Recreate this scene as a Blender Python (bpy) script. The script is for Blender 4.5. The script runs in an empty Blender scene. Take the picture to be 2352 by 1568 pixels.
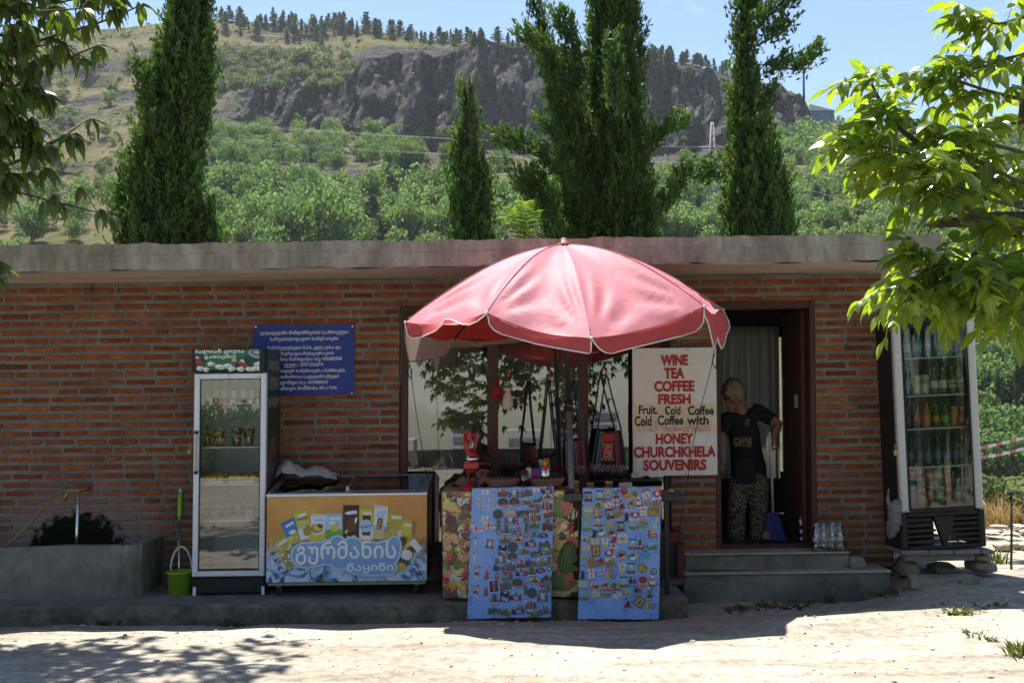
import bpy,bmesh,math,random
import numpy as np
from mathutils import Vector,Matrix,Euler
SC=bpy.context.scene
COL=SC.collection
R=math.radians
rng=random.Random(7)
nr=np.random.default_rng(11)
# ---- camera, sky, sun, exposure
F=2600.0
HOR=900.0
PITCH=math.atan((HOR-784.0)/F)
cam_d=bpy.data.cameras.new("camera")
cam=bpy.data.objects.new("camera",cam_d)
COL.objects.link(cam)
cam_d.sensor_width=36.0
cam_d.lens=36.0*F/2352.0
cam_d.clip_start=.05
cam_d.clip_end=6000
cam.location=(0,0,0)
cam.rotation_euler=(R(90)+PITCH,0,0)
SC.camera=cam
sun_vec=Vector((-.17,.37,1.0)).normalized()
SUN_EL=math.asin(sun_vec.z)
SUN_AZ=math.atan2(sun_vec.x,sun_vec.y)
w=bpy.data.worlds.new("World")
SC.world=w
w.use_nodes=True
nt=w.node_tree
nt.nodes.clear()
o_=nt.nodes.new("ShaderNodeOutputWorld")
bg=nt.nodes.new("ShaderNodeBackground")
sky=nt.nodes.new("ShaderNodeTexSky")
sky.sky_type='NISHITA'
sky.sun_disc=False
sky.sun_elevation=SUN_EL
sky.sun_rotation=SUN_AZ
sky.altitude=600
sky.air_density=1.0
sky.dust_density=.3
sky.ozone_density=4.0
# a few faint clouds low over the ridge
tc=nt.nodes.new("ShaderNodeTexCoord")
mp=nt.nodes.new("ShaderNodeMapping")
mp.inputs['Scale'].default_value=(3.0,3.0,9.0)
mp.inputs['Location'].default_value=(.35,.1,.6)
nz=nt.nodes.new("ShaderNodeTexNoise")
nz.inputs['Scale'].default_value=1.6
nz.inputs['Detail'].default_value=8
nz.inputs['Roughness'].default_value=.62
rp=nt.nodes.new("ShaderNodeValToRGB")
rp.color_ramp.elements[0].position=.58
rp.color_ramp.elements[1].position=.86
rp.color_ramp.elements[1].color=(.75,.75,.75,1)
mx=nt.nodes.new("ShaderNodeMixRGB")
mx.inputs['Color2'].default_value=(13,13.3,14,1)
nt.links.new(tc.outputs['Generated'],mp.inputs['Vector'])
nt.links.new(mp.outputs['Vector'],nz.inputs['Vector'])
nt.links.new(nz.outputs['Fac'],rp.inputs['Fac'])
nt.links.new(rp.outputs['Color'],mx.inputs['Fac'])
nt.links.new(sky.outputs['Color'],mx.inputs['Color1'])
nt.links.new(mx.outputs['Color'],bg.inputs['Color'])
bg.inputs['Strength'].default_value=.075
nt.links.new(bg.outputs['Background'],o_.inputs['Surface'])
sun_d=bpy.data.lights.new("sun",'SUN')
sun_d.energy=5.0
sun_d.angle=R(.5)
sun_d.color=(1.0,.955,.87)
sun=bpy.data.objects.new("sun",sun_d)
COL.objects.link(sun)
sun.rotation_euler=sun_vec.to_track_quat('Z','Y').to_euler()
sun.location=(0,0,30)
SC.view_settings.view_transform='Standard'
SC.view_settings.look='None'
SC.view_settings.exposure=1.38
SC.view_settings.gamma=1.0
SC.view_settings.use_curve_mapping=False
SC.cycles.max_bounces=8
SC.cycles.transparent_max_bounces=24
SC.cycles.caustics_reflective=False
SC.cycles.caustics_refractive=False
SC.cycles.sample_clamp_indirect=6
# ---- geometry helpers
K=.0126
def sh(x):
 return K*max(-9.0,min(9.0,x))
def W(x,y,z):
 """street-front coordinates to world"""
 return Vector((x,y,z+sh(x)))
CP,SP=math.cos(PITCH),math.sin(PITCH)
def U(px,py,Y):
 """a direction seen in the photograph, taken at distance Y: world point"""
 dx=(px-1176.0)/F
 dy=(784.0-py)/F
 yy=CP-SP*dy
 zz=SP+CP*dy
 s=Y/yy
 return Vector((dx*s,Y,zz*s))
def S(px,py,Y):
 """same, in street-front coordinates"""
 v=U(px,py,Y)
 v.z-=sh(v.x)
 return v
def tag(o,label=None,cat=None,group=None,kind=None):
 if label:o["label"]=label
 if cat:o["category"]=cat
 if group:o["group"]=group
 if kind:o["kind"]=kind
 return o
def empty(name,loc,label,cat,group=None):
 o=bpy.data.objects.new(name,None)
 o.empty_display_size=.1
 COL.objects.link(o)
 o.location=loc
 return tag(o,label,cat,group)
class MB:
 """collects shapes; build() links them as ONE mesh object"""
 def __init__(self,M=None,shear=True):
  self.v,self.f,self.m,self.c=[],[],[],[]
  self.M=M
  self.shear=shear
  self.smooth=[]
 def add(self,verts,faces,col=(.5,.5,.5),mat=0,smooth=False):
  b=len(self.v)
  for p in verts:
   p=Vector(p)
   if self.M is not None:
    p=self.M@p
   self.v.append(p)
  for f in faces:
   self.f.append([b+i for i in f])
   self.m.append(mat)
   self.c.append(col)
   self.smooth.append(smooth)
  return self
 def box(self,x0,x1,y0,y1,z0,z1,col=(.5,.5,.5),mat=0):
  v=[(x0,y0,z0),(x1,y0,z0),(x1,y1,z0),(x0,y1,z0),(x0,y0,z1),(x1,y0,z1),(x1,y1,z1),(x0,y1,z1)]
  f=[(0,3,2,1),(4,5,6,7),(0,1,5,4),(1,2,6,5),(2,3,7,6),(3,0,4,7)]
  return self.add(v,f,col,mat)
 def cbox(self,c,s,col=(.5,.5,.5),mat=0):
  return self.box(c[0]-s[0]/2,c[0]+s[0]/2,c[1]-s[1]/2,c[1]+s[1]/2,c[2]-s[2]/2,c[2]+s[2]/2,col,mat)
 def bevbox(self,x0,x1,y0,y1,z0,z1,b,col=(.5,.5,.5),mat=0,jit=.0,rnd=rng):
  bm=bmesh.new()
  bmesh.ops.create_cube(bm,size=1)
  for v in bm.verts:
   v.co=Vector(((x0+x1)/2+v.co.x*(x1-x0),(y0+y1)/2+v.co.y*(y1-y0),(z0+z1)/2+v.co.z*(z1-z0)))
  bmesh.ops.bevel(bm,geom=list(bm.edges),offset=b,segments=2 if b>.012 else 1,affect='EDGES',profile=.6)
  bm.verts.index_update()
  vs=[v.co+Vector((rnd.uniform(-jit,jit),rnd.uniform(-jit,jit),rnd.uniform(-jit,jit)))for v in bm.verts]
  fs=[[v.index for v in f.verts]for f in bm.faces]
  bm.free()
  return self.add(vs,fs,col,mat)
 def prism(self,pts,to3,depth,col=(.5,.5,.5),mat=0):
  """pts: 2-D outline; to3(u, v, d) gives 3-D; extruded from d=0 to d=depth"""
  n=len(pts)
  v=[to3(p[0],p[1],.0)for p in pts]+[to3(p[0],p[1],depth)for p in pts]
  f=[list(range(n))[::-1],list(range(n,2*n))]
  for i in range(n):
   j=(i+1)%n
   f.append((i,j,n+j,n+i))
  return self.add(v,f,col,mat)
 def lathe(self,prof,c=(0,0,0),n=12,cols=None,col=(.5,.5,.5),mat=0,smooth=True,mats=None,axis=None):
  v,f=[],[]
  cs,ms=[],[]
  for r,z in prof:
   for i in range(n):
    a=2*math.pi*i/n
    p=Vector((r*math.cos(a),r*math.sin(a),z))
    if axis is not None:
     p=axis@p
    v.append((c[0]+p.x,c[1]+p.y,c[2]+p.z))
  for k in range(len(prof)-1):
   for i in range(n):
    j=(i+1)%n
    f.append((k*n+i,k*n+j,(k+1)*n+j,(k+1)*n+i))
    cs.append(cols[k]if cols else col)
    ms.append(mats[k]if mats else mat)
  b=len(self.v)
  self.add(v,[],col,mat)
  for ff,cc,mm in zip(f,cs,ms):
   self.f.append([b+i for i in ff]);self.m.append(mm);self.c.append(cc);self.smooth.append(smooth)
  for k,rev in((0,True),(len(prof)-1,False)):
   if prof[k][0]>1e-5:
    ring=[b+k*n+i for i in range(n)]
    self.f.append(ring[::-1]if rev else ring)
    self.m.append(ms[0]if rev else ms[-1]);self.c.append(cs[0]if rev else cs[-1]);self.smooth.append(False)
  return self
 def tube(self,pts,rad,n=8,col=(.5,.5,.5),mat=0,smooth=True,flat=1.0,ref=None):
  pts=[Vector(p)for p in pts]
  if flat!=1.0 and ref is None:ref=Vector((1,0,0))
  if not hasattr(rad,'__len__'):
   rad=[rad]*len(pts)
  b=len(self.v)
  v,f=[],[]
  up=Vector((0,0,1))
  prev=None
  for i,p in enumerate(pts):
   d=(pts[min(i+1,len(pts)-1)]-pts[max(i-1,0)])
   if d.length<1e-9:d=Vector((0,0,1))
   d.normalize()
   if ref is not None:
    a=ref-d*ref.dot(d)
    a=a.normalized()if a.length>.05 else d.orthogonal().normalized()
   elif prev is None:
    a=d.cross(up if abs(d.z)<.95 else Vector((0,1,0))).normalized()
   else:
    a=(prev-d*prev.dot(d))
    a=a.normalized()if a.length>1e-6 else d.orthogonal().normalized()
   prev=a
   bb=d.cross(a)
   for k in range(n):
    t=2*math.pi*k/n
    v.append(p+a*(rad[i]*math.cos(t))+bb*(rad[i]*flat*math.sin(t)))
  for i in range(len(pts)-1):
   for k in range(n):
    j=(k+1)%n
    f.append((i*n+k,i*n+j,(i+1)*n+j,(i+1)*n+k))
  f.append(list(range(n))[::-1])
  f.append([(len(pts)-1)*n+k for k in range(n)])
  return self.add(v,f,col,mat,smooth)
 def ball(self,c,r,n=10,m=6,col=(.5,.5,.5),mat=0,s=(1,1,1)):
  prof=[(max(1e-4,r*math.sin(math.pi*i/m))if 0<i<m else.0,-r*math.cos(math.pi*i/m))for i in range(m+1)]
  b=len(self.v)
  v,f=[],[]
  for rr,z in prof:
   for i in range(n):
    a=2*math.pi*i/n
    v.append((c[0]+rr*math.cos(a)*s[0],c[1]+rr*math.sin(a)*s[1],c[2]+z*s[2]))
  for k in range(m):
   for i in range(n):
    j=(i+1)%n
    f.append((k*n+i,k*n+j,(k+1)*n+j,(k+1)*n+i))
  return self.add(v,f,col,mat,True)
 def sheet(self,grid,thick=.0,col=(.5,.5,.5),mat=0,smooth=True):
  """grid: list of rows of 3-D points"""
  nr_,nc_=len(grid),len(grid[0])
  v=[p for row in grid for p in row]
  f=[]
  for i in range(nr_-1):
   for j in range(nc_-1):
    f.append((i*nc_+j,i*nc_+j+1,(i+1)*nc_+j+1,(i+1)*nc_+j))
  return self.add(v,f,col,mat,smooth)
 def mesh(self,name,origin=(0,0,0)):
  o=Vector(origin)
  vs=[]
  for p in self.v:
   q=W(p.x,p.y,p.z)if self.shear else p
   vs.append(tuple(q-o))
  me=bpy.data.meshes.new(name)
  me.from_pydata(vs,[],self.f)
  me.polygons.foreach_set("material_index",self.m)
  me.polygons.foreach_set("use_smooth",self.smooth)
  ca=me.color_attributes.new("Col",'FLOAT_COLOR','CORNER')
  arr=np.ones((len(me.loops),4),dtype=np.float32)
  i=0
  for f,c in zip(self.f,self.c):
   arr[i:i+len(f),:3]=c
   i+=len(f)
  ca.data.foreach_set("color",arr.ravel())
  me.update()
  return me
 def build(self,name,mat,parent=None,origin=None):
  if origin is None:
   origin=parent_origin(parent)if parent is not None else(0,0,0)
  me=self.mesh(name,origin)
  for m_ in(mat if isinstance(mat,(list,tuple))else[mat]):
   me.materials.append(m_)
  o=bpy.data.objects.new(name,me)
  COL.objects.link(o)
  if parent is None:
   o.location=origin
  else:
   o.parent=parent
  return o
def parent_origin(p):
 o=Vector((0,0,0))
 while p is not None:
  o+=Vector(p.location)
  p=p.parent
 return o
def single(mb,name,mat,origin,label,cat,group=None,kind=None):
 o=mb.build(name,mat,None,origin)
 return tag(o,label,cat,group,kind)
def inst(name,me,loc,rot=(0,0,0),scale=(1,1,1),parent=None):
 o=bpy.data.objects.new(name,me)
 COL.objects.link(o)
 o.location=loc
 o.rotation_euler=rot
 o.scale=scale
 if parent is not None:
  o.parent=parent
 return o
def np_mesh(name,verts,faces,cols=None,mats=None,smooth=False):
 """verts (n,3), faces (m,k) arrays"""
 me=bpy.data.meshes.new(name)
 n,(m,k)=len(verts),faces.shape
 me.vertices.add(n)
 me.vertices.foreach_set("co",np.asarray(verts,np.float32).ravel())
 me.loops.add(m*k)
 me.loops.foreach_set("vertex_index",faces.astype(np.int32).ravel())
 me.polygons.add(m)
 me.polygons.foreach_set("loop_start",np.arange(0,m*k,k,dtype=np.int32))
 me.polygons.foreach_set("loop_total",np.full(m,k,dtype=np.int32))
 me.polygons.foreach_set("use_smooth",np.full(m,smooth,dtype=bool))
 if cols is not None:
  ca=me.color_attributes.new("Col",'FLOAT_COLOR','POINT')
  a=np.ones((n,4),np.float32)
  a[:,:3]=cols
  ca.data.foreach_set("color",a.ravel())
 me.update(calc_edges=True)
 me.validate()
 return me
def text_mesh(body,size,offset=.0,align='CENTER',spacing=1.0,xs=1.0):
 """lettering as a flat mesh in the XZ plane (facing -Y), about 0,0"""
 cu=bpy.data.curves.new("lettering",'FONT')
 cu.body=body
 cu.size=size
 cu.offset=offset
 cu.align_x=align
 cu.align_y='CENTER'
 cu.space_character=spacing
 cu.resolution_u=3
 o=bpy.data.objects.new("lettering",cu)
 COL.objects.link(o)
 dg=bpy.context.evaluated_depsgraph_get()
 me=bpy.data.meshes.new_from_object(o.evaluated_get(dg))
 bpy.data.objects.remove(o)
 bpy.data.curves.remove(cu)
 me.transform(Matrix.Rotation(R(90),4,'X')@Matrix.Diagonal((xs,1,1,1)))
 return me
def lettering(body,size,M,mat,parent,offset=.0,align='CENTER',width=None,height=None,spacing=1.0,name="lettering",bold=.0):
 """M places the lettering plane (x right, z up) in street-front space"""
 me=text_mesh(body,size,offset,align,spacing)
 if len(me.vertices)==0:
  return None
 xs=[v.co.x for v in me.vertices];zs=[v.co.z for v in me.vertices]
 cx,cz=(min(xs)+max(xs))/2,(min(zs)+max(zs))/2
 sx=(width/(max(xs)-min(xs)))if width else 1.0
 sz=(height/(max(zs)-min(zs)))if height else(sx if width else 1.0)
 if height and not width:sx=sz
 org=parent_origin(parent)
 for v in me.vertices:
  x=(v.co.x-(cx if(width or height)and align=='CENTER' else 0))*sx
  z=(v.co.z-(cz if(width or height)else 0))*sz
  p=M@Vector((x,0,z))
  v.co=W(p.x,p.y,p.z)-org
 if bold:
  vs=[v.co.copy()for v in me.vertices]
  fs=[list(p.vertices)for p in me.polygons]
  n0=len(vs)
  av,af=list(vs),list(fs)
  for q,(bx,bz_)in enumerate(((bold,0),(bold*.5,bold*.6),(bold*.5,-bold*.6))):
   off=M.to_3x3()@Vector((bx,-.00012*(q+1),bz_))
   av+=[v+off for v in vs]
   af+=[[i+n0*(q+1)for i in f]for f in fs]
  me=bpy.data.meshes.new(name)
  me.from_pydata([tuple(v)for v in av],[],af)
  me.update()
 me.name=name
 me.materials.append(mat)
 o=bpy.data.objects.new(name,me)
 COL.objects.link(o)
 o.parent=parent
 return o
# ---- materials
MATS={}
def _n(nt,t,**kw):
 n=nt.nodes.new(t)
 for k,v in kw.items():
  if k.startswith('_'):
   setattr(n,k[1:],v)
  else:
   n.inputs[k].default_value=v
 return n
def mat(name,col=(.5,.5,.5),rough=.7,metal=.0,var=.15,scale=6.0,bump=.0,bscale=60.0,col2=None,spec=.3,attr=False,transl=.0,det=5.0,stretch=None,tcol=None):
 if name in MATS:
  return MATS[name]
 m=bpy.data.materials.new(name)
 m.use_nodes=True
 nt=m.node_tree
 L=nt.links
 bs=nt.nodes['Principled BSDF']
 bs.inputs['Roughness'].default_value=rough
 bs.inputs['Metallic'].default_value=metal
 bs.inputs['Specular IOR Level'].default_value=spec
 tc=_n(nt,'ShaderNodeTexCoord')
 src=tc.outputs['Object']
 if stretch:
  mp=_n(nt,'ShaderNodeMapping',Scale=stretch)
  L.new(src,mp.inputs['Vector'])
  src=mp.outputs['Vector']
 nz=_n(nt,'ShaderNodeTexNoise',Scale=scale,Detail=det,Roughness=.6)
 L.new(src,nz.inputs['Vector'])
 if attr:
  at=_n(nt,'ShaderNodeAttribute',_attribute_name="Col")
  base=at.outputs['Color']
 else:
  cn=_n(nt,'ShaderNodeRGB')
  cn.outputs[0].default_value=(*col,1)
  base=cn.outputs[0]
 if col2 is not None:
  rp=_n(nt,'ShaderNodeValToRGB')
  rp.color_ramp.elements[0].position=.38
  rp.color_ramp.elements[1].position=.62
  L.new(nz.outputs['Fac'],rp.inputs['Fac'])
  mx=_n(nt,'ShaderNodeMixRGB',Color2=(*col2,1))
  L.new(rp.outputs['Color'],mx.inputs['Fac'])
  L.new(base,mx.inputs['Color1'])
  base=mx.outputs['Color']
 if var>0:
  nz2=_n(nt,'ShaderNodeTexNoise',Scale=scale*3.7,Detail=4.0)
  L.new(src,nz2.inputs['Vector'])
  mr=_n(nt,'ShaderNodeMapRange')
  mr.inputs['From Min'].default_value=.25
  mr.inputs['From Max'].default_value=.75
  mr.inputs['To Min'].default_value=1-var
  mr.inputs['To Max'].default_value=1+var
  L.new(nz2.outputs['Fac'],mr.inputs['Value'])
  mu=_n(nt,'ShaderNodeVectorMath',_operation='SCALE')
  L.new(base,mu.inputs[0])
  L.new(mr.outputs['Result'],mu.inputs['Scale'])
  base=mu.outputs['Vector']
 L.new(base,bs.inputs['Base Color'])
 if bump>0:
  nb=_n(nt,'ShaderNodeTexNoise',Scale=bscale,Detail=6.0)
  L.new(src,nb.inputs['Vector'])
  bp=_n(nt,'ShaderNodeBump',Strength=bump,Distance=.02)
  L.new(nb.outputs['Fac'],bp.inputs['Height'])
  L.new(bp.outputs['Normal'],bs.inputs['Normal'])
 if transl>0:
  tr=_n(nt,'ShaderNodeBsdfTranslucent')
  if tcol is not None:
   mm=_n(nt,'ShaderNodeMixRGB',_blend_type='MULTIPLY',Fac=1.0,Color2=(*tcol,1))
   L.new(base,mm.inputs['Color1'])
   L.new(mm.outputs['Color'],tr.inputs['Color'])
  else:
   L.new(base,tr.inputs['Color'])
  ms=_n(nt,'ShaderNodeMixShader',Fac=transl)
  L.new(bs.outputs[0],ms.inputs[1])
  L.new(tr.outputs[0],ms.inputs[2])
  L.new(ms.outputs[0],nt.nodes['Material Output'].inputs['Surface'])
 MATS[name]=m
 return m
def glass(name,tint=(.9,.95,.93),refl=.12,rough=.0,bump=.0,bscale=3.0,stretch=(1,1,1)):
 if name in MATS:
  return MATS[name]
 m=bpy.data.materials.new(name)
 m.use_nodes=True
 nt=m.node_tree
 L=nt.links
 nt.nodes.remove(nt.nodes['Principled BSDF'])
 tr=_n(nt,'ShaderNodeBsdfTransparent',Color=(*tint,1))
 gl=_n(nt,'ShaderNodeBsdfGlossy',Color=(1,1,1,1),Roughness=rough)
 fr=_n(nt,'ShaderNodeFresnel',IOR=1.5)
 ad=_n(nt,'ShaderNodeMath',_operation='ADD',_use_clamp=True)
 ad.inputs[1].default_value=refl
 L.new(fr.outputs[0],ad.inputs[0])
 ms=_n(nt,'ShaderNodeMixShader')
 L.new(ad.outputs[0],ms.inputs[0])
 L.new(tr.outputs[0],ms.inputs[1])
 L.new(gl.outputs[0],ms.inputs[2])
 L.new(ms.outputs[0],nt.nodes['Material Output'].inputs['Surface'])
 if bump>0:
  tc=_n(nt,'ShaderNodeTexCoord')
  mp=_n(nt,'ShaderNodeMapping',Scale=stretch)
  L.new(tc.outputs['Object'],mp.inputs['Vector'])
  nb=_n(nt,'ShaderNodeTexNoise',Scale=bscale,Detail=2.0)
  L.new(mp.outputs['Vector'],nb.inputs['Vector'])
  bp=_n(nt,'ShaderNodeBump',Strength=bump,Distance=.02)
  L.new(nb.outputs['Fac'],bp.inputs['Height'])
  L.new(bp.outputs['Normal'],gl.inputs['Normal'])
  L.new(bp.outputs['Normal'],fr.inputs['Normal'])
 MATS[name]=m
 return m
paint=mat("painted_surface",attr=True,rough=.5,var=.08,scale=9)
gloss=mat("glossy_painted",attr=True,rough=.22,var=.05,scale=9,spec=.5)
cloth_m=mat("woven_cloth",attr=True,rough=.9,var=.18,scale=25,bump=.3,bscale=160)
print_m=mat("printed_sheet",attr=True,rough=.35,var=.10,scale=14,spec=.4)
chrome=mat("steel",(.62,.62,.6),rough=.22,metal=1.0,var=.05)
darkm=mat("dark_metal",(.035,.035,.037),rough=.45,metal=.4,var=.2)
blackp=mat("black_plastic",(.012,.012,.013),rough=.4,var=.2)
whitep=mat("white_enamel",(.70,.71,.72),rough=.35,var=.06)
frame_al=mat("pale_metal_trim",(.62,.63,.66),rough=.38,metal=.15,var=.06)
wood_dark=mat("dark_brown_wood",(.060,.022,.012),rough=.5,var=.3,scale=5,stretch=(8,8,.7),bump=.1)
# ---- ground
def smooth(a,b,x):
 t=np.clip((x-a)/(b-a),0,1)
 return t*t*(3-2*t)
_ph=nr.uniform(0,6.28,(24,))
_kx=nr.uniform(.6,9.0,(24,))*nr.choice([-1,1],24)
_ky=nr.uniform(.6,9.0,(24,))
def bumps(x,y):
 s=0
 for k in range(24):
  s=s+np.sin(_kx[k]*x+_ky[k]*y+_ph[k])/(1.0+abs(_kx[k])+_ky[k])
 return s
def ground_z(x,y):
 """height of the road and verge, street-front coordinates"""
 x=np.asarray(x,float);y=np.asarray(y,float)
 z=np.interp(y,[-400,-60,-8,-5.5,-4.5,6.5,7.5,8.25,9.3,14.2,15.5,22,60,90],[-60,-24,-4.0,-2.6,-1.62,-1.60,-1.62,-1.695,-1.86,-1.86,-2.0,-5,-22,-24])
 right=np.interp(y,[-400,-60,-8,-5.5,-4.5,6.5,7.5,8.25,9.3,14.2,15.5,22,60,90],[-60,-24,-4.0,-2.6,-1.62,-1.60,-1.60,-1.62,-1.66,-1.66,-1.9,-5,-22,-24])
 sft=smooth(8.5,9.4,y)
 tt_=np.clip((x-(1.5+1.45*sft))/(2.2-1.5*sft),0,1)
 t=tt_*tt_*(3-2*tt_)
 z=z*(1-t)+right*t
 near=smooth(-2,3,y)*(1-smooth(13,15,y))
 z=z+near*(bumps(x,y)*.016+bumps(x*3.1+5,y*3.1)*.005)
 d=(y-(8.55+.42*(x-2.6)))
 z=z+.035*smooth(.09,-.02,np.abs(d+.25)-.25)*smooth(1.5,1.9,x)*smooth(4.3,3.6,x)
 return z
def axis(parts):
 a=[]
 for s,e,n in parts:
  a+=list(np.linspace(s,e,n,endpoint=False))
 a.append(parts[-1][1])
 return np.array(a)
gx=axis([(-500,-60,8),(-60,-9,20),(-9,-5.2,20),(-5.2,5.4,300),(5.4,12,30),(12,60,12),(60,500,8)])
gy=axis([(-400,-60,8),(-60,-8,14),(-8,5.4,40),(5.4,10.2,190),(10.2,14.5,60),(14.5,24,14),(24,92,10)])
GX,GY=np.meshgrid(gx,gy)
GZ=ground_z(GX,GY)
GS=K*np.clip(GX,-9,9)
nx,ny=len(gx),len(gy)
idx=np.arange(nx*ny).reshape(ny,nx)
gf=np.stack([idx[:-1,:-1].ravel(),idx[:-1,1:].ravel(),idx[1:,1:].ravel(),idx[1:,:-1].ravel()],1)
gme=np_mesh("ground",np.stack([GX.ravel(),GY.ravel(),(GZ+GS).ravel()],1),gf,smooth=True)
def ground_mat():
 m=bpy.data.materials.new("dusty_ground")
 m.use_nodes=True
 nt=m.node_tree;L=nt.links
 bs=nt.nodes['Principled BSDF']
 bs.inputs['Roughness'].default_value=.95
 bs.inputs['Specular IOR Level'].default_value=.1
 tc=_n(nt,'ShaderNodeTexCoord')
 n1=_n(nt,'ShaderNodeTexNoise',Scale=.9,Detail=7.0,Roughness=.6)
 n2=_n(nt,'ShaderNodeTexNoise',Scale=14.0,Detail=6.0,Roughness=.7)
 vo=_n(nt,'ShaderNodeTexVoronoi',Scale=55.0)
 for n in(n1,n2,vo):
  L.new(tc.outputs['Object'],n.inputs['Vector'])
 rp=_n(nt,'ShaderNodeValToRGB')
 e=rp.color_ramp.elements
 e[0].position=.33;e[0].color=(.31,.272,.222,1)
 e[1].position=.66;e[1].color=(.42,.383,.322,1)
 L.new(n1.outputs['Fac'],rp.inputs['Fac'])
 rp2=_n(nt,'ShaderNodeValToRGB')
 rp2.color_ramp.elements[0].position=.36;rp2.color_ramp.elements[0].color=(.62,.62,.64,1)
 rp2.color_ramp.elements[1].position=.62;rp2.color_ramp.elements[1].color=(1.05,1.05,1.03,1)
 L.new(n2.outputs['Fac'],rp2.inputs['Fac'])
 mu=_n(nt,'ShaderNodeMixRGB',_blend_type='MULTIPLY',Fac=1.0)
 L.new(rp.outputs['Color'],mu.inputs['Color1']);L.new(rp2.outputs['Color'],mu.inputs['Color2'])
 mpt=_n(nt,'ShaderNodeMapping',Scale=(.22,2.6,1.0));L.new(tc.outputs['Object'],mpt.inputs['Vector'])
 n3=_n(nt,'ShaderNodeTexNoise',Scale=1.7,Detail=6.0,Roughness=.65);L.new(mpt.outputs['Vector'],n3.inputs['Vector'])
 rp3=_n(nt,'ShaderNodeValToRGB')
 rp3.color_ramp.elements[0].position=.40;rp3.color_ramp.elements[0].color=(.80,.78,.76,1)
 rp3.color_ramp.elements[1].position=.56;rp3.color_ramp.elements[1].color=(1.04,1.04,1.04,1)
 L.new(n3.outputs['Fac'],rp3.inputs['Fac'])
 mu3=_n(nt,'ShaderNodeMixRGB',_blend_type='MULTIPLY',Fac=1.0)
 L.new(mu.outputs['Color'],mu3.inputs['Color1']);L.new(rp3.outputs['Color'],mu3.inputs['Color2'])
 L.new(mu3.outputs['Color'],bs.inputs['Base Color'])
 ad=_n(nt,'ShaderNodeMath',_operation='MULTIPLY_ADD')
 ad.inputs[1].default_value=.5
 L.new(vo.outputs['Distance'],ad.inputs[0]);L.new(n2.outputs['Fac'],ad.inputs[2])
 bp=_n(nt,'ShaderNodeBump',Strength=.38,Distance=.02)
 L.new(ad.outputs[0],bp.inputs['Height']);L.new(bp.outputs['Normal'],bs.inputs['Normal'])
 return m
gme.materials.append(ground_mat())
ground=bpy.data.objects.new("ground",gme)
COL.objects.link(ground)
tag(ground,"pale dusty road and trodden verge in front of the brick shop",None,None,"structure")
def gz(x,y):
 """world ground height"""
 return float(ground_z(x,y))+sh(x)
# loose stones
def stones(n,xr,yr,sr,seed):
 r=np.random.default_rng(seed)
 mb=MB(shear=False)
 for i in range(n):
  x,y=r.uniform(*xr),r.uniform(*yr)
  s=sr[0]*(sr[1]/sr[0])**(r.random()**2.2)
  g=r.uniform(.22,.42)
  c=(g,g*.92,g*.8)
  a,b,h=s*r.uniform(.7,1.4),s*r.uniform(.7,1.3),s*r.uniform(.4,.8)
  t=r.uniform(0,6.28)
  z=gz(x,y)-h*.2
  vs=[]
  for k in range(6):
   q=t+k*1.047+r.uniform(-.2,.2)
   vs.append((x+a*math.cos(q)*math.cos(t)-b*math.sin(q)*math.sin(t),y+b*math.sin(q),z))
  for k in range(4):
   q=t+k*1.57+r.uniform(-.3,.3)
   vs.append((x+.55*a*math.cos(q),y+.55*b*math.sin(q),z+h*r.uniform(.8,1.1)))
  mb.add(vs,[(6,7,8,9),(0,1,6),(1,7,6),(1,2,7),(2,3,8,7),(3,4,8),(4,9,8),(4,5,9),(5,0,6,9)],c)
 return mb
pebble_m=mat("pebble_stone",attr=True,rough=.9,var=.15,scale=20)
single(stones(1500,(-4.6,4.9),(5.9,9.3),(.006,.024),3),"gravel",pebble_m,(0,0,0),"loose gravel strewn over the dusty road",None,None,"stuff")
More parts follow.
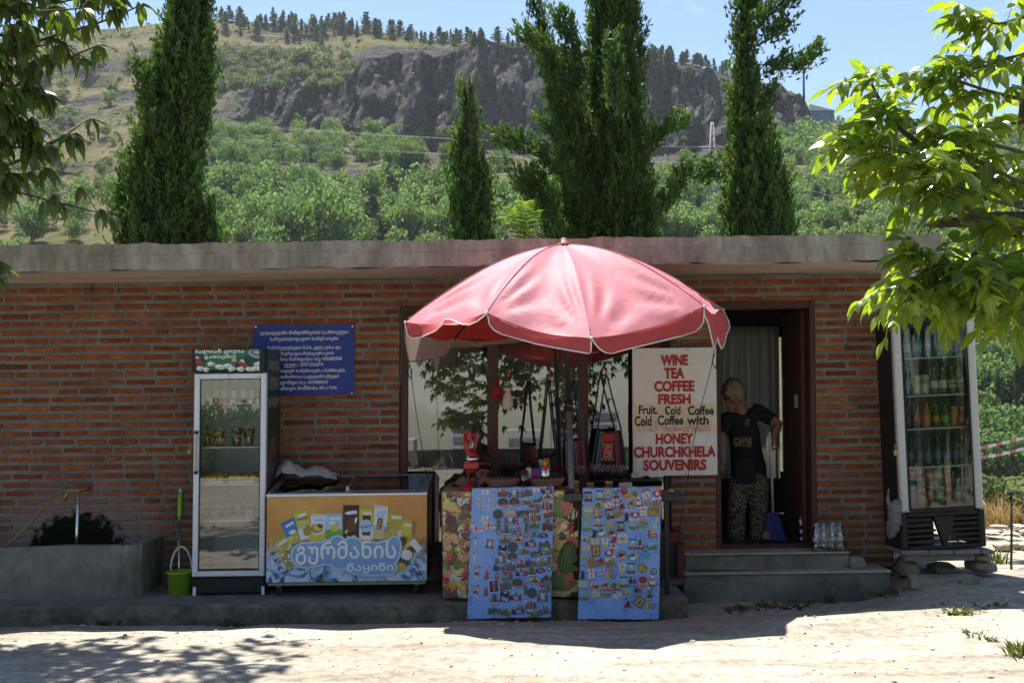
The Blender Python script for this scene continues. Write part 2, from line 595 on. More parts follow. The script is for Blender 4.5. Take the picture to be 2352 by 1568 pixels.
# ---- materials of the shop
def brick_mat():
 m=bpy.data.materials.new("fired_brick")
 m.use_nodes=True
 nt=m.node_tree;L=nt.links
 bs=nt.nodes['Principled BSDF']
 bs.inputs['Roughness'].default_value=.9
 bs.inputs['Specular IOR Level'].default_value=.15
 oi=_n(nt,'ShaderNodeObjectInfo')
 at=_n(nt,'ShaderNodeAttribute',_attribute_name="Col")
 ad=_n(nt,'ShaderNodeMath',_operation='ADD')
 L.new(oi.outputs['Random'],ad.inputs[0]);L.new(at.outputs['Fac'],ad.inputs[1])
 fr=_n(nt,'ShaderNodeMath',_operation='FRACT');L.new(ad.outputs[0],fr.inputs[0])
 rp=_n(nt,'ShaderNodeValToRGB')
 cr=rp.color_ramp
 stops=[(.0,(.145,.042,.020)),(.2,(.28,.082,.026)),(.4,(.195,.054,.022)),(.6,(.34,.110,.034)),(.8,(.21,.078,.043)),(1.0,(.285,.082,.026))]
 cr.elements[0].position,cr.elements[0].color=0,(*stops[0][1],1)
 cr.elements[1].position,cr.elements[1].color=1,(*stops[-1][1],1)
 for p,c in stops[1:-1]:
  e=cr.elements.new(p);e.color=(*c,1)
 L.new(fr.outputs[0],rp.inputs['Fac'])
 geo=_n(nt,'ShaderNodeNewGeometry')
 n1=_n(nt,'ShaderNodeTexNoise',Scale=9.0,Detail=6.0,Roughness=.65)
 n2=_n(nt,'ShaderNodeTexNoise',Scale=60.0,Detail=5.0,Roughness=.7)
 for n in(n1,n2):L.new(geo.outputs['Position'],n.inputs['Vector'])
 r1=_n(nt,'ShaderNodeValToRGB')
 r1.color_ramp.elements[0].position=.30;r1.color_ramp.elements[0].color=(.55,.5,.5,1)
 r1.color_ramp.elements[1].position=.66;r1.color_ramp.elements[1].color=(1.15,1.12,1.1,1)
 L.new(n1.outputs['Fac'],r1.inputs['Fac'])
 mu=_n(nt,'ShaderNodeMixRGB',_blend_type='MULTIPLY',Fac=1.0)
 L.new(rp.outputs['Color'],mu.inputs['Color1']);L.new(r1.outputs['Color'],mu.inputs['Color2'])
 r2=_n(nt,'ShaderNodeValToRGB')
 r2.color_ramp.elements[0].position=.60;r2.color_ramp.elements[1].position=.74
 L.new(n1.outputs['Fac'],r2.inputs['Fac'])
 m2=_n(nt,'ShaderNodeMixRGB',Color2=(.25,.175,.125,1))
 sc=_n(nt,'ShaderNodeMath',_operation='MULTIPLY');sc.inputs[1].default_value=.65
 L.new(r2.outputs['Color'],sc.inputs[0]);L.new(sc.outputs[0],m2.inputs['Fac'])
 L.new(mu.outputs['Color'],m2.inputs['Color1'])
 out=wet_stain(nt,m2.outputs['Color'])
 L.new(out,bs.inputs['Base Color'])
 bp=_n(nt,'ShaderNodeBump',Strength=.5,Distance=.012)
 L.new(n2.outputs['Fac'],bp.inputs['Height']);L.new(bp.outputs['Normal'],bs.inputs['Normal'])
 return m
TAP=S(180,1222,10.35)
def wet_stain(nt,base):
 """black mould patch and lime bloom on the wall round the tap"""
 L=nt.links
 geo=_n(nt,'ShaderNodeNewGeometry')
 sp=_n(nt,'ShaderNodeVectorMath',_operation='SUBTRACT');sp.inputs[1].default_value=(TAP.x,10.35,TAP.z+sh(TAP.x)-.12)
 L.new(geo.outputs['Position'],sp.inputs[0])
 sc=_n(nt,'ShaderNodeVectorMath',_operation='MULTIPLY');sc.inputs[1].default_value=(1.75,.2,2.5)
 L.new(sp.outputs[0],sc.inputs[0])
 ln=_n(nt,'ShaderNodeVectorMath',_operation='LENGTH');L.new(sc.outputs[0],ln.inputs[0])
 nz=_n(nt,'ShaderNodeTexNoise',Scale=11.0,Detail=5.0,Roughness=.65)
 L.new(geo.outputs['Position'],nz.inputs['Vector'])
 ma=_n(nt,'ShaderNodeMath',_operation='MULTIPLY_ADD');ma.inputs[1].default_value=.9
 L.new(nz.outputs['Fac'],ma.inputs[0]);L.new(ln.outputs['Value'],ma.inputs[2])
 bl=_n(nt,'ShaderNodeMapRange');bl.clamp=True
 bl.inputs['From Min'].default_value=1.22;bl.inputs['From Max'].default_value=1.10
 L.new(ma.outputs[0],bl.inputs['Value'])
 wh=_n(nt,'ShaderNodeMapRange');wh.clamp=True
 wh.inputs['From Min'].default_value=2.05;wh.inputs['From Max'].default_value=1.35
 wh.inputs['To Max'].default_value=.6
 L.new(ma.outputs[0],wh.inputs['Value'])
 m1=_n(nt,'ShaderNodeMixRGB',Color2=(.24,.20,.19,1))
 L.new(wh.outputs[0],m1.inputs['Fac']);L.new(base,m1.inputs['Color1'])
 m2=_n(nt,'ShaderNodeMixRGB',Color2=(.008,.009,.007,1))
 L.new(bl.outputs[0],m2.inputs['Fac']);L.new(m1.outputs['Color'],m2.inputs['Color1'])
 return m2.outputs['Color']
def mortar_mat():
 m=bpy.data.materials.new("rough_mortar")
 m.use_nodes=True
 nt=m.node_tree;L=nt.links
 bs=nt.nodes['Principled BSDF']
 bs.inputs['Roughness'].default_value=.95
 bs.inputs['Specular IOR Level'].default_value=.1
 geo=_n(nt,'ShaderNodeNewGeometry')
 n1=_n(nt,'ShaderNodeTexNoise',Scale=3.0,Detail=6.0)
 n2=_n(nt,'ShaderNodeTexNoise',Scale=45.0,Detail=6.0,Roughness=.7)
 for n in(n1,n2):L.new(geo.outputs['Position'],n.inputs['Vector'])
 rp=_n(nt,'ShaderNodeValToRGB')
 rp.color_ramp.elements[0].position=.3;rp.color_ramp.elements[0].color=(.135,.122,.100,1)
 rp.color_ramp.elements[1].position=.7;rp.color_ramp.elements[1].color=(.235,.215,.18,1)
 L.new(n1.outputs['Fac'],rp.inputs['Fac'])
 mr=_n(nt,'ShaderNodeMapRange')
 mr.inputs['From Min'].default_value=.3;mr.inputs['From Max'].default_value=.7
 mr.inputs['To Min'].default_value=.75;mr.inputs['To Max'].default_value=1.2
 L.new(n2.outputs['Fac'],mr.inputs['Value'])
 mu=_n(nt,'ShaderNodeVectorMath',_operation='SCALE')
 L.new(rp.outputs['Color'],mu.inputs[0]);L.new(mr.outputs[0],mu.inputs['Scale'])
 L.new(wet_stain(nt,mu.outputs[0]),bs.inputs['Base Color'])
 bp=_n(nt,'ShaderNodeBump',Strength=.7,Distance=.02)
 L.new(n2.outputs['Fac'],bp.inputs['Height']);L.new(bp.outputs['Normal'],bs.inputs['Normal'])
 return m
brick_m=brick_mat()
mortar_m=mortar_mat()
fascia_m=mat("stained_concrete",(.33,.305,.25),rough=.95,var=.25,scale=3.0,col2=(.19,.172,.138),bump=.25,bscale=50,spec=.1,stretch=(1.5,1,.55))
soffit_m=mat("cream_soffit_plaster",(.54,.45,.37),rough=.9,var=.08,scale=2.0,col2=(.45,.36,.28),bump=.15,bscale=12,stretch=(.5,3,1),spec=.1)
step_m=mat("step_concrete",(.225,.21,.17),rough=.9,var=.2,scale=2.6,col2=(.10,.096,.08),bump=.3,bscale=40,spec=.15)
tread_m=mat("step_tread",(.34,.29,.25),rough=.85,var=.2,scale=4,bump=.2,bscale=50,spec=.2)
walk_m=mat("pavement_concrete",(.20,.19,.165),rough=.95,var=.2,scale=3,col2=(.14,.133,.115),bump=.4,bscale=30,spec=.1)
kerb_m=mat("kerb_concrete",(.185,.16,.115),rough=.95,var=.3,scale=4,col2=(.09,.08,.06),bump=.6,bscale=22,spec=.1)
trough_m=mat("trough_concrete",(.22,.208,.17),rough=.95,var=.2,scale=3,col2=(.145,.138,.112),bump=.5,bscale=25,spec=.1)
# ---- the shop
YW=10.35
XL,XR=-8.5,3.388
WX0,WX1,WZ0,WZ1=-1.031,1.449,-1.46,.80
DX0,DX1,DZ0,DZ1=1.855,2.775,-1.445,.807
ZT,ZB=1.05,-1.78
shop=empty("shop_building",W(0,YW,-1.7),"low flat roofed red brick shop with grey concrete eaves and wide brown framed window","building")
mb=MB()
TH=.34
mb.box(XL,WX0,YW,YW+TH,ZB,ZT)
mb.box(WX0,WX1,YW,YW+TH,WZ1,ZT)
mb.box(WX0,WX1,YW,YW+TH,ZB,WZ0)
mb.box(WX1,DX0,YW,YW+TH,ZB,ZT)
mb.box(DX0,DX1,YW,YW+TH,DZ1,ZT)
mb.box(DX0,DX1,YW,YW+TH,ZB,DZ0)
mb.box(DX1,XR,YW,YW+TH,ZB,ZT)
mb.build("wall",mortar_m,shop)
# bricks: the 300 clearest as single parts, the rest of the courses joined
BL,BJ,BH,BP=.267,.028,.0420,.0768
protos=[]
for i in range(7):
 m_=MB(shear=False)
 m_.bevbox(-.5*BL,.5*BL,0,.06,-BH/2,BH/2,.005,col=(0,0,0),jit=.0028)
 me=m_.mesh("brick")
 me.materials.append(brick_m)
 protos.append(me)
spots=[]
row=0
z=ZT-.052-BH/2
while z>-1.72:
 def course(x0,x1,off):
  x=x0+.004-off
  while x<x1-.02:
   l=BL*(rng.uniform(.92,1.06)if rng.random()>.10 else rng.uniform(.45,.7))
   a,b=max(x,x0+.004),min(x+l,x1-.004)
   if x1-b<.05:b=x1-.004
   if b-a>.035 and a>-4.95:
    spots.append(((a+b)/2,z+rng.uniform(-.003,.003),b-a))
   x=max(x+l,b)+BJ*rng.uniform(.8,1.2)
 off=(row%2)*.147+rng.uniform(0,.05)
 if z-BH/2>WZ1-.01:
  course(-5.1,XR,off)
 else:
  course(-5.1,WX0,off)
  course(WX1,DX0,off)
  course(DX1,XR if z>-1.12 else XR+.075,off)
 row+=1
 z-=BP
# hidden ones (behind trough, blue sign, cold cabinets) leave the count first
def hidden_score(s):
 x,z_,l=s
 p=(x*F/YW+1176,900-(z_+sh(x))*F/YW)
 if p[0]<330 and p[1]>1225:return 3
 if 590<p[0]<810 and 752<p[1]<900:return 3
 if 440<p[0]<640 and p[1]>800:return 3
 if 620<p[0]<940 and p[1]>1090:return 3
 if 1440<p[0]<1650 and 800<p[1]<1090:return 3
 if 950<p[0]<1560 and p[1]<700 and p[1]>900-.9*abs(p[0]-1300):return 2
 return 0 if l>.2 else 1
spots.sort(key=lambda s:(hidden_score(s),-s[0]))
rest=MB()
for i,(x,z_,l)in enumerate(spots):
 proud=rng.uniform(.004,.013)
 tilt=rng.uniform(-.008,.008)
 if i<300:
  p=W(x,YW-proud,z_)-parent_origin(shop)
  inst("brick",protos[i%7],p,(0,-K+tilt,0),(l/BL,1,1),shop)
 else:
  rest.bevbox(x-l/2,x+l/2,YW-proud,YW+.04,z_-BH/2,z_+BH/2,.005,col=(rng.random(),)*3,jit=.0028)
tag(rest.build("brickwork",brick_m,shop),kind="stuff")
# base courses flare out at the right corner
mb=MB()
mb.box(DX1+.22,XR+.075,YW-.002,YW+TH,ZB,-1.10)
mb.build("corner_footing",mortar_m,shop)
# roof slab with its ragged concrete edge
YE=9.35
XE=3.56
mb=MB()
n=330
top,bot=[],[]
for i in range(n+1):
 x=XL+(XE-XL)*i/n
 rag=.004*math.sin(x*3.1)+(.007 if math.sin(x*5.3+math.sin(x*2.2)*3)>.25 else 0)+(.006 if math.sin(x*13+math.sin(x*7)*3)>.5 else 0)+rng.uniform(-.0035,.0035)
 top.append((x,1.262+rag))
 bot.append((x,1.046+rng.uniform(-.003,.003)+(.008 if math.sin(x*4.1+2)>.8 else 0)))
rows=[]
rows.append([(x,YE,z)for x,z in bot])
for k in(1,2,3):
 rows.append([(b[0],YE,b[1]+(t[1]-b[1])*k/4)for b,t in zip(bot,top)])
rows.append([(x,YE,z)for x,z in top])
rows.append([(x,YE+.15,z-.004)for x,z in top])
rows.append([(x,YE+.16,1.23)for x,z in top])
rows.append([(x,14.0,1.24)for x,z in top])
mb.sheet(rows,smooth=False)
mb.add([(XE,YE,1.046),(XE,14,1.046),(XE,14,1.24),(XE,YE,1.262)],[(0,1,2,3)])
mb.build("roof_slab",fascia_m,shop)
mb=MB()
srow=[]
for k,yy in enumerate((YE+.004,YE+.03,YE+.4,YE+.8,YW-.001,11.2,14.0)):
 srow.append([(x,yy,1.050+.006*math.sin(x*1.7+k)-(.012 if k==0 and math.sin(x*9)>.6 else 0))for x in np.linspace(XL,XE,120)])
mb.sheet(srow[::-1])
mb.build("soffit",soffit_m,shop)
# crack running along the fascia
mb=MB()
pts=[]
x=XL
while x<XE:
 pts.append((x,YE-.0015,1.178+.010*math.sin(x*2.3)+rng.uniform(-.005,.005)))
 x+=.05
for a,b in zip(pts[:-1],pts[1:]):
 if rng.random()<.72:
  h=rng.uniform(.0012,.0030)
  mb.add([a,b,(b[0],b[1],b[2]+h),(a[0],a[1],a[2]+h)],[(0,1,2,3)])
tag(mb.build("fascia_crack",mat("crack_shadow",(.03,.026,.022),var=.1),shop),kind="stuff")
# wide window: brown frame, three lights, sheer curtain behind
def frame_part(name,boxes,m,parent):
 mb=MB()
 for b in boxes:
  mb.bevbox(*b,.006)
 return mb.build(name,m,parent)
fy0,fy1=YW+.03,YW+.12
win=frame_part("window_frame",[(WX0+.004,WX0+.075,fy0,fy1,WZ0,WZ1),(WX1-.055,WX1-.003,fy0,fy1,WZ0,WZ1),(WX0+.076,WX1-.056,fy0,fy1,WZ1-.09,WZ1-.003),(WX0+.076,WX1-.056,fy0,fy1,WZ0,WZ0+.10)],wood_dark,shop)
mul=[]
for a,b in((1119,1144),(1328,1352)):
 x0,x1=S(a,900,YW).x,S(b,900,YW).x
 mul.append((x0,x1))
 frame_part("mullion",[(x0,x1,fy0-.01,fy1+.01,WZ0+.101,WZ1-.091)],wood_dark,win)
pane_m=glass("shop_glass",(.80,.83,.80),refl=.14)
xs=[WX0+.076]+[v for m_ in mul for v in m_]+[WX1-.056]
for i in range(0,6,2):
 mb=MB()
 tl=(.0015,-.001,.003)[i//2]
 x0,x1=xs[i],xs[i+1]
 mb.add([(x0,fy0+.045,WZ0+.102),(x1,fy0+.045+tl,WZ0+.102),(x1,fy0+.045+tl,WZ1-.092),(x0,fy0+.045,WZ1-.092)],[(0,1,2,3)])
 mb.build("pane",pane_m,win)
def curtain(x0,x1,y,z0,z1,folds,amp,m,parent,name="curtain",seed=1,taper=.0):
 r=random.Random(seed)
 mb=MB()
 n=folds*8
 ph=[r.uniform(-.8,.8)for _ in range(folds+1)]
 grid=[]
 for k in range(8):
  t=k/7
  rowp=[]
  for i in range(n+1):
   u=i/n
   f=u*folds
   rowp.append((x0+(x1-x0)*u+.01*math.sin(f*3+t),y+amp*(.6+.4*t)*math.sin(2*math.pi*f+ph[int(min(f,folds))]*(1+t)),z1+(z0-z1)*t))
  grid.append(rowp)
 mb.sheet(grid)
 return mb.build(name,m,parent)
sheer=mat("sheer_curtain",(.24,.225,.19),rough=.95,var=.05,scale=3,transl=.5)
curtain(-.22,.72,YW+.34,-1.3,.74,13,.02,sheer,shop,seed=4)
curtain(-.95,-.28,YW+.36,-1.3,.74,8,.02,sheer,shop,seed=6)
# doorway
frame_part("door_frame",[(DX0+.003,DX0+.05,YW-.004,YW+.14,DZ0,DZ1),(DX1-.05,DX1-.003,YW-.004,YW+.14,DZ0,DZ1),(DX0+.051,DX1-.051,YW-.004,YW+.14,DZ1-.075,DZ1-.003),(DX0+.051,DX1-.051,YW+.01,YW+.12,DZ0,DZ0+.03)],wood_dark,shop)
# room inside
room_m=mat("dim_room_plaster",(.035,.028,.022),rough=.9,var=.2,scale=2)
mb=MB()
RY=13.5
RX0,RX1=-1.6,3.30
OX0,OX1,OZ0,OZ1=2.05,3.26,-.98,.62
mb.box(RX0,RX0+.1,YW+TH,RY,-1.6,1.04)
mb.box(RX1,RX1+.09,YW+TH,RY,-1.6,1.04)
mb.box(RX0,RX1,YW+TH,RY+.2,-1.62,DZ0-.004)
mb.box(RX0,OX0,RY,RY+.2,DZ0,1.04)
mb.box(OX1,RX1+.09,RY,RY+.2,DZ0,1.04)
mb.box(OX0,OX1,RY,RY+.2,DZ0,OZ0)
mb.box(OX0,OX1,RY,RY+.2,OZ1,1.04)
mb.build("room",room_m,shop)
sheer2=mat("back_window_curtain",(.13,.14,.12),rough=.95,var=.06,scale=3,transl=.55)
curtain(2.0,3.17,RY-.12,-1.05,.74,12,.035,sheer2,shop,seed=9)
# door leaf folded back inside, with a little notice
mb=MB()
mb.bevbox(DX1-.09,DX1-.05,YW+.16,YW+.9,DZ0+.02,DZ1-.08,.006)
door=mb.build("door",wood_dark,shop)
mb=MB()
mb.box(DX1-.0925,DX1-.0902,YW+.3,YW+.42,-.18,-.06,(.5,.5,.47))
mb.build("notice",paint,door)
# veranda end wall seen past the corner
mb=MB()
mb.box(XR+.02,4.05,11.9,12.1,.45,1.045)
mb.build("beam",mat("grey_white_plaster",(.38,.37,.35),rough=.9,var=.15,scale=4),shop)
mb=MB()
mb.box(XR+.03,XR+.11,11.6,11.7,-1.7,1.045)
mb.build("post",darkm,shop)
# thin wire bracket under the eaves at the left
mb=MB()
a,b=S(212,672,YW-.02),S(272,672,YW-.02)
a2,b2=S(212,646,YW-.06),S(272,645,YW-.06)
mb.tube([a,a2,b2,b],.004,6)
single(mb,"wire_bracket",darkm,W(a.x,YW-.02,a.z),"thin dark wire bracket on the wall under the eaves at the left","bracket")
# ---- pavement, kerb, steps
mb=MB()
YK=9.30
n=160
xk=np.linspace(-9,1.43,n)
edge=[YK+.010*math.sin(x*4)+rng.uniform(-.008,.008)+(.03 if math.sin(x*3.3+1)>.88 else 0)for x in xk]
zt=[-1.700+.006*math.sin(x*2.2)+rng.uniform(-.003,.003)for x in xk]
mb.sheet([[(x,e+.006,-2.1)for x,e in zip(xk,edge)],[(x,e-.012,-1.80+rng.uniform(-.01,.01))for x,e in zip(xk,edge)],[(x,e-.004,z-.02)for x,e,z in zip(xk,edge,zt)],[(x,e+.018,z)for x,e,z in zip(xk,edge,zt)]],smooth=False,mat=1)
mb.sheet([[(x,e+.018,z)for x,e,z in zip(xk,edge,zt)],[(x,9.7,-1.700)for x in xk],[(x,YW+.05,-1.695)for x in xk]],mat=0)
mb.add([(1.43,YK,-2.1),(1.43,YW+.05,-2.1),(1.43,YW+.05,-1.695),(1.43,YK+.02,-1.70)],[(0,1,2,3)],mat=1)
o=mb.build("pavement",[walk_m,kerb_m],None,(0,0,0))
tag(o,"narrow raised concrete pavement with a broken kerb along the shop front",None,None,"structure")
stp=empty("front_steps",W(2.4,10.1,-1.9),"two grey concrete steps below the open doorway","steps")
a=S(1573,1270,10.10);b=S(1950,1266,10.10)
uz=(a.z+b.z)/2
mb=MB();mb.bevbox(a.x,b.x,10.105,YW+.02,uz-.32,uz-.021,.008,jit=.002);mb.build("riser",step_m,stp)
mb=MB();mb.bevbox(a.x-.006,b.x+.006,10.085,YW+.03,uz-.020,uz,.005,jit=.002);mb.build("tread",tread_m,stp)
c=S(1570,1315,9.96);d=S(2045,1310,9.96)
lz=(c.z+d.z)/2
mb=MB();mb.bevbox(c.x,d.x,9.965,YW+.06,-2.2,lz-.021,.010,jit=.003);mb.build("riser",step_m,stp)
mb=MB();mb.bevbox(c.x-.006,d.x+.006,9.95,YW+.05,lz-.020,lz,.006,jit=.003);mb.build("tread",tread_m,stp)
# ---- water trough and tap at the left
tro=empty("water_trough",S(150,1366,9.75),"long rounded concrete water trough under the tap","trough")
ytf=9.72
tz1=S(150,1254,ytf).z
tz0=-1.72
xr_=S(322,1300,ytf).x
mb=MB()
outl=[(-5.6,ytf),(xr_-.17,ytf),(xr_-.07,ytf+.03),(xr_-.015,ytf+.10),(xr_,ytf+.22),(xr_,YW)]
inn=[(-5.6,ytf+.09),(xr_-.19,ytf+.09),(xr_-.13,ytf+.12),(xr_-.10,ytf+.17),(xr_-.09,ytf+.25),(xr_-.09,YW)]
def dens(pl,n=10):
 out=[]
 for p,q in zip(pl[:-1],pl[1:]):
  for i in range(n):
   out.append((p[0]+(q[0]-p[0])*i/n,p[1]+(q[1]-p[1])*i/n))
 return out+[pl[-1]]
od,idn=dens(outl),dens(inn)
jj=[.006*math.sin(i*.9)+rng.uniform(-.006,.006)for i in range(len(od))]
mb.sheet([[(x,y-.012,tz0)for x,y in od],[(x,y+rng.uniform(-.004,.004),(tz0+tz1)/2)for x,y in od],[(x,y+.004,tz1-.012+j)for(x,y),j in zip(od,jj)],[(x,y+.02,tz1+j)for(x,y),j in zip(od,jj)],[(x,y,tz1+j*.7)for(x,y),j in zip(idn,jj)],[(x,y,tz0+.15)for x,y in idn]])
mb.build("basin",trough_m,tro)
mb=MB()
mb.add([(-5.6,ytf+.08,tz0+.2),(xr_-.08,ytf+.08,tz0+.2),(xr_-.08,YW,tz0+.2),(-5.6,YW,tz0+.2)],[(0,1,2,3)])
mb.build("basin_floor",trough_m,tro)
tp=empty("standpipe_tap",S(176,1255,10.12),"brass tap on a bright steel pipe rising from the trough","tap")
p0,p1=S(175,1262,10.12),S(180,1130,10.12)
mb=MB();mb.tube([p0+Vector((0,0,-.25)),p1],[.017,.014],10);mb.build("pipe",chrome,tp)
brass=mat("old_brass",(.32,.20,.07),rough=.45,metal=.8,var=.3,scale=30)
mb=MB()
mb.ball(p1+Vector((0,0,.01)),.026,col=(1,1,1))
mb.tube([p1+Vector((.10,.06,.03)),p1+Vector((.0,0,.02)),p1+Vector((-.08,-.02,.02)),p1+Vector((-.10,-.03,-.03)),p1+Vector((-.105,-.03,-.07))],[.017,.020,.016,.015,.013],8)
mb.tube([p1+Vector((-.05,-.01,.02)),p1+Vector((-.05,-.01,.06))],.007,6)
mb.tube([p1+Vector((-.08,-.01,.06)),p1+Vector((-.02,-.01,.06))],.006,6)
mb.build("tap_body",brass,tp)
h0,h1,h2,h3=S(142,1128,10.15),S(128,1137,10.12),S(70,1200,10.05),S(8,1258,9.93)
mb=MB()
mb.tube([p1+Vector((-.08,-.02,.02)),h0,h1],[.010,.009,.012],8,mat=0)
mb.tube([h1,(h1+h2)/2+Vector((0,0,.01)),h2,(h2+h3)/2+Vector((0,0,-.015)),h3,h3+Vector((-.05,-.02,-.1))],.013,8)
single(mb,"hose",mat("yellowed_hose",(.22,.17,.05),rough=.5,var=.2),W(h3.x,h3.y,h3.z),"yellowish rubber hose hanging from the tap into the trough","hose")
# ---- the mountain
def prof(pts):
 xs_,ys_=zip(*pts)
 return lambda x:np.interp(x,xs_,ys_)
ridge=prof([(-700,165),(-200,105),(0,78),(200,60),(300,48),(380,36),(480,34),(600,46),(700,60),(830,56),(900,70),(960,78),(1020,92),(1090,84),(1200,93),(1300,99),(1489,123),(1600,138),(1700,168),(1800,192),(1850,214),(1872,252),(1890,288),(1960,296),(2100,305),(2352,325),(3000,380)])
ctop=prof([(-700,260),(0,215),(300,190),(500,215),(574,205),(700,200),(757,180),(838,116),(922,106),(1013,122),(1087,103),(1204,110),(1300,117),(1489,141),(1606,152),(1672,174),(1796,202),(1851,226),(1872,268),(1895,300),(2000,312),(2352,345),(3000,400)])
cbot=prof([(-700,285),(0,236),(300,212),(480,262),(574,300),(757,282),(838,316),(930,330),(1050,346),(1240,366),(1500,352),(1650,340),(1790,314),(1850,322),(1900,330),(2000,340),(2352,372),(3000,430)])
mid_t=prof([(-700,395),(0,385),(350,372),(600,395),(760,408),(950,372),(1100,360),(1250,385),(1600,395),(1900,430),(3000,480)])
mid_b=prof([(-700,418),(0,412),(350,396),(600,420),(760,452),(950,446),(1100,420),(1250,410),(1600,420),(1900,452),(3000,500)])
low=prof([(-700,560),(0,545),(500,540),(1000,545),(1600,545),(2000,545),(3000,560)])
NC=620
cpx=np.linspace(-900,3250,NC)
levels=[]
def lv(Y,p):levels.append((np.full(NC,float(Y)),p))
def rowz(py,Y):return(900-py)/F*Y
zl,yl=[],[]
def addl(Y,z):yl.append(np.full(NC,float(Y))if np.isscalar(Y)else Y);zl.append(z)
addl(70,np.full(NC,-27.0))
addl(92,np.full(NC,-24.2))
addl(130,np.full(NC,-7.0))
addl(190,rowz(low(cpx),190))
addl(250,rowz(mid_b(cpx),250))
addl(258,rowz(mid_t(cpx),258))
addl(370,rowz(cbot(cpx),370))
addl(392,rowz(ctop(cpx),392))
addl(480,rowz(ridge(cpx),480))
addl(560,rowz(ridge(cpx),560)*.93)
addl(700,rowz(ridge(cpx),560)*.55)
yl,zl=np.array(yl),np.array(zl)
sub=[4,8,12,16,12,30,60,24,6,4]
TY,TZ,TT=[],[],[]
for k in range(len(sub)):
 for i in range(sub[k]):
  t=i/sub[k]
  TY.append(yl[k]*(1-t)+yl[k+1]*t);TZ.append(zl[k]*(1-t)+zl[k+1]*t);TT.append(k+t)
TY.append(yl[-1]);TZ.append(zl[-1]);TT.append(len(sub))
TY,TZ,TT=np.array(TY),np.array(TZ),np.array(TT)
CPX=np.tile(cpx,(len(TT),1))
def vnoise(x,y,seed):
 r=np.random.default_rng(seed)
 g=r.random((257,257))
 xi,yi=np.floor(x).astype(int),np.floor(y).astype(int)
 fx,fy=x-xi,y-yi
 fx,fy=fx*fx*(3-2*fx),fy*fy*(3-2*fy)
 a,b=g[xi%256,yi%256],g[(xi+1)%256,yi%256]
 c,d=g[xi%256,(yi+1)%256],g[(xi+1)%256,(yi+1)%256]
 return(a*(1-fx)+b*fx)*(1-fy)+(c*(1-fx)+d*fx)*fy-.5
def fbm(x,y,seed,o=5):
 s,a=0,1.0
 for k in range(o):
  s=s+a*vnoise(x*2**k+31*k,y*2**k+17*k,seed+k)
  a*=.5
 return s
TX=(CPX-1176)/F*TY
cl=np.clip(np.minimum(TT-6.0,7.15-TT)/.12,0,1)[:,None]*(1-smooth(430,560,CPX)*0)
rock=np.clip(np.minimum(TT-5.9,7.1-TT)/.15,0,1)[:,None]*smooth(480,620,CPX)
rock2=np.clip(np.minimum(TT-3.95,5.05-TT)/.1,0,1)[:,None]
# buttresses and gullies on the cliff, terraces elsewhere
flute=fbm(TX*.075,TZ*.014,3,6)+.55*(.5-np.abs(fbm(TX*.16,TZ*.05,71,4))*2)
flute2=np.abs(fbm(TX*.03+9,TZ*.006,8,4))
dy=rock*(flute*17-flute2*22)+rock2*fbm(TX*.12,TZ*.05,5,4)*5
dz=fbm(TX*.02,TY*.02,21,6)*5.0*np.clip(TT-2.5,0,1)[:,None]*(1-.6*rock)
terr=np.sin(TZ*.55+fbm(TX*.02,TY*.02,44,3)*9)*.9*(1-rock)*np.clip(TT-3.2,0,1)[:,None]
fade=np.clip((9.0-TT)/.6,0,1)[:,None]*np.clip((TT-2)/1.0,0,1)[:,None]
TY=TY+dy*fade+terr*1.5
TZ=TZ+dz*fade*(1-np.clip((TT-7.2)/.5,0,1)*.75)[:,None]
TX=(CPX-1176)/F*TY
ni,nj=TX.shape
ii=np.arange(ni*nj).reshape(ni,nj)
tf=np.stack([ii[:-1,:-1].ravel(),ii[:-1,1:].ravel(),ii[1:,1:].ravel(),ii[1:,:-1].ravel()],1)
rk_n=fbm(TX*.035,TZ*.06,91,5)
rk1=np.clip((np.minimum((TT-5.85)*1.0,7.40-TT)[:,None]+rk_n*.30)/.06,0,1)*smooth(470,640,CPX+rk_n*160)
rk2=np.clip((np.minimum(TT-3.9,5.02-TT)[:,None]+rk_n*.3)/.08,0,1)*np.clip(.25+rk_n*3.5,0,1)
rk3=np.clip((fbm(TX*.03,TZ*.10,55,5)-.05)/.08,0,1)*(TT>5)[:,None]*(TT<7.9)[:,None]
rka=np.maximum(np.maximum(rk1,rk2),rk3*.9)
hme=np_mesh("hillside",np.stack([TX.ravel(),TY.ravel(),TZ.ravel()],1),tf,np.repeat(rka.ravel()[:,None],3,1),smooth=False)
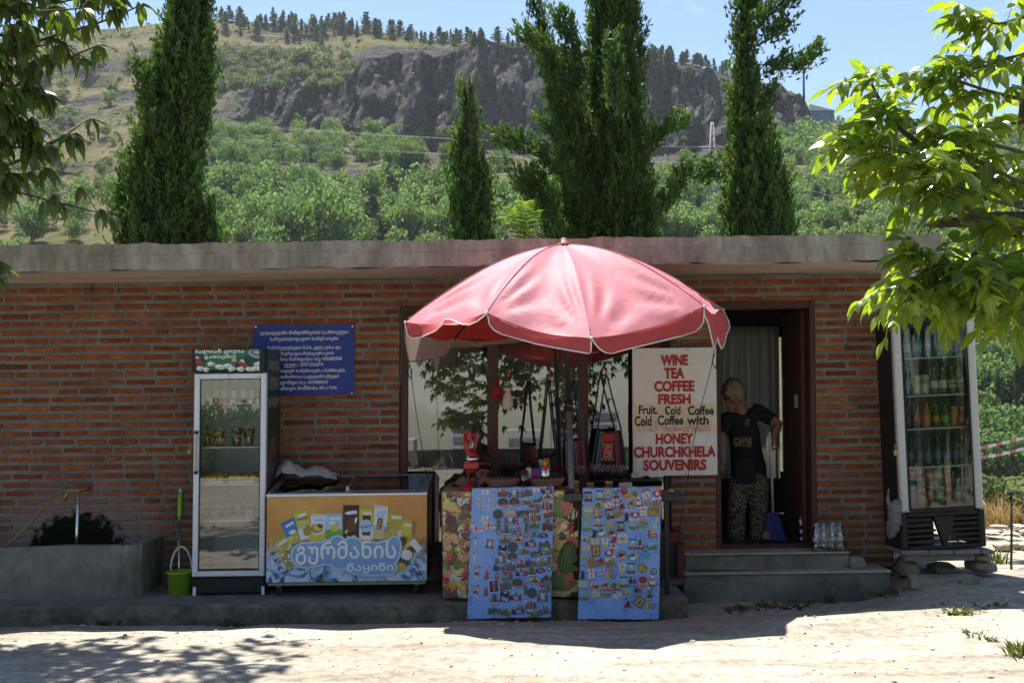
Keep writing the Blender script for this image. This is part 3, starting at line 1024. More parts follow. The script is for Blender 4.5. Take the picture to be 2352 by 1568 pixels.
def hill_mat():
 m=bpy.data.materials.new("mountain_slope")
 m.use_nodes=True
 nt=m.node_tree;L=nt.links
 bs=nt.nodes['Principled BSDF']
 bs.inputs['Roughness'].default_value=1.0
 bs.inputs['Specular IOR Level'].default_value=.0
 geo=_n(nt,'ShaderNodeNewGeometry')
 mpv=_n(nt,'ShaderNodeMapping',Scale=(1,1,.28))
 L.new(geo.outputs['Position'],mpv.inputs['Vector'])
 big=_n(nt,'ShaderNodeTexNoise',Scale=.035,Detail=8.0,Roughness=.65)
 fine=_n(nt,'ShaderNodeTexNoise',Scale=.42,Detail=8.0,Roughness=.75)
 crag=_n(nt,'ShaderNodeTexNoise',Scale=.22,Detail=10.0,Roughness=.80,Distortion=.4)
 for n in(big,fine):L.new(geo.outputs['Position'],n.inputs['Vector'])
 L.new(mpv.outputs['Vector'],crag.inputs['Vector'])
 gr=_n(nt,'ShaderNodeValToRGB')
 e=gr.color_ramp.elements
 e[0].position=.38;e[0].color=(.085,.115,.035,1)
 e[1].position=.72;e[1].color=(.33,.28,.19,1)
 x=e.new(.46);x.color=(.17,.170,.075,1)
 x=e.new(.57);x.color=(.255,.22,.14,1)
 mixn=_n(nt,'ShaderNodeMath',_operation='MULTIPLY_ADD');mixn.inputs[1].default_value=.55
 ad=_n(nt,'ShaderNodeMath',_operation='MULTIPLY');ad.inputs[1].default_value=.5
 L.new(big.outputs['Fac'],ad.inputs[0]);L.new(fine.outputs['Fac'],mixn.inputs[0]);L.new(ad.outputs[0],mixn.inputs[2])
 L.new(mixn.outputs[0],gr.inputs['Fac'])
 rk=_n(nt,'ShaderNodeValToRGB')
 e=rk.color_ramp.elements
 e[0].position=.43;e[0].color=(.026,.027,.031,1)
 e[1].position=.62;e[1].color=(.26,.245,.225,1)
 x=e.new(.53);x.color=(.105,.102,.102,1)
 cf=_n(nt,'ShaderNodeTexNoise',Scale=.75,Detail=8.0,Roughness=.8);L.new(geo.outputs['Position'],cf.inputs['Vector'])
 mst=_n(nt,'ShaderNodeMapping',Scale=(.06,.06,.55));L.new(geo.outputs['Position'],mst.inputs['Vector'])
 cs=_n(nt,'ShaderNodeTexNoise',Scale=1.0,Detail=6.0,Roughness=.7);L.new(mst.outputs['Vector'],cs.inputs['Vector'])
 c1=_n(nt,'ShaderNodeMath',_operation='MULTIPLY_ADD');c1.inputs[1].default_value=.55;c1.inputs[2].default_value=.0;L.new(cf.outputs['Fac'],c1.inputs[0])
 c2=_n(nt,'ShaderNodeMath',_operation='MULTIPLY_ADD');c2.inputs[1].default_value=.25;L.new(cs.outputs['Fac'],c2.inputs[0]);L.new(c1.outputs[0],c2.inputs[2])
 c3=_n(nt,'ShaderNodeMath',_operation='MULTIPLY_ADD');c3.inputs[1].default_value=.25;L.new(crag.outputs['Fac'],c3.inputs[0]);L.new(c2.outputs[0],c3.inputs[2])
 L.new(c3.outputs[0],rk.inputs['Fac'])
 sx=_n(nt,'ShaderNodeSeparateXYZ');L.new(geo.outputs['Normal'],sx.inputs[0])
 sm=_n(nt,'ShaderNodeMath',_operation='MULTIPLY_ADD');sm.inputs[1].default_value=.35
 L.new(fine.outputs['Fac'],sm.inputs[0]);L.new(sx.outputs['Z'],sm.inputs[2])
 mr=_n(nt,'ShaderNodeMapRange');mr.clamp=True
 mr.inputs['From Min'].default_value=.96;mr.inputs['From Max'].default_value=.78
 L.new(sm.outputs[0],mr.inputs['Value'])
 atr=_n(nt,'ShaderNodeAttribute',_attribute_name="Col")
 mxx=_n(nt,'ShaderNodeMath',_operation='MAXIMUM');L.new(atr.outputs['Fac'],mxx.inputs[0])
 mlt=_n(nt,'ShaderNodeMath',_operation='MULTIPLY');mlt.inputs[1].default_value=.55;L.new(mr.outputs[0],mlt.inputs[0]);L.new(mlt.outputs[0],mxx.inputs[1])
 mx=_n(nt,'ShaderNodeMixRGB')
 L.new(mxx.outputs[0],mx.inputs['Fac']);L.new(gr.outputs['Color'],mx.inputs['Color1']);L.new(rk.outputs['Color'],mx.inputs['Color2'])
 L.new(mx.outputs['Color'],bs.inputs['Base Color'])
 bp=_n(nt,'ShaderNodeBump',Strength=1.0,Distance=4.5)
 L.new(crag.outputs['Fac'],bp.inputs['Height'])
 bp2=_n(nt,'ShaderNodeBump',Strength=.8,Distance=.8)
 L.new(fine.outputs['Fac'],bp2.inputs['Height']);L.new(bp.outputs['Normal'],bp2.inputs['Normal'])
 L.new(bp2.outputs['Normal'],bs.inputs['Normal'])
 return m
hme.materials.append(hill_mat())
hill=bpy.data.objects.new("hillside",hme)
COL.objects.link(hill)
tag(hill,"dry grassy mountain with a long dark rock cliff behind the shop",None,None,"structure")
# far ridge at the right
mb=MB(shear=False)
fx=np.linspace(300,1500,60)
fr_=[(x,1500.0,345+12*math.sin(x*.011)+6*math.sin(x*.037)-.04*(x-300))for x in fx]
mb.sheet([[(x,1100.0,40.0)for x in fx],[(x,1300.0,z*.6)for x,_,z in fr_],fr_,[(x,1900.0,50)for x in fx]])
single(mb,"far_hill",mat("far_wooded_hill",(.07,.085,.05),rough=1,var=.3,scale=.05,spec=0),(0,0,0),"distant bluish hill ridge at the right behind the leaves",None,None,"structure")
TPY=900-TZ/TY*F
def on_hill(px,py,tmin=2.0,tmax=8.0):
 """terrain point seen at this spot (first surface from the front)"""
 j=(px-cpx[0])/(cpx[-1]-cpx[0])*(NC-1)
 j0=int(max(0,min(NC-2,j)))
 cand=np.where((TT>=tmin)&(TT<=tmax))[0]
 col_=TPY[cand,j0]
 hit=np.where(col_<=py)[0]
 i=cand[hit[0]]if len(hit)else cand[int(np.argmin(np.abs(col_-py)))]
 return Vector((TX[i,j0]+(j-j0)*(TX[i,j0+1]-TX[i,j0]),TY[i,j0],TZ[i,j0])),TT[i]
# ---- vegetation meshes
def leaf_mat(name,c1,c2,tr,tcol,rough=.55,spec=.25,objvar=True,scale=.5):
 m=bpy.data.materials.new(name)
 m.use_nodes=True
 nt=m.node_tree;L=nt.links
 bs=nt.nodes['Principled BSDF']
 bs.inputs['Roughness'].default_value=rough
 bs.inputs['Specular IOR Level'].default_value=spec
 at=_n(nt,'ShaderNodeAttribute',_attribute_name="Col")
 oi=_n(nt,'ShaderNodeObjectInfo')
 s=_n(nt,'ShaderNodeSeparateColor');L.new(at.outputs['Color'],s.inputs[0])
 ad=_n(nt,'ShaderNodeMath',_operation='ADD')
 L.new(s.outputs[0],ad.inputs[0])
 mu=_n(nt,'ShaderNodeMath',_operation='MULTIPLY');mu.inputs[1].default_value=.6 if objvar else.0
 L.new(oi.outputs['Random'],mu.inputs[0]);L.new(mu.outputs[0],ad.inputs[1])
 dv=_n(nt,'ShaderNodeMath',_operation='MULTIPLY');dv.inputs[1].default_value=.62 if objvar else 1.0
 L.new(ad.outputs[0],dv.inputs[0])
 mx=_n(nt,'ShaderNodeMixRGB',Color1=(*c1,1),Color2=(*c2,1))
 L.new(dv.outputs[0],mx.inputs['Fac'])
 L.new(mx.outputs['Color'],bs.inputs['Base Color'])
 t=_n(nt,'ShaderNodeBsdfTranslucent')
 mt=_n(nt,'ShaderNodeMixRGB',_blend_type='MULTIPLY',Fac=1.0,Color2=(*tcol,1))
 L.new(mx.outputs['Color'],mt.inputs['Color1']);L.new(mt.outputs['Color'],t.inputs['Color'])
 ms=_n(nt,'ShaderNodeMixShader',Fac=tr)
 L.new(bs.outputs[0],ms.inputs[1]);L.new(t.outputs[0],ms.inputs[2])
 L.new(ms.outputs[0],nt.nodes['Material Output'].inputs['Surface'])
 return m
bark=mat("grey_brown_bark",(.10,.075,.055),rough=.95,var=.3,scale=6,bump=.5,bscale=20,stretch=(4,4,.6))
fol_b=leaf_mat("broadleaf_foliage",(.062,.115,.044),(.140,.205,.082),.46,(1.8,1.8,1.0),spec=.08)
fol_bush=leaf_mat("bush_foliage",(.070,.105,.050),(.15,.185,.09),.42,(1.7,1.65,1.0),spec=.08)
fol_p=leaf_mat("pine_needles",(.055,.080,.042),(.10,.12,.062),.35,(1.2,1.2,.8))
fol_d=leaf_mat("dark_cypress_foliage",(.020,.036,.018),(.040,.060,.026),.15,(1.2,1.2,.8))
def quads(P,size,r,up=.0,aspect=1.0,N=None):
 """leafy little faces at points P"""
 n=len(P)
 a=r.normal(size=(n,3));
 if N is not None:a=a*.7+N*1.2
 a/=np.linalg.norm(a,axis=1)[:,None]
 b=r.normal(size=(n,3));b[:,2]+=up
 b-=a*np.sum(a*b,1)[:,None]
 b/=np.linalg.norm(b,axis=1)[:,None]
 c=np.cross(a,b)
 s=(size*r.uniform(.6,1.4,n))[:,None]
 v=np.stack([P-b*s*.5*aspect,P+c*s*.42-b*s*.05,P+b*s*.5*aspect+a*s*.12,P-c*s*.42-b*s*.05],1)
 return v.reshape(-1,3),np.arange(n*4).reshape(n,4)
def blob_crown(seed,n=520,lobes=9,flat=.85,size=.17):
 r=np.random.default_rng(seed)
 cs=r.normal(size=(lobes,3));cs/=np.linalg.norm(cs,axis=1)[:,None]
 cs*=r.uniform(.25,.62,(lobes,1));cs[:,2]*=flat
 rad=r.uniform(.3,.5,lobes)
 k=r.integers(0,lobes,n)
 d=r.normal(size=(n,3));d/=np.linalg.norm(d,axis=1)[:,None]
 P=cs[k]+d*(rad[k]*r.uniform(.75,1.05,n))[:,None]
 P[:,2]=P[:,2]*flat+.75
 P[:,2]=np.maximum(P[:,2],.05)
 v,f=quads(P,size,r,N=d)
 c=np.repeat(np.clip(r.uniform(0,1,n)*.55+.45*(k%3)/2,0,1),4)
 return v,f,np.stack([c,c,c],1)
def with_trunk(v,f,c,r0,h,mats):
 a=np.arange(5)*2*np.pi/5
 tv=np.concatenate([np.stack([r0*np.cos(a),r0*np.sin(a),a*0-.15],1),np.stack([r0*.5*np.cos(a),r0*.5*np.sin(a),a*0+h],1)])
 k=len(v)
 tf_=np.array([[k+i,k+(i+1)%5,k+5+(i+1)%5,k+5+i]for i in range(5)])
 return np.concatenate([v,tv]),np.concatenate([f,tf_]),np.concatenate([c,np.full((10,3),.3)]),len(f)
def veg_mesh(name,v,f,c,r0,h,fol):
 v,f,c,nf=with_trunk(v,f,c,r0,h,None)
 me=np_mesh(name,v,f,c)
 me.materials.append(fol);me.materials.append(bark)
 mi=np.zeros(len(f),np.int32);mi[nf:]=1
 me.polygons.foreach_set("material_index",mi)
 return me
broad=[veg_mesh("broadleaf_tree",*blob_crown(40+i,n=1300,lobes=13,size=.105),.05,.8,fol_b)for i in range(6)]
bushes=[veg_mesh("bush",*blob_crown(60+i,n=520,lobes=7,flat=.7,size=.14),.04,.4,fol_bush)for i in range(5)]
def pine_crown(seed):
 r=np.random.default_rng(seed)
 P=[]
 for t in np.linspace(.16,1.0,13):
  rad=.27*(1.05-t)**.55*r.uniform(.6,1.2)
  for b in range(6):
   a=r.uniform(0,6.28)
   for k in range(8):
    u=r.uniform(.1,1)
    P.append((rad*u*math.cos(a)+r.normal()*.02,rad*u*math.sin(a)+r.normal()*.02,t+.03*u+r.normal()*.018))
 P=np.array(P)
 v,f=quads(P,.07,r)
 c=np.repeat(r.uniform(0,1,len(P)),4)
 return v,f,np.stack([c,c,c],1)
pines=[veg_mesh("pine_tree",*pine_crown(80+i),.014,1.0,fol_p)for i in range(6)]
def spire_crown(seed,wd=.11):
 r=np.random.default_rng(seed)
 n=700
 t=r.uniform(0,1,n)**.85
 rad=wd*np.clip(np.minimum(t*5+.45,(1-t)*1.5+.02),0,1)*r.uniform(.7,1.05,n)
 a=r.uniform(0,6.28,n)
 P=np.stack([rad*np.cos(a),rad*np.sin(a),t],1)
 v,f=quads(P,.05,r,up=2.0,aspect=1.6)
 c=np.repeat(r.uniform(0,1,n),4)
 return v,f,np.stack([c,c,c],1)
spires=[veg_mesh("cypress_tree",*spire_crown(90+i),.02,.6,fol_d)for i in range(3)]
FAR=[]
def plant(me,name,px,py,hpx,label,cat,group,wide=1.0,tmin=2.0,tmax=8.0,sink=.05):
 p,t=on_hill(px,py,tmin,tmax)
 h=hpx/F*p.y
 o=inst(name,me,p-Vector((0,0,h*sink)),(0,0,rng.uniform(0,6.28)),(h*wide,h*wide,h))
 tag(o,label,cat,group)
 FAR.append((o,px,py,hpx,group))
 return o
G_P="pines along the ridge"
def pine_label(px):
 if px<820:return "small dark pine in the grove on the ridge at the left"
 if px<1230:return "small dark pine in the row along the cliff top"
 return "small dark pine on the ridge between the big cypresses"
for i in range(185):
 u=rng.random()
 if u<.5:
  px=rng.uniform(488,815);py=float(ridge(px))+rng.uniform(4,62)*rng.random()
 elif u<.82:
  px=rng.uniform(820,1225);py=float(ridge(px))+rng.uniform(1,16)
 else:
  px=rng.uniform(1490,1680);py=float(ridge(px))+rng.uniform(1,8)
 plant(rng.choice(pines),"pine_tree",px,py,rng.uniform(14,44)*(.85 if px>1400 else 1),pine_label(px),"tree",G_P,rng.uniform(.85,1.8),6.2,8.0)
plant(spires[0],"cypress_tree",815,78,44,"narrow dark spruce standing alone on the ridge skyline","tree","",.9,6.2,8.0)
plant(spires[1],"cypress_tree",1215,104,40,"narrow dark cypress on the skyline left of the big cypress","tree","",.7,6.2,8.0)
def bush_label(px,py):
 if px<300:return "green bush on the dry slope behind the left foreground leaves"
 if py<250:return "green bush on the dry grass right of the left cypress"
 return "green bush low on the slope right of the left cypress"
for i in range(190):
 px=rng.uniform(-60,300)if i%2 else rng.uniform(470,800)
 py=rng.uniform(125,530)if px<300 else rng.uniform(125,215)
 plant(rng.choice(bushes),"bush",px,py,rng.uniform(13,36),bush_label(px,py),"bush","bushes scattered on the dry slope",.85,2.6,7.9)
for px,py,h in((705,150,42),(740,158,34),(612,160,24),(640,175,26)):
 plant(bushes[0],"bush",px,py,h,bush_label(px,py),"bush","bushes scattered on the dry slope",1.1,5,7.9)
for i in range(46):
 px=rng.uniform(600,1840);py=float(ctop(px))+(float(cbot(px))-float(ctop(px)))*rng.uniform(.05,.95)
 plant(rng.choice(bushes),"bush",px,py,rng.uniform(6,15),"little bush clinging to the dark cliff face","bush","bushes on the cliff",.8,5.9,7.2)
def wood_label(px):
 if px<600:return "leafy green tree low on the hill just right of the left cypress"
 if px<1020:return "leafy green tree on the hill between the left and narrow cypresses"
 if px<1240:return "leafy green tree on the hill right of the narrow cypress"
 if px<1660:return "leafy green tree on the hill between the two tall right cypresses"
 if px<1990:return "leafy green tree on the slope right of the rightmost cypress"
 return "leafy green tree on the slope behind the walnut branch"
G_M="trees of the wood on the lower mountain"
for i in range(130):
 px=rng.uniform(470,1045)
 top_,bot_=float(np.interp(px,[470,600,800,1045],[292,285,292,310])),float(np.interp(px,[470,700,900,1045],[385,402,385,375]))
 py=rng.uniform(top_+20,bot_)
 plant(rng.choice(broad),"broadleaf_tree",px,py,rng.uniform(26,46),wood_label(px),"tree",G_M,.62,3.0,6.3)
for i in range(80):
 px=rng.uniform(380,1680)if i%5 else rng.uniform(-40,300)
 py=rng.uniform(452,575)
 plant(rng.choice(broad),"broadleaf_tree",px,py,rng.uniform(42,78),wood_label(px),"tree",G_M,.62,2.3,4.2)
for i in range(36):
 px=rng.uniform(1060,1680)
 py=rng.uniform(345,455)
 plant(rng.choice(broad),"broadleaf_tree",px,py,rng.uniform(26,48),wood_label(px),"tree",G_M,.62,3.0,6.3)
for i in range(54):
 px=rng.uniform(1760,2360)
 py=rng.uniform(330,560)
 plant(rng.choice(broad),"broadleaf_tree",px,py,rng.uniform(28,56),wood_label(px),"tree",G_M,.7,2.3,7.2)
# the rest of the wood, too many to tell apart, as one mass
def mass(name,specs,protos_,mats_,label):
 VV,FF,CC,MM=[],[],[],[]
 k=0
 data=[]
 for me in protos_:
  v=np.empty(len(me.vertices)*3,np.float32);me.vertices.foreach_get("co",v)
  f=np.empty(len(me.polygons)*4,np.int32);me.loops.foreach_get("vertex_index",f)
  c=np.empty(len(me.vertices)*4,np.float32);me.color_attributes["Col"].data.foreach_get("color",c)
  mi=np.empty(len(me.polygons),np.int32);me.polygons.foreach_get("material_index",mi)
  data.append((v.reshape(-1,3),f.reshape(-1,4),c.reshape(-1,4)[:,:3],mi))
 for(p,sx,sz)in specs:
  v,f,c,mi=data[rng.randrange(len(data))]
  a=rng.uniform(0,6.28)
  Rm=np.array([[math.cos(a),-math.sin(a),0],[math.sin(a),math.cos(a),0],[0,0,1]])
  VV.append((v@Rm.T)*np.array([sx,sx,sz])+np.array(p));FF.append(f+k);MM.append(mi)
  CC.append(np.clip(c*.6+rng.random()*.7,0,1.3))
  k+=len(v)
 me=np_mesh(name,np.concatenate(VV),np.concatenate(FF),np.concatenate(CC))
 for m_ in mats_:me.materials.append(m_)
 me.polygons.foreach_set("material_index",np.concatenate(MM))
 o=bpy.data.objects.new(name,me);COL.objects.link(o)
 return tag(o,label,None,None,"stuff")
lite=[veg_mesh("t",*blob_crown(140+i,n=450,lobes=10,size=.155),.05,.8,fol_b)for i in range(4)]
specs=[]
for i in range(430):
 px=rng.uniform(1700,2420);py=rng.uniform(310,585)
 p,t=on_hill(px,py,2.0,7.4);h=rng.uniform(24,46)/F*p.y
 specs.append((p-Vector((0,0,h*.1)),h*.8,h))
for i in range(330):
 px=rng.uniform(300,1720);py=rng.uniform(430 if px>420 else 500,590)
 p,t=on_hill(px,py,2.0,4.3);h=rng.uniform(30,60)/F*p.y
 specs.append((p-Vector((0,0,h*.1)),h*.75,h))
mass("woodland",specs,lite,[fol_b,bark],"dense green woodland covering the foot of the mountain")
specs=[]
lite=[veg_mesh("t",*blob_crown(150+i,n=720,lobes=12,size=.115),.05,.8,fol_b)for i in range(4)]
for i in range(230):
 px=rng.uniform(2150,2480);py=rng.uniform(560,1120)
 p,t=on_hill(px,py,1.0,3.2);h=rng.uniform(50,110)/F*p.y
 specs.append((p-Vector((0,0,h*.2)),h*.8,h))
for i in range(70):
 px=rng.uniform(-300,2600);py=rng.uniform(600,900)
 p,t=on_hill(px,py,1.2,3.2);h=rng.uniform(40,80)/F*p.y
 specs.append((p-Vector((0,0,h*.2)),h*.8,h))
mass("valley_woodland",specs,lite,[fol_b,bark],"dense green wood in the valley right of the drinks cabinet")
# low scrub on the dry slope
tuft=[veg_mesh("t",*blob_crown(170+i,n=26,lobes=4,flat=.6,size=.5),.02,.1,fol_bush)for i in range(4)]
specs=[]
for i in range(2700):
 px=rng.uniform(-80,1860)
 py=rng.uniform(float(ridge(px))+2,545)
 c0,c1=float(ctop(px)),float(cbot(px))
 if px>560 and c0+4<py<c1 and rng.random()<.86:continue
 p,t=on_hill(px,py,2.6,8.0);h=rng.uniform(3,11)/F*p.y
 specs.append((p,h*1.0,h*.8))
mass("scrub",specs,tuft,[fol_bush,bark],"low scrub and weeds dotted over the dry slope")
# nearer bright tree and dark conifers above the roof line
for px,py,h,wd in((730,590,130,.62),(655,580,96,.6),(935,570,78,.6)):
 plant(broad[0],"broadleaf_tree",px,py,h,{730:"big round bright green tree just above the eaves",655:"smaller green tree left of the big round one above the eaves",935:"rounded tree left of the narrow cypress above the eaves"}[px],"tree","",wd,1.5,3.3)
for px,py,h in((852,560,96),):
 plant(pines[2],"pine_tree",px,py,h,"dark spreading conifer right of the big round tree","tree","",1.7,1.5,3.3)
for px,py,h in((1160,470,46),(1172,474,40),(1183,470,50),(1147,475,36)):
 plant(spires[2],"cypress_tree",px,py,h,"small dark spire tree in the cluster right of the narrow cypress","tree","cluster of dark spire trees",.9,2,5)
plant(spires[0],"cypress_tree",1572,486,108,"tall dark cypress beside the pylon, left one of the pair","tree","",.75,2,4)
plant(spires[1],"cypress_tree",1590,484,62,"dark cypress beside the pylon, shorter one of the pair","tree","",1.0,2,4)
for px,py,h in((1880,480,60),(1905,486,54),(1860,490,44)):
 plant(pines[1],"pine_tree",px,py,h,"dark conifer on the slope right of the rightmost cypress","tree","dark conifers on the right slope",1.3,2,5)
plant(spires[0],"cypress_tree",2342,1010,232,"tall dark cypress in the valley at the right edge","tree","",.62,1,3.2)
plant(spires[1],"cypress_tree",2292,985,130,"middle dark cypress in the valley right of the drinks cabinet","tree","",.75,1,3.2)
plant(spires[2],"cypress_tree",2268,960,84,"smallest dark cypress in the valley right of the drinks cabinet","tree","",.8,1,3.2)
# ---- things on the mountain
pale=mat("galvanised_steel",(.20,.205,.21),rough=.6,var=.1)
b=on_hill(1640,505,2.0,4.2)[0]
hp=228/F*b.y
wb=30/F*b.y
mb=MB(shear=False)
def leg_at(t,s,q):
 wv=wb*(1-.86*min(1,t*1.06))
 return Vector((b.x+s*wv/2+.02*hp*0,b.y+q*wv/2,b.z+t*hp))
for s in(-1,1):
 for q in(-1,1):
  mb.tube([leg_at(0,s,q),leg_at(1,s,q)],.075,4)
lv_=[0,.14,.27,.39,.50,.60,.69,.77,.84,.90,.95,1.0]
for a_,c_ in zip(lv_[:-1],lv_[1:]):
 for q in(-1,1):
  mb.tube([leg_at(a_,-1,q),leg_at(c_,1,q)],.04,3);mb.tube([leg_at(a_,1,q),leg_at(c_,-1,q)],.04,3)
  mb.tube([leg_at(a_,q,-1),leg_at(c_,q,1)],.04,3)
pyl=empty("pylon",b,"pale steel lattice pylon on the wooded slope between the cypresses","pylon")
mb.build("lattice",pale,pyl)
for t,wd in((.58,2.6),(.74,2.4)):
 mb=MB(shear=False)
 for q in(-.25,.25):
  mb.tube([Vector((b.x-wd,b.y+q,b.z+t*hp)),Vector((b.x+wd,b.y+q,b.z+t*hp))],.09,4)
 mb.tube([Vector((b.x-wd,b.y,b.z+t*hp)),Vector((b.x,b.y,b.z+(t+.035)*hp)),Vector((b.x+wd,b.y,b.z+t*hp))],.06,4)
 mb.build("crossarm",pale,pyl)
wire_m=mat("grey_wire",(.25,.25,.27),rough=.5,var=0)
def wire(name,a,c,sag,rad,label,m,n=26,group=None,ext=0):
 mb=MB(shear=False)
 pts=[a.lerp(c,i/n)-Vector((0,0,sag*4*(i/n)*(1-i/n)))for i in range(n+1)]
 mb.tube(pts,rad,4)
 return single(mb,name,m,a,label,"cable",group)
for i,(t,s,l)in enumerate(((.58,-2.6,"lower near"),(.58,2.6,"lower far"),(.74,-2.4,"upper near"),(.74,2.4,"upper far"))):
 e=Vector((b.x+s,b.y,b.z+t*hp))
 f_=U(-100,(250,262,214,224)[i],260)
 wire("power_line",f_,e,2.2,.018,"thin grey power line running from the pylon across the mountain to the left",wire_m,group="power lines from the pylon")
 g_=U(2420,(560,548,470,462)[i],150)
 wire("power_line",e,g_,1.5,.014,"thin grey power line running from the pylon down to the right",wire_m,group="power lines to the right")
# mast and glass building on the ridge end
p_=on_hill(1852,222,6.2,8.0)[0]
mb=MB(shear=False);mb.tube([p_-Vector((0,0,2)),p_+Vector((0,0,96/F*p_.y))],[.42,.3],6)
single(mb,"mast",darkm,p_,"tall thin dark mast on the right end of the ridge","mast")
c0,c1=U(1862,292,470),U(1916,292,470)
gb=empty("glass_building",U(1890,292,470),"blue glass building on the right end of the ridge","building")
bl_m=mat("blue_glazing",(.05,.14,.25),rough=.15,var=.2,scale=.2,spec=.6)
tz_=U(1890,254,470).z
mb=MB(shear=False);mb.box(c0.x,c1.x,470,484,c0.z-4,tz_);mb.build("glazing",bl_m,gb)
mb=MB(shear=False)
mb.add([(c0.x-.3,469.5,tz_+2.6),(c1.x+.3,469.5,tz_),(c1.x+.3,485,tz_),(c0.x-.3,485,tz_+2.6),(c0.x-.3,469.5,tz_-.1),(c1.x+.3,469.5,tz_-.1),(c1.x+.3,485,tz_-.1),(c0.x-.3,485,tz_-.1)],[(0,1,2,3),(4,5,1,0),(5,6,2,1),(6,7,3,2),(7,4,0,3)])
mb.build("roof",mat("pale_roof_sheet",(.5,.5,.48),var=.1),gb)
for i in range(9):
 x=c0.x+(c1.x-c0.x)*i/8
 mb=MB(shear=False);mb.box(x-.12,x+.12,469.7,469.99,c0.z-4,tz_-.1);mb.build("mullion",darkm,gb)
# ---- tall cypresses right behind the shop
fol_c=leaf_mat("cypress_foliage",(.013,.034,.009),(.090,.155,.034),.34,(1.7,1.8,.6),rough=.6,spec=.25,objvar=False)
cone_m=mat("brown_seed_cone",(.20,.115,.06),rough=.8,var=.3,scale=20)
def plume_quads(base,dirs,lens,per,size,r,spread=.085):
 n=len(base)
 t=r.uniform(0,1,(n,per))
 P=base[:,None,:]+dirs[:,None,:]*(lens[:,None]*t)[:,:,None]+r.normal(size=(n,per,3))*(spread*(1.12-t))[:,:,None]
 P=P.reshape(-1,3)
 b=np.repeat(dirs,per,0)+r.normal(size=P.shape)*.45
 b/=np.linalg.norm(b,axis=1)[:,None]
 a=r.normal(size=P.shape)
 a-=b*np.sum(a*b,1)[:,None];a/=np.linalg.norm(a,axis=1)[:,None]
 c=np.cross(a,b)
 s=(size*r.uniform(.6,1.4,len(P)))[:,None]
 v=np.stack([P-b*s*.7,P+c*s*.24,P+b*s*.75+a*s*.1,P-c*s*.24],1)
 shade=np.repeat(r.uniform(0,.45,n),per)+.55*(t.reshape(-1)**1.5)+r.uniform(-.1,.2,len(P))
 return v.reshape(-1,3),np.repeat(shade,4)
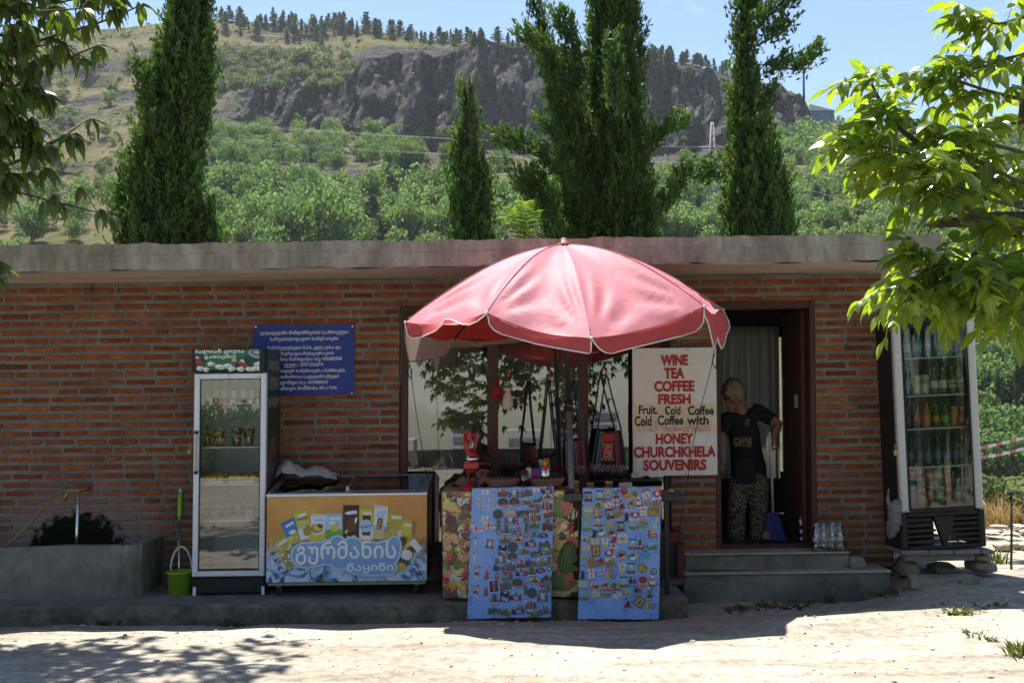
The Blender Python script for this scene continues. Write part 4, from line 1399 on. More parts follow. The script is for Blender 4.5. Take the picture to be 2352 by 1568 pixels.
def cypress(label,Y,bodies,limbs,seed,cones=40,per=32,density=1.0):
 r=np.random.default_rng(seed)
 B,D,Ln=[],[],[]
 trunks=[]
 core=MB(shear=False)
 for env in bodies:
  py=np.array([e[0]for e in env],float);lx=np.array([e[1]for e in env],float);rx=np.array([e[2]for e in env],float)
  zc=(HOR-py)/F*Y
  cx=((lx+rx)/2-1176)/F*Y
  rad=(rx-lx)/2/F*Y
  rad=np.maximum(rad-.05,rad*.6)
  area=float(np.sum(np.abs(np.diff(zc))*(rad[1:]+rad[:-1])*3.14))
  n=int(area*105*density)
  wts=np.abs(np.diff(zc))*(rad[1:]+rad[:-1]);wts/=wts.sum()
  seg=r.choice(len(wts),n,p=wts)
  t=r.random(n)
  z=zc[seg]*(1-t)+zc[seg+1]*t
  rr=rad[seg]*(1-t)+rad[seg+1]*t
  cxx=cx[seg]*(1-t)+cx[seg+1]*t
  a=r.uniform(0,2*np.pi,n)
  lump=1+.14*np.sin(a*3+z*1.7+seed)+.10*np.sin(a*5-z*3.1)
  q=rr*lump*r.uniform(.50,.84,n)
  base=np.stack([cxx+q*np.cos(a),Y+q*np.sin(a),z-.18],1)
  d=np.stack([np.cos(a)*.24,np.sin(a)*.24,np.ones(n)],1)+r.normal(size=(n,3))*.14
  d/=np.linalg.norm(d,axis=1)[:,None]
  B.append(base);D.append(d);Ln.append(r.uniform(.22,.50,n))
  trunks.append([(cx[i],Y,zc[i])for i in range(len(py))])
  k=list(range(0,len(py)))
  ring=[]
  for i in k:
   ring.append([(cx[i]+rad[i]*.60*(1+.12*math.sin(5*g+i*2))*math.cos(g),Y+rad[i]*.60*(1+.12*math.sin(5*g+i*2))*math.sin(g),zc[i])for g in np.linspace(0,2*math.pi,15)])
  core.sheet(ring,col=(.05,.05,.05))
 for pl in limbs:
  th=pl[0]
  pts=[U(p[0],p[1],Y-p[2]if len(p)>2 else Y-.5)for p in pl[1:]]
  for p,q in zip(pts[:-1],pts[1:]):
   m=max(3,int((q-p).length*46*density))
   for i in range(m):
    t=r.random()
    o=p.lerp(q,t)
    dd=(p-q).normalized()
    e=r.normal(size=3);e/=np.linalg.norm(e)
    B.append(np.array([[o.x+e[0]*th*.6,o.y+e[1]*th*.6,o.z+e[2]*th*.6]]))
    d=np.array(dd)*.75+np.array([0,0,.75])+e*.45
    D.append((d/np.linalg.norm(d))[None,:]);Ln.append(np.array([r.uniform(.16,.36)]))
 B,D,Ln=np.concatenate(B),np.concatenate(D),np.concatenate(Ln)
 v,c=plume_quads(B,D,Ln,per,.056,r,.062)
 zb=gz(0,Y)
 cx0=trunks[0][-1][0]
 org=Vector((cx0,Y,zb))
 root=empty("cypress_tree",org,label,"tree","tall cypresses behind the shop")
 me=np_mesh("crown",v-np.array(org),np.arange(len(v)).reshape(-1,4),np.stack([c,c,c],1))
 me.materials.append(fol_c)
 o=bpy.data.objects.new("crown",me);COL.objects.link(o);o.parent=root
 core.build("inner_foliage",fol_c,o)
 mb=MB(shear=False)
 for tr in trunks:
  pts=[(cx0,Y,zb-.2)]+tr[::-1]
  mb.tube(pts,[.10]+list(np.linspace(.06,.012,len(tr))),7)
 for pl in limbs:
  pts=[U(p[0],p[1],Y-p[2]if len(p)>2 else Y-.5)for p in pl[1:]]
  mb.tube([p+Vector((0,.06,0))for p in pts],list(np.linspace(.006,.02,len(pts))),5)
 mb.build("trunk",bark,root)
 if cones:
  mb=MB(shear=False)
  pick=r.choice(len(B),cones)
  for i in pick:
   p=B[i]+D[i]*Ln[i]*.7
   mb.ball(p,.019*r.uniform(.8,1.2),6,4)
  tag(mb.build("seed_cones",cone_m,o),kind="stuff")
 return root
cypress("tall broad cypress at the left behind the eaves",15.0,[[(-120,400,430),(-60,380,462),(0,370,475),(60,356,484),(130,332,490),(200,313,491),(300,301,479),(370,288,476),(440,284,474),(520,284,475),(680,288,470)],[(375,283,292),(410,268,300),(470,258,310),(540,255,310),(680,260,310)],[(438,482,490),(462,468,500),(510,455,505),(560,453,507),(680,455,505)]],[(.10,(318,160),(335,230),(350,300))],5,cones=110)
cypress("short slender cypress with a pointed double tip in the middle",15.0,[[(168,1060,1065),(200,1057,1074),(270,1050,1088),(340,1043,1100),(400,1034,1108),(460,1030,1114),(560,1029,1117),(680,1034,1114)],[(172,1076,1080),(210,1072,1086),(270,1068,1090)],[(318,1108,1113),(360,1100,1121),(450,1098,1127),(560,1096,1129),(680,1100,1124)]],[],6,cones=14)
cypress("biggest cypress with several stems and drooping side limbs",16.2,[[(-130,1375,1445),(-60,1344,1478),(0,1340,1484),(100,1348,1482),(200,1336,1490),(300,1340,1500),(400,1345,1508),(480,1342,1524),(560,1330,1540),(680,1335,1535)],[(-40,1212,1222),(30,1226,1250),(80,1240,1272),(130,1254,1296),(220,1258,1335),(320,1268,1372),(420,1296,1390),(500,1300,1390),(600,1300,1390)],[(430,1262,1280),(480,1245,1310),(560,1240,1330),(680,1245,1330)]],[(.11,(1152,322),(1190,334),(1240,356),(1285,390),(1325,440)),(.11,(1205,88),(1250,112),(1300,150),(1350,205)),(.10,(1250,160),(1295,196),(1345,262)),(.08,(1282,38),(1308,85),(1342,150)),(.09,(1568,284),(1535,296),(1500,318),(1478,345)),(.12,(1640,404),(1600,402),(1565,418),(1535,448),(1512,500)),(.08,(1186,415),(1225,452),(1260,500),(1290,545)),(.09,(1405,118,1.4),(1412,180,1.5),(1420,260,1.5)),(.06,(1246,288),(1275,308),(1300,330)),(.09,(1215,395),(1245,440),(1275,480))],7,cones=90)
cypress("tall cypress at the right with a bare cone laden side branch",15.5,[[(-120,1705,1740),(-40,1690,1756),(20,1690,1752),(90,1692,1744),(160,1688,1748),(210,1682,1752),(260,1676,1772),(330,1670,1798),(400,1664,1820),(470,1660,1835),(560,1660,1845),(680,1665,1840)]],[(.09,(1835,-8),(1795,14),(1760,40),(1730,75)),(.05,(1876,118),(1862,140),(1835,158),(1800,152),(1755,166)),(.05,(1812,62),(1780,80),(1745,100)),(.05,(1770,215),(1755,240),(1740,270))],8,cones=130)
# young ailanthus fronds between the cypresses
def leaflet_np(L,Wd,nseg=5,droop=.25,fold=.25,serr=.0):
 V,Fc=[],[]
 for i in range(nseg+1):
  t=i/nseg
  wv=Wd*.5*math.sin(math.pi*min(1,max(.0,t*.96+.02))**.85)*(1-.25*t)
  if serr and 0<i<nseg and i%2:wv*=1-serr
  z=-droop*L*t*t
  V+=[(-wv,L*t,z+fold*wv),(0,L*t,z),(wv,L*t,z+fold*wv)]
 for i in range(nseg):
  for k in(0,1):
   a=i*3+k
   Fc.append((a,a+1,a+4,a+3))
 return np.array(V),np.array(Fc)
def leaf_col(v,rnd):
 n=len(v);c=np.empty((n,3));c[:,0]=rnd;c[:,1]=np.tile((.0,.5,1.0),n//3);c[:,2]=np.repeat(np.arange(n//3)/(n//3-1),3)
 return c
fol_a=leaf_mat("ailanthus_leaf",(.10,.16,.03),(.16,.22,.04),.5,(1.6,1.7,.5),objvar=False)
lv,lf=leaflet_np(.15,.05)
VV,FF,k=[],[],0
for(bx,by,tx_,ty_)in((1200,560,1160,505),(1205,560,1175,482),(1210,545,1205,468),(1215,560,1168,528),(1212,560,1225,490)):
 a,c=U(bx,by,14.6),U(tx_,ty_,14.3)
 for i in range(13):
  t=i/12
  p=a.lerp(c,t)+Vector((0,0,.12*math.sin(t*3.1)))
  for s in(-1,1):
   d=((c-a).normalized()*.35+Vector((s*.9,-.2,-.15+.35))).normalized()
   q=d.to_track_quat('Y','Z').to_matrix()
   VV.append((lv@np.array(q).T)+np.array(p));FF.append(lf+k);k+=len(lv)
me=np_mesh("leaves",np.concatenate(VV),np.concatenate(FF),np.full((k,3),.5))
me.materials.append(fol_a)
ail=empty("ailanthus_sapling",(0,0,0),"bright green sapling with feathery fronds left of the biggest cypress","plant")
o=bpy.data.objects.new("leaves",me);COL.objects.link(o);o.parent=ail;tag(o,kind="stuff")
mb=MB(shear=False)
s0=U(1206,560,14.6)
mb.tube([Vector((s0.x,14.6,-2.0)),s0,U(1200,480,14.5)],[.02,.014,.006],5)
mb.build("stem",bark,ail)
# ---- leafy trees in the foreground
def vein_leaf(name,c1,c2,tcol,tr,rough,spec):
 m=leaf_mat(name,c1,c2,tr,tcol,rough,spec,objvar=True)
 nt=m.node_tree;L=nt.links
 base=[n for n in nt.nodes if n.type=='MIX_RGB' and n.blend_type=='MIX'][0]
 s=[n for n in nt.nodes if n.type=='SEPARATE_COLOR'][0]
 def M_(op,a,b):
  n=_n(nt,'ShaderNodeMath',_operation=op)
  for i,v in enumerate((a,b)):
   if isinstance(v,(int,float)):n.inputs[i].default_value=v
   elif v is not None:L.new(v,n.inputs[i])
  return n.outputs[0]
 lat=M_('ABSOLUTE',M_('SUBTRACT',s.outputs[1],.5),None)
 mid=M_('LESS_THAN',lat,.035)
 rib=M_('GREATER_THAN',M_('FRACT',M_('SUBTRACT',M_('MULTIPLY',s.outputs[2],9.0),M_('MULTIPLY',lat,2.6)),None),.86)
 v=M_('ADD',M_('MULTIPLY',M_('MAXIMUM',mid,M_('MULTIPLY',rib,.6)),.75),.92)
 sc=_n(nt,'ShaderNodeVectorMath',_operation='SCALE')
 outs=[l.to_socket for l in base.outputs[0].links]
 L.new(base.outputs[0],sc.inputs[0]);L.new(v,sc.inputs['Scale'])
 for o in outs:L.new(sc.outputs[0],o)
 return m
wal_m=vein_leaf("walnut_leaf",(.065,.120,.024),(.150,.220,.038),(2.6,2.3,.5),.55,.30,.55)
che_m=vein_leaf("chestnut_leaf",(.040,.075,.020),(.095,.140,.030),(2.4,2.2,.5),.45,.38,.5)
twig_m=mat("dark_twig",(.035,.026,.02),rough=.8,var=.3,scale=12)
def frame_from(d,roll,r):
 d=Vector(d).normalized()
 q=d.to_track_quat('Y','Z')
 return(q.to_matrix()@Matrix.Rotation(roll,3,'Y'))
class Leaves:
 def __init__(self,protos_np,m):
  self.p=protos_np
  self.items=[]
  self.m=m
 def put(self,pos,d,roll,s):
  self.items.append((Vector(pos),frame_from(d,roll,None),s,rng.randrange(len(self.p))))
 def finish(self,root,name="leaf",limit=300):
  org=parent_origin(root)
  def key(it):
   p=it[0]
   px,py=1176+p.x/p.y*F,900-p.z/p.y*F
   inside=-20<px<2372 and-20<py<1588
   return(0 if inside else 1,-it[2]/p.y+rng.uniform(0,.004))
  self.items.sort(key=key)
  mes=[]
  for v,f in self.p:
   me=np_mesh(name,v,f,leaf_col(v,.3),smooth=True)
   me.materials.append(self.m)
   mes.append(me)
  for p,Rm,s,k in self.items[:limit]:
   o=bpy.data.objects.new(name,mes[k]);COL.objects.link(o)
   o.parent=root
   o.matrix_local=Matrix.Translation(p-org)@Rm.to_4x4()@Matrix.Diagonal((s,s,s,1))
  VV,FF,CC,b=[],[],[],0
  for p,Rm,s,k in self.items[limit:]:
   v,f=self.p[k]
   VV.append((v*s)@np.array(Rm).T+np.array(p-org));FF.append(f+b);b+=len(v)
   CC.append(leaf_col(v,rng.uniform(0,1.3)))
  if VV:
   me=np_mesh("leaves",np.concatenate(VV),np.concatenate(FF),np.concatenate(CC),smooth=True)
   me.materials.append(self.m)
   o=bpy.data.objects.new("leaves",me);COL.objects.link(o);o.parent=root
   tag(o,kind="stuff")
def spline(pts,n):
 pts=[Vector(p)for p in pts]
 P=[pts[0]*2-pts[1]]+pts+[pts[-1]*2-pts[-2]]
 out=[]
 m=len(pts)-1
 for i in range(n+1):
  u=min(i/n*m,m-1e-6);k=int(u);t=u-k
  a,b,c,d=P[k],P[k+1],P[k+2],P[k+3]
  out.append(.5*((2*b)+(c-a)*t+(2*a-5*b+4*c-d)*t*t+(3*b-a-3*c+d)*t**3))
 return out
# walnut at the right
wal=empty("walnut_tree",Vector((4.6,6.9,gz(4.6,6.9))),"walnut tree reaching in from the right with big sunlit green leaflets","tree")
wl=Leaves([leaflet_np(1.0,.50,6,d,fo)for d,fo in((.10,.15),(.22,.28),(.32,.15),(.15,-.1),(.4,.32))],wal_m)
mbw=MB(shear=False)
rach=MB(shear=False)
nuts=[]
def compound(p,d,n,s,rach_len):
 """a walnut leaf: leaflets in pairs along a drooping stalk with one at the tip"""
 d=Vector(d).normalized()
 pts=[]
 for i in range(6):
  t=i/5
  pts.append(p+d*rach_len*t+Vector((0,0,-.30*rach_len*t*t)))
 rach.tube(pts,[.0028,.0025,.002,.002,.0016,.0014],4)
 side=d.cross(Vector((0,0,1)))
 side=side.normalized()if side.length>.1 else Vector((1,0,0))
 for k in range(n):
  t=.30+.62*k/max(1,n-1)
  i=min(4,int(t*5));q=pts[i].lerp(pts[i+1],t*5-i)
  for sg in(-1,1):
   dd=side*sg*rng.uniform(.5,.9)+d*rng.uniform(.2,.6)+Vector((0,0,rng.uniform(-.95,-.15)))
   wl.put(q,dd,rng.uniform(-.7,.7),s*rng.uniform(.72,1.08)*(.75+.25*t))
 wl.put(pts[-1],(pts[-1]-pts[-2]).normalized()+Vector((0,0,-.2)),rng.uniform(-.6,.6),s*rng.uniform(1.0,1.2))
def wtwig(pts,r0,r1,leaves,tipn=3,s=.135,dens=1.0,start=.0):
 P=spline([U(*p)for p in pts],14)
 bmb=MB(shear=False);bmb.tube(P,list(np.linspace(r0,r1,15)),6);bmb.build("branch",bark,wal)
 for i in range(int(leaves*2.3)):
  t=start+(1-start)*rng.random()**.8
  k=min(13,int(t*14));p=P[k].lerp(P[k+1],t*14-k)
  d=(P[k+1]-P[k]).normalized()
  e=Vector((rng.uniform(-1,1),rng.uniform(-1,1),rng.uniform(-.2,.8)))
  compound(p,d*.5+e*.9,rng.choice((2,3,3)),s*rng.uniform(.85,1.1),rng.uniform(.20,.30))
 d=(P[-1]-P[-3]).normalized()
 for i in range(tipn):
  e=Vector((rng.uniform(-.8,.8),rng.uniform(-.8,.8),rng.uniform(-.3,.5)))
  compound(P[-1],d*.8+e,3,s*rng.uniform(.85,1.05),rng.uniform(.20,.28))
 if rng.random()<.7:nuts.append(P[-2]+Vector((rng.uniform(-.03,.03),-.03,-.03)))
wtwig([(2345,470,6.9),(2200,400,6.7),(2110,330,6.6),(2052,282,6.5),(2022,232,6.5),(2003,196,6.45)],.022,.007,5,5,start=.0)
wtwig([(2380,235,6.9),(2290,215,6.7),(2210,190,6.6),(2160,175,6.6)],.014,.005,7,3)
wtwig([(2400,120,6.9),(2330,130,6.7),(2270,150,6.6),(2215,165,6.6)],.013,.005,8,3)
wtwig([(2420,20,6.8),(2350,40,6.7),(2290,55,6.6),(2262,40,6.6)],.013,.005,9,3)
wtwig([(2345,430,6.9),(2200,390,6.6),(2060,345,6.4),(1985,330,6.4)],.012,.004,9,4,start=.2)
wtwig([(2345,420,6.8),(2210,350,6.5),(2110,290,6.5),(2060,265,6.5)],.012,.004,8,2,start=.15)
wtwig([(2390,360,6.8),(2290,335,6.6),(2190,310,6.6),(2130,315,6.6)],.013,.005,9,3)
wtwig([(2360,480,6.7),(2250,450,6.5),(2150,400,6.3),(2080,385,6.3)],.012,.005,11,3,start=.1)
wtwig([(2360,530,6.8),(2270,505,6.5),(2190,460,6.4),(2140,440,6.4)],.014,.005,10,3)
wtwig([(2352,575,6.7),(2280,600,6.5),(2210,620,6.4),(2130,590,6.4)],.014,.005,9,3,s=.14)
wtwig([(2330,590,6.7),(2240,605,6.5),(2180,618,6.4),(2125,638,6.4),(2075,658,6.35)],.013,.004,8,4,s=.115,start=.35)
wtwig([(2200,615,6.5),(2160,635,6.4),(2115,662,6.4),(2095,680,6.4)],.008,.004,6,3,s=.115)
wtwig([(2352,600,6.6),(2300,650,6.4),(2250,655,6.4),(2205,665,6.3)],.012,.005,7,3,s=.135)
wtwig([(2400,620,6.5),(2340,645,6.3),(2300,665,6.3)],.012,.005,6,3,s=.14)
wtwig([(2420,300,7.2),(2360,290,7.0),(2310,280,7.0)],.014,.006,10,3)
wtwig([(2420,430,7.2),(2350,420,7.0),(2290,400,7.0)],.014,.006,11,3)
wtwig([(2430,560,7.2),(2350,545,7.0),(2280,540,7.0)],.014,.006,11,3)
wtwig([(2420,650,6.4),(2360,640,6.3),(2290,640,6.2),(2240,650,6.2)],.012,.005,9,3,s=.14)
wtwig([(2420,690,6.4),(2370,700,6.3),(2330,705,6.2)],.012,.005,6,3,s=.14)
wtwig([(2352,610,6.9),(2270,630,6.8),(2180,650,6.7),(2130,660,6.7)],.012,.005,9,3,s=.14)
# branches above and beside the frame that shade the road at the right
for(px,py,Y)in((2450,100,7.6),(2520,-60,7.8),(2420,-120,7.4),(2600,120,8.0),(2700,-80,7.6),(2480,250,8.4),(2560,330,8.6),(2650,250,8.8),(2700,420,8.2),(2500,480,8.8)):
 wtwig([(px+160,py+120,Y),(px+80,py+60,Y-.1),(px,py,Y-.2)],.014,.006,9,3)
for i in range(20):
 x,y,z=rng.uniform(3.0,5.2),rng.uniform(10.2,13.6),rng.uniform(5.0,6.0)
 py=900-z/y*F
 if py>-60:continue
 px=1176+x/y*F
 wtwig([(px+160,py+60,y),(px+80,py+30,y),(px,py,y)],.014,.006,8,3,s=.2)
bough=spline([U(2900,760,7.0),U(2640,560,7.0),(U(2480,515,7.0)),U(2345,505,6.95),U(2235,505,6.85),U(2135,512,6.8)],16)
lim=MB(shear=False);lim.tube(bough,list(np.linspace(.085,.034,17)),9)
lim.tube([U(2250,505,6.85),U(2252,545,6.8),U(2268,572,6.75),U(2262,640,6.7),U(2256,680,6.7)],[.022,.018,.015,.012,.008],7)
lim.tube([U(2345,505,6.95),U(2290,540,6.85),U(2230,590,6.8),U(2200,650,6.75)],[.026,.02,.016,.012],7)
lim.tube([U(2640,560,7.0),U(2520,440,6.95),U(2400,370,6.9),U(2345,300,6.9),U(2352,170,6.9)],[.05,.04,.03,.024,.014],8)
lim.build("limb",bark,wal)
b0=U(2900,760,7.0)
mbw.tube([Vector((b0.x,6.95,gz(b0.x,6.95)-.1)),Vector((b0.x-.05,6.95,-.6)),b0,U(2920,400,7.1),U(2880,0,7.2)],[.19,.15,.13,.10,.06],10)
mbw.build("trunk",bark,wal)
tag(rach.build("leaf_stalks",mat("green_stalk",(.16,.20,.05),rough=.6),wal),kind="stuff")
wl.finish(wal)
mb=MB(shear=False)
for i,p in enumerate(nuts):
 mb=MB(shear=False)
 mb.ball(p,.021,10,7,s=(.92,.92,1.08))
 mb.build("walnut",mat("green_walnut_husk",(.17,.22,.06),rough=.5,var=.15,scale=30),wal)
# chestnut at the left
che=empty("chestnut_tree",Vector((-5.9,8.6,gz(-5.9,8.6))),"shady tree at the left with long toothed leaves hanging in bunches","tree")
cl_=Leaves([leaflet_np(1.0,.40,6,d,fo,.14)for d,fo in((.25,.3),(.4,.35),(.5,.2),(.15,.1),(.6,.45))],che_m)
mbc=MB(shear=False)
def ctwig(pts,r0,r1,bunches,s=.178,start=.0,per=7):
 P=spline([U(*p)for p in pts],12)
 bmb=MB(shear=False);bmb.tube(P,list(np.linspace(r0,r1,13)),6)
 for b in range(int(bunches*1.7)+1):
  t=1.0 if b==0 else start+(1-start)*rng.random()
  k=min(11,int(t*12));p=P[k].lerp(P[k+1],t*12-k)
  d=(P[k+1]-P[k]).normalized()
  off=Vector((rng.uniform(-.16,.16),rng.uniform(-.2,.2),rng.uniform(-.05,.16)))if b else Vector((0,0,0))
  if b:bmb.tube([p,p+off*.6+Vector((0,0,.01)),p+off],[.005,.004,.003],4)
  for i in range(per):
   a=6.28*i/per+rng.uniform(-.4,.4)
   e=Vector((math.cos(a),math.sin(a),0))
   dd=d*rng.uniform(.2,.8)+e*rng.uniform(.5,1.0)+Vector((0,0,rng.uniform(-1.3,-.25)))
   cl_.put(p+off,dd,rng.uniform(-.6,.6),s*rng.uniform(.7,1.12))
 bmb.build("branch",bark,che)
T=[([(-140,150,8.9),(0,120,8.7),(120,85,8.6),(235,50,8.5),(325,12,8.5)],10),([(-140,60,8.9),(0,40,8.7),(120,10,8.6),(260,-20,8.5)],10),([(-140,250,8.9),(0,215,8.6),(90,165,8.5),(170,128,8.4),(225,105,8.4)],9),([(-140,330,8.9),(-10,280,8.6),(55,240,8.5),(105,220,8.4)],7),([(-140,420,8.9),(0,385,8.6),(85,350,8.5),(135,320,8.4),(158,308,8.4)],5),([(-140,330,8.6),(-20,310,8.4),(60,300,8.4),(110,330,8.4)],5),([(-140,180,8.4),(-30,165,8.3),(60,150,8.2)],9),([(-140,100,8.4),(-30,90,8.3),(70,60,8.2)],9),([(-140,10,8.4),(0,-10,8.3),(90,-20,8.2)],8),([(-150,270,8.3),(-60,260,8.2),(10,250,8.2)],8),([(-150,400,8.3),(-70,385,8.2),(0,370,8.2)],6),([(-150,470,8.4),(-60,455,8.3),(10,440,8.3)],5),([(-140,380,8.5),(-20,350,8.4),(60,335,8.3)],7),([(-140,445,8.5),(-20,412,8.4),(66,398,8.3)],7),([(-140,250,8.3),(-40,240,8.2),(50,215,8.2)],8),([(-140,130,8.2),(0,120,8.1),(130,100,8.0)],8),([(-140,40,8.2),(40,30,8.1),(190,20,8.0)],8),([(-150,640,8.4),(-60,640,8.3),(-12,628,8.3)],2)]
for pts,n in T:
 ctwig(pts,.016,.005,int(n*1.1))
ctwig([(-100,445,8.7),(20,440,8.5),(110,460,8.5),(190,480,8.4),(258,494,8.4)],.011,.004,3,s=.15,start=.45,per=6)
# the high crown, out of the picture, that dapples the road
for i in range(150):
 px=rng.uniform(-420,560);Y=rng.uniform(6.2,9.9)
 z=rng.uniform(3.8,5.8)if px>0 else rng.uniform(2.2,5.2)
 py=900-z/Y*F
 if py>-130 and px>-100:continue
 ctwig([(px-90,py+40,Y),(px-40,py+10,Y),(px,py,Y)],.008,.004,4,s=.15)
tb=U(-420,800,8.6)
mbc.tube([Vector((tb.x,8.6,gz(tb.x,8.6)-.1)),Vector((tb.x+.05,8.6,.2)),U(-330,300,8.7),U(-250,-80,8.8),U(-120,-500,8.9)],[.22,.18,.15,.11,.05],10)
for p,q in(((-330,300,8.7),(-140,150,8.9)),((-340,330,8.7),(-140,250,8.9)),((-350,420,8.7),(-140,400,8.9)),((-290,100,8.7),(-140,60,8.9)),((-380,520,8.7),(-100,445,8.7)),((-270,0,8.7),(60,-300,8.8)),((-230,-120,8.7),(300,-420,8.8)),((-390,640,8.6),(-150,640,8.4))):
 a,c=U(*p),U(*q)
 lim=MB(shear=False);lim.tube([a,a.lerp(c,.5)+Vector((0,0,.06)),c],[.05,.035,.016],7);lim.build("limb",bark,che)
mbc.build("trunk",bark,che)
cl_.finish(che)
# ---- blue notice banner with its cable
def planeM(Y,d=.0):
 return Matrix.Identity(4)
blue_c,white_c=(.012,.035,.24),(.62,.64,.68)
YB=YW-.022
tl,br=S(584,746,YB),S(813,907,YB)
ban=empty("notice_banner",W(tl.x,YB,br.z),"dark blue notice banner with white lettering behind the glass door cabinet","banner")
mb=MB()
g=[]
for k in range(9):
 t=k/8
 g.append([(tl.x+(br.x-tl.x)*u,YB-.004*math.sin(u*9+t*2)-.002+(.012 if k==8 else 0),tl.z+(br.z-tl.z)*t-.012*math.sin(math.pi*u)*(1-t))for u in np.linspace(0,1,24)])
mb.sheet(g)
mb.build("sheet",mat("blue_vinyl",blue_c,rough=.45,var=.06,scale=3,spec=.35),ban)
def bz(zx,zy,Y=YB):
 return S(574.2+zx/8.533,735+zy/8.533,Y)
lett_w=mat("white_print",white_c,rough=.5,var=.03)
for body,cx,cy,wd in(("ციტადელში მიმდინრეობს საპროექტო",1065,250,1720),("სარეაბილიტაციო სამუშაოები",1062,372,1335),("შემსრულებელი შ.პ.ს კვლევისა და",1062,545,1445),("კონსერვაცია-რესტავრაციის",1063,658,1164),("კომპანია ნარიყალა ს/კ 405082958",1063,768,1474),("ტელ.: 597151674",1055,882,750),("არქეოლოგიურ სამუშაოებს აწარმოებს",1063,998,1594),("საერთაშორისო საქველმოქმედო",1063,1112,1364),("ფონდი ს/კ 101985544",1063,1225,924),("ნებართვო მოწმობა №./17/74",1063,1340,1264)):
 p=bz(cx,cy)
 lettering(body,.06,Matrix.Translation((p.x,YB-.0095,p.z)),lett_w,ban,bold=.0022,offset=.0,width=wd/8.533*YB/F)
for zx,zy in((122,130),(2012,122),(2000,1432)):
 p=bz(zx,zy)
 mb=MB()
 mb.lathe([(.004,0),(.010,0),(.010,.004),(.005,.005)],(p.x,YB-.012,p.z),10,axis=Matrix.Rotation(R(90),3,'X'))
 mb.build("eyelet",chrome,ban)
cab_m=mat("grey_cable",(.16,.155,.14),rough=.6,var=.1)
mb=MB()
pts=[bz(1370,105,YB-.015),bz(1425,112,YB-.02),bz(1458,250,YB-.02),bz(1450,700,YB-.02),bz(1462,1000,YB-.02),bz(1505,1270,YB-.02),bz(1640,1425,YB-.02),bz(1800,1475,YB-.02),bz(2000,1420,YB-.025)]
pts+=[S(p[0],p[1],YB-.005)for p in((826,908),(850,920),(880,926),(905,915),(918,880),(922,800),(921,730),(924,702))]
mb.tube(spline(pts,60),.0036,6)
single(mb,"cable",cab_m,W(tl.x,YB,tl.z),"thin grey cable draped over the blue banner and up the window jamb","cable")
# ---- glass door cabinet at the left
F0=9.72
lf_,rt_=S(441,1362,F0).x,S(608,1362,F0).x
fz=-1.70
ftop=S(520,801,F0).z
fr1=empty("glass_door_fridge",W((lf_+rt_)/2,F0,fz),"tall drinks fridge with pale frame and green lit header by the blue banner","fridge")
D1=10.31
side_m=mat("green_printed_side",(.014,.055,.028),rough=.35,var=.3,scale=20,col2=(.010,.035,.022),spec=.4)
inner_w=mat("fridge_liner",(.45,.47,.46),rough=.5,var=.05)
ztd,zbd=S(520,857,F0).z,S(520,1323,F0).z
mb=MB()
mb.bevbox(lf_+.006,lf_+.03,F0+.05,D1,fz+.05,ftop-.004,.004)
mb.bevbox(rt_-.03,rt_-.004,F0+.05,D1,fz+.05,ftop-.004,.004)
mb.box(lf_+.031,rt_-.031,D1-.03,D1,fz+.05,ftop-.006)
mb.box(lf_+.031,rt_-.031,F0+.05,D1-.031,ztd+.005,ftop-.008)
mb.build("body",side_m,fr1)
mb=MB()
mb.box(lf_+.032,lf_+.038,F0+.06,D1-.032,zbd,ztd)
mb.box(rt_-.038,rt_-.032,F0+.06,D1-.032,zbd,ztd)
mb.box(lf_+.038,rt_-.038,D1-.04,D1-.033,zbd,ztd)
mb.box(lf_+.038,rt_-.038,F0+.06,D1-.04,zbd-.01,zbd)
mb.build("liner",inner_w,fr1)
mb=MB()
mb.bevbox(lf_+.012,rt_-.012,F0+.02,F0+.08,fz+.02,zbd-.012,.006)
mb.box(lf_+.05,rt_-.05,F0+.08,D1-.05,fz+.012,fz+.10)
bs_=mb.build("base_grille",blackp,fr1)
for i in range(5):
 z=fz+.045+i*.014
 mb=MB();mb.box(lf_+.09,rt_-.12,F0+.012,F0+.019,z,z+.007);mb.build("slat",darkm,bs_)
for x in(lf_+.003,rt_-.03):
 mb=MB();mb.bevbox(x,x+.026,F0+.005,F0+.03,fz+.002,fz+.075,.004);mb.build("foot",whitep,fr1)
# door
fw=.050
dr=MB()
y0,y1=F0-.012,F0+.045
dr.bevbox(lf_,lf_+fw,y0,y1,zbd,ztd,.006)
dr.bevbox(rt_-fw,rt_,y0,y1,zbd,ztd,.006)
dr.bevbox(lf_+fw-.002,rt_-fw+.002,y0+.001,y1-.001,ztd-fw,ztd-.001,.006)
dr.bevbox(lf_+fw-.002,rt_-fw+.002,y0+.001,y1-.001,zbd+.001,zbd+fw,.006)
door1=dr.build("door",frame_al,fr1)
mb=MB()
for a in((lf_+fw-.001,lf_+fw+.006,zbd+fw,ztd-fw),(rt_-fw-.006,rt_-fw+.001,zbd+fw,ztd-fw),(lf_+fw,rt_-fw,ztd-fw-.006,ztd-fw+.001),(lf_+fw,rt_-fw,zbd+fw-.001,zbd+fw+.006)):
 mb.box(a[0],a[1],y0+.004,y1-.004,a[2],a[3])
mb.build("gasket",blackp,door1)
mb=MB()
mb.add([(lf_+fw,y0+.012,zbd+fw),(rt_-fw,y0+.0125,zbd+fw),(rt_-fw,y0+.012,ztd-fw),(lf_+fw,y0+.0125,ztd-fw)],[(0,1,2,3)])
mb.build("pane",glass("fridge_glass",(.88,.90,.89),refl=.08),door1)
ha,hb=S(449,994,F0-.05),S(447,1084,F0-.05)
mb=MB()
mb.bevbox(ha.x-.010,ha.x+.010,F0-.055,F0-.035,hb.z,ha.z,.005)
hd=mb.build("handle",mat("cream_plastic",(.48,.45,.36),rough=.5),door1)
mb=MB()
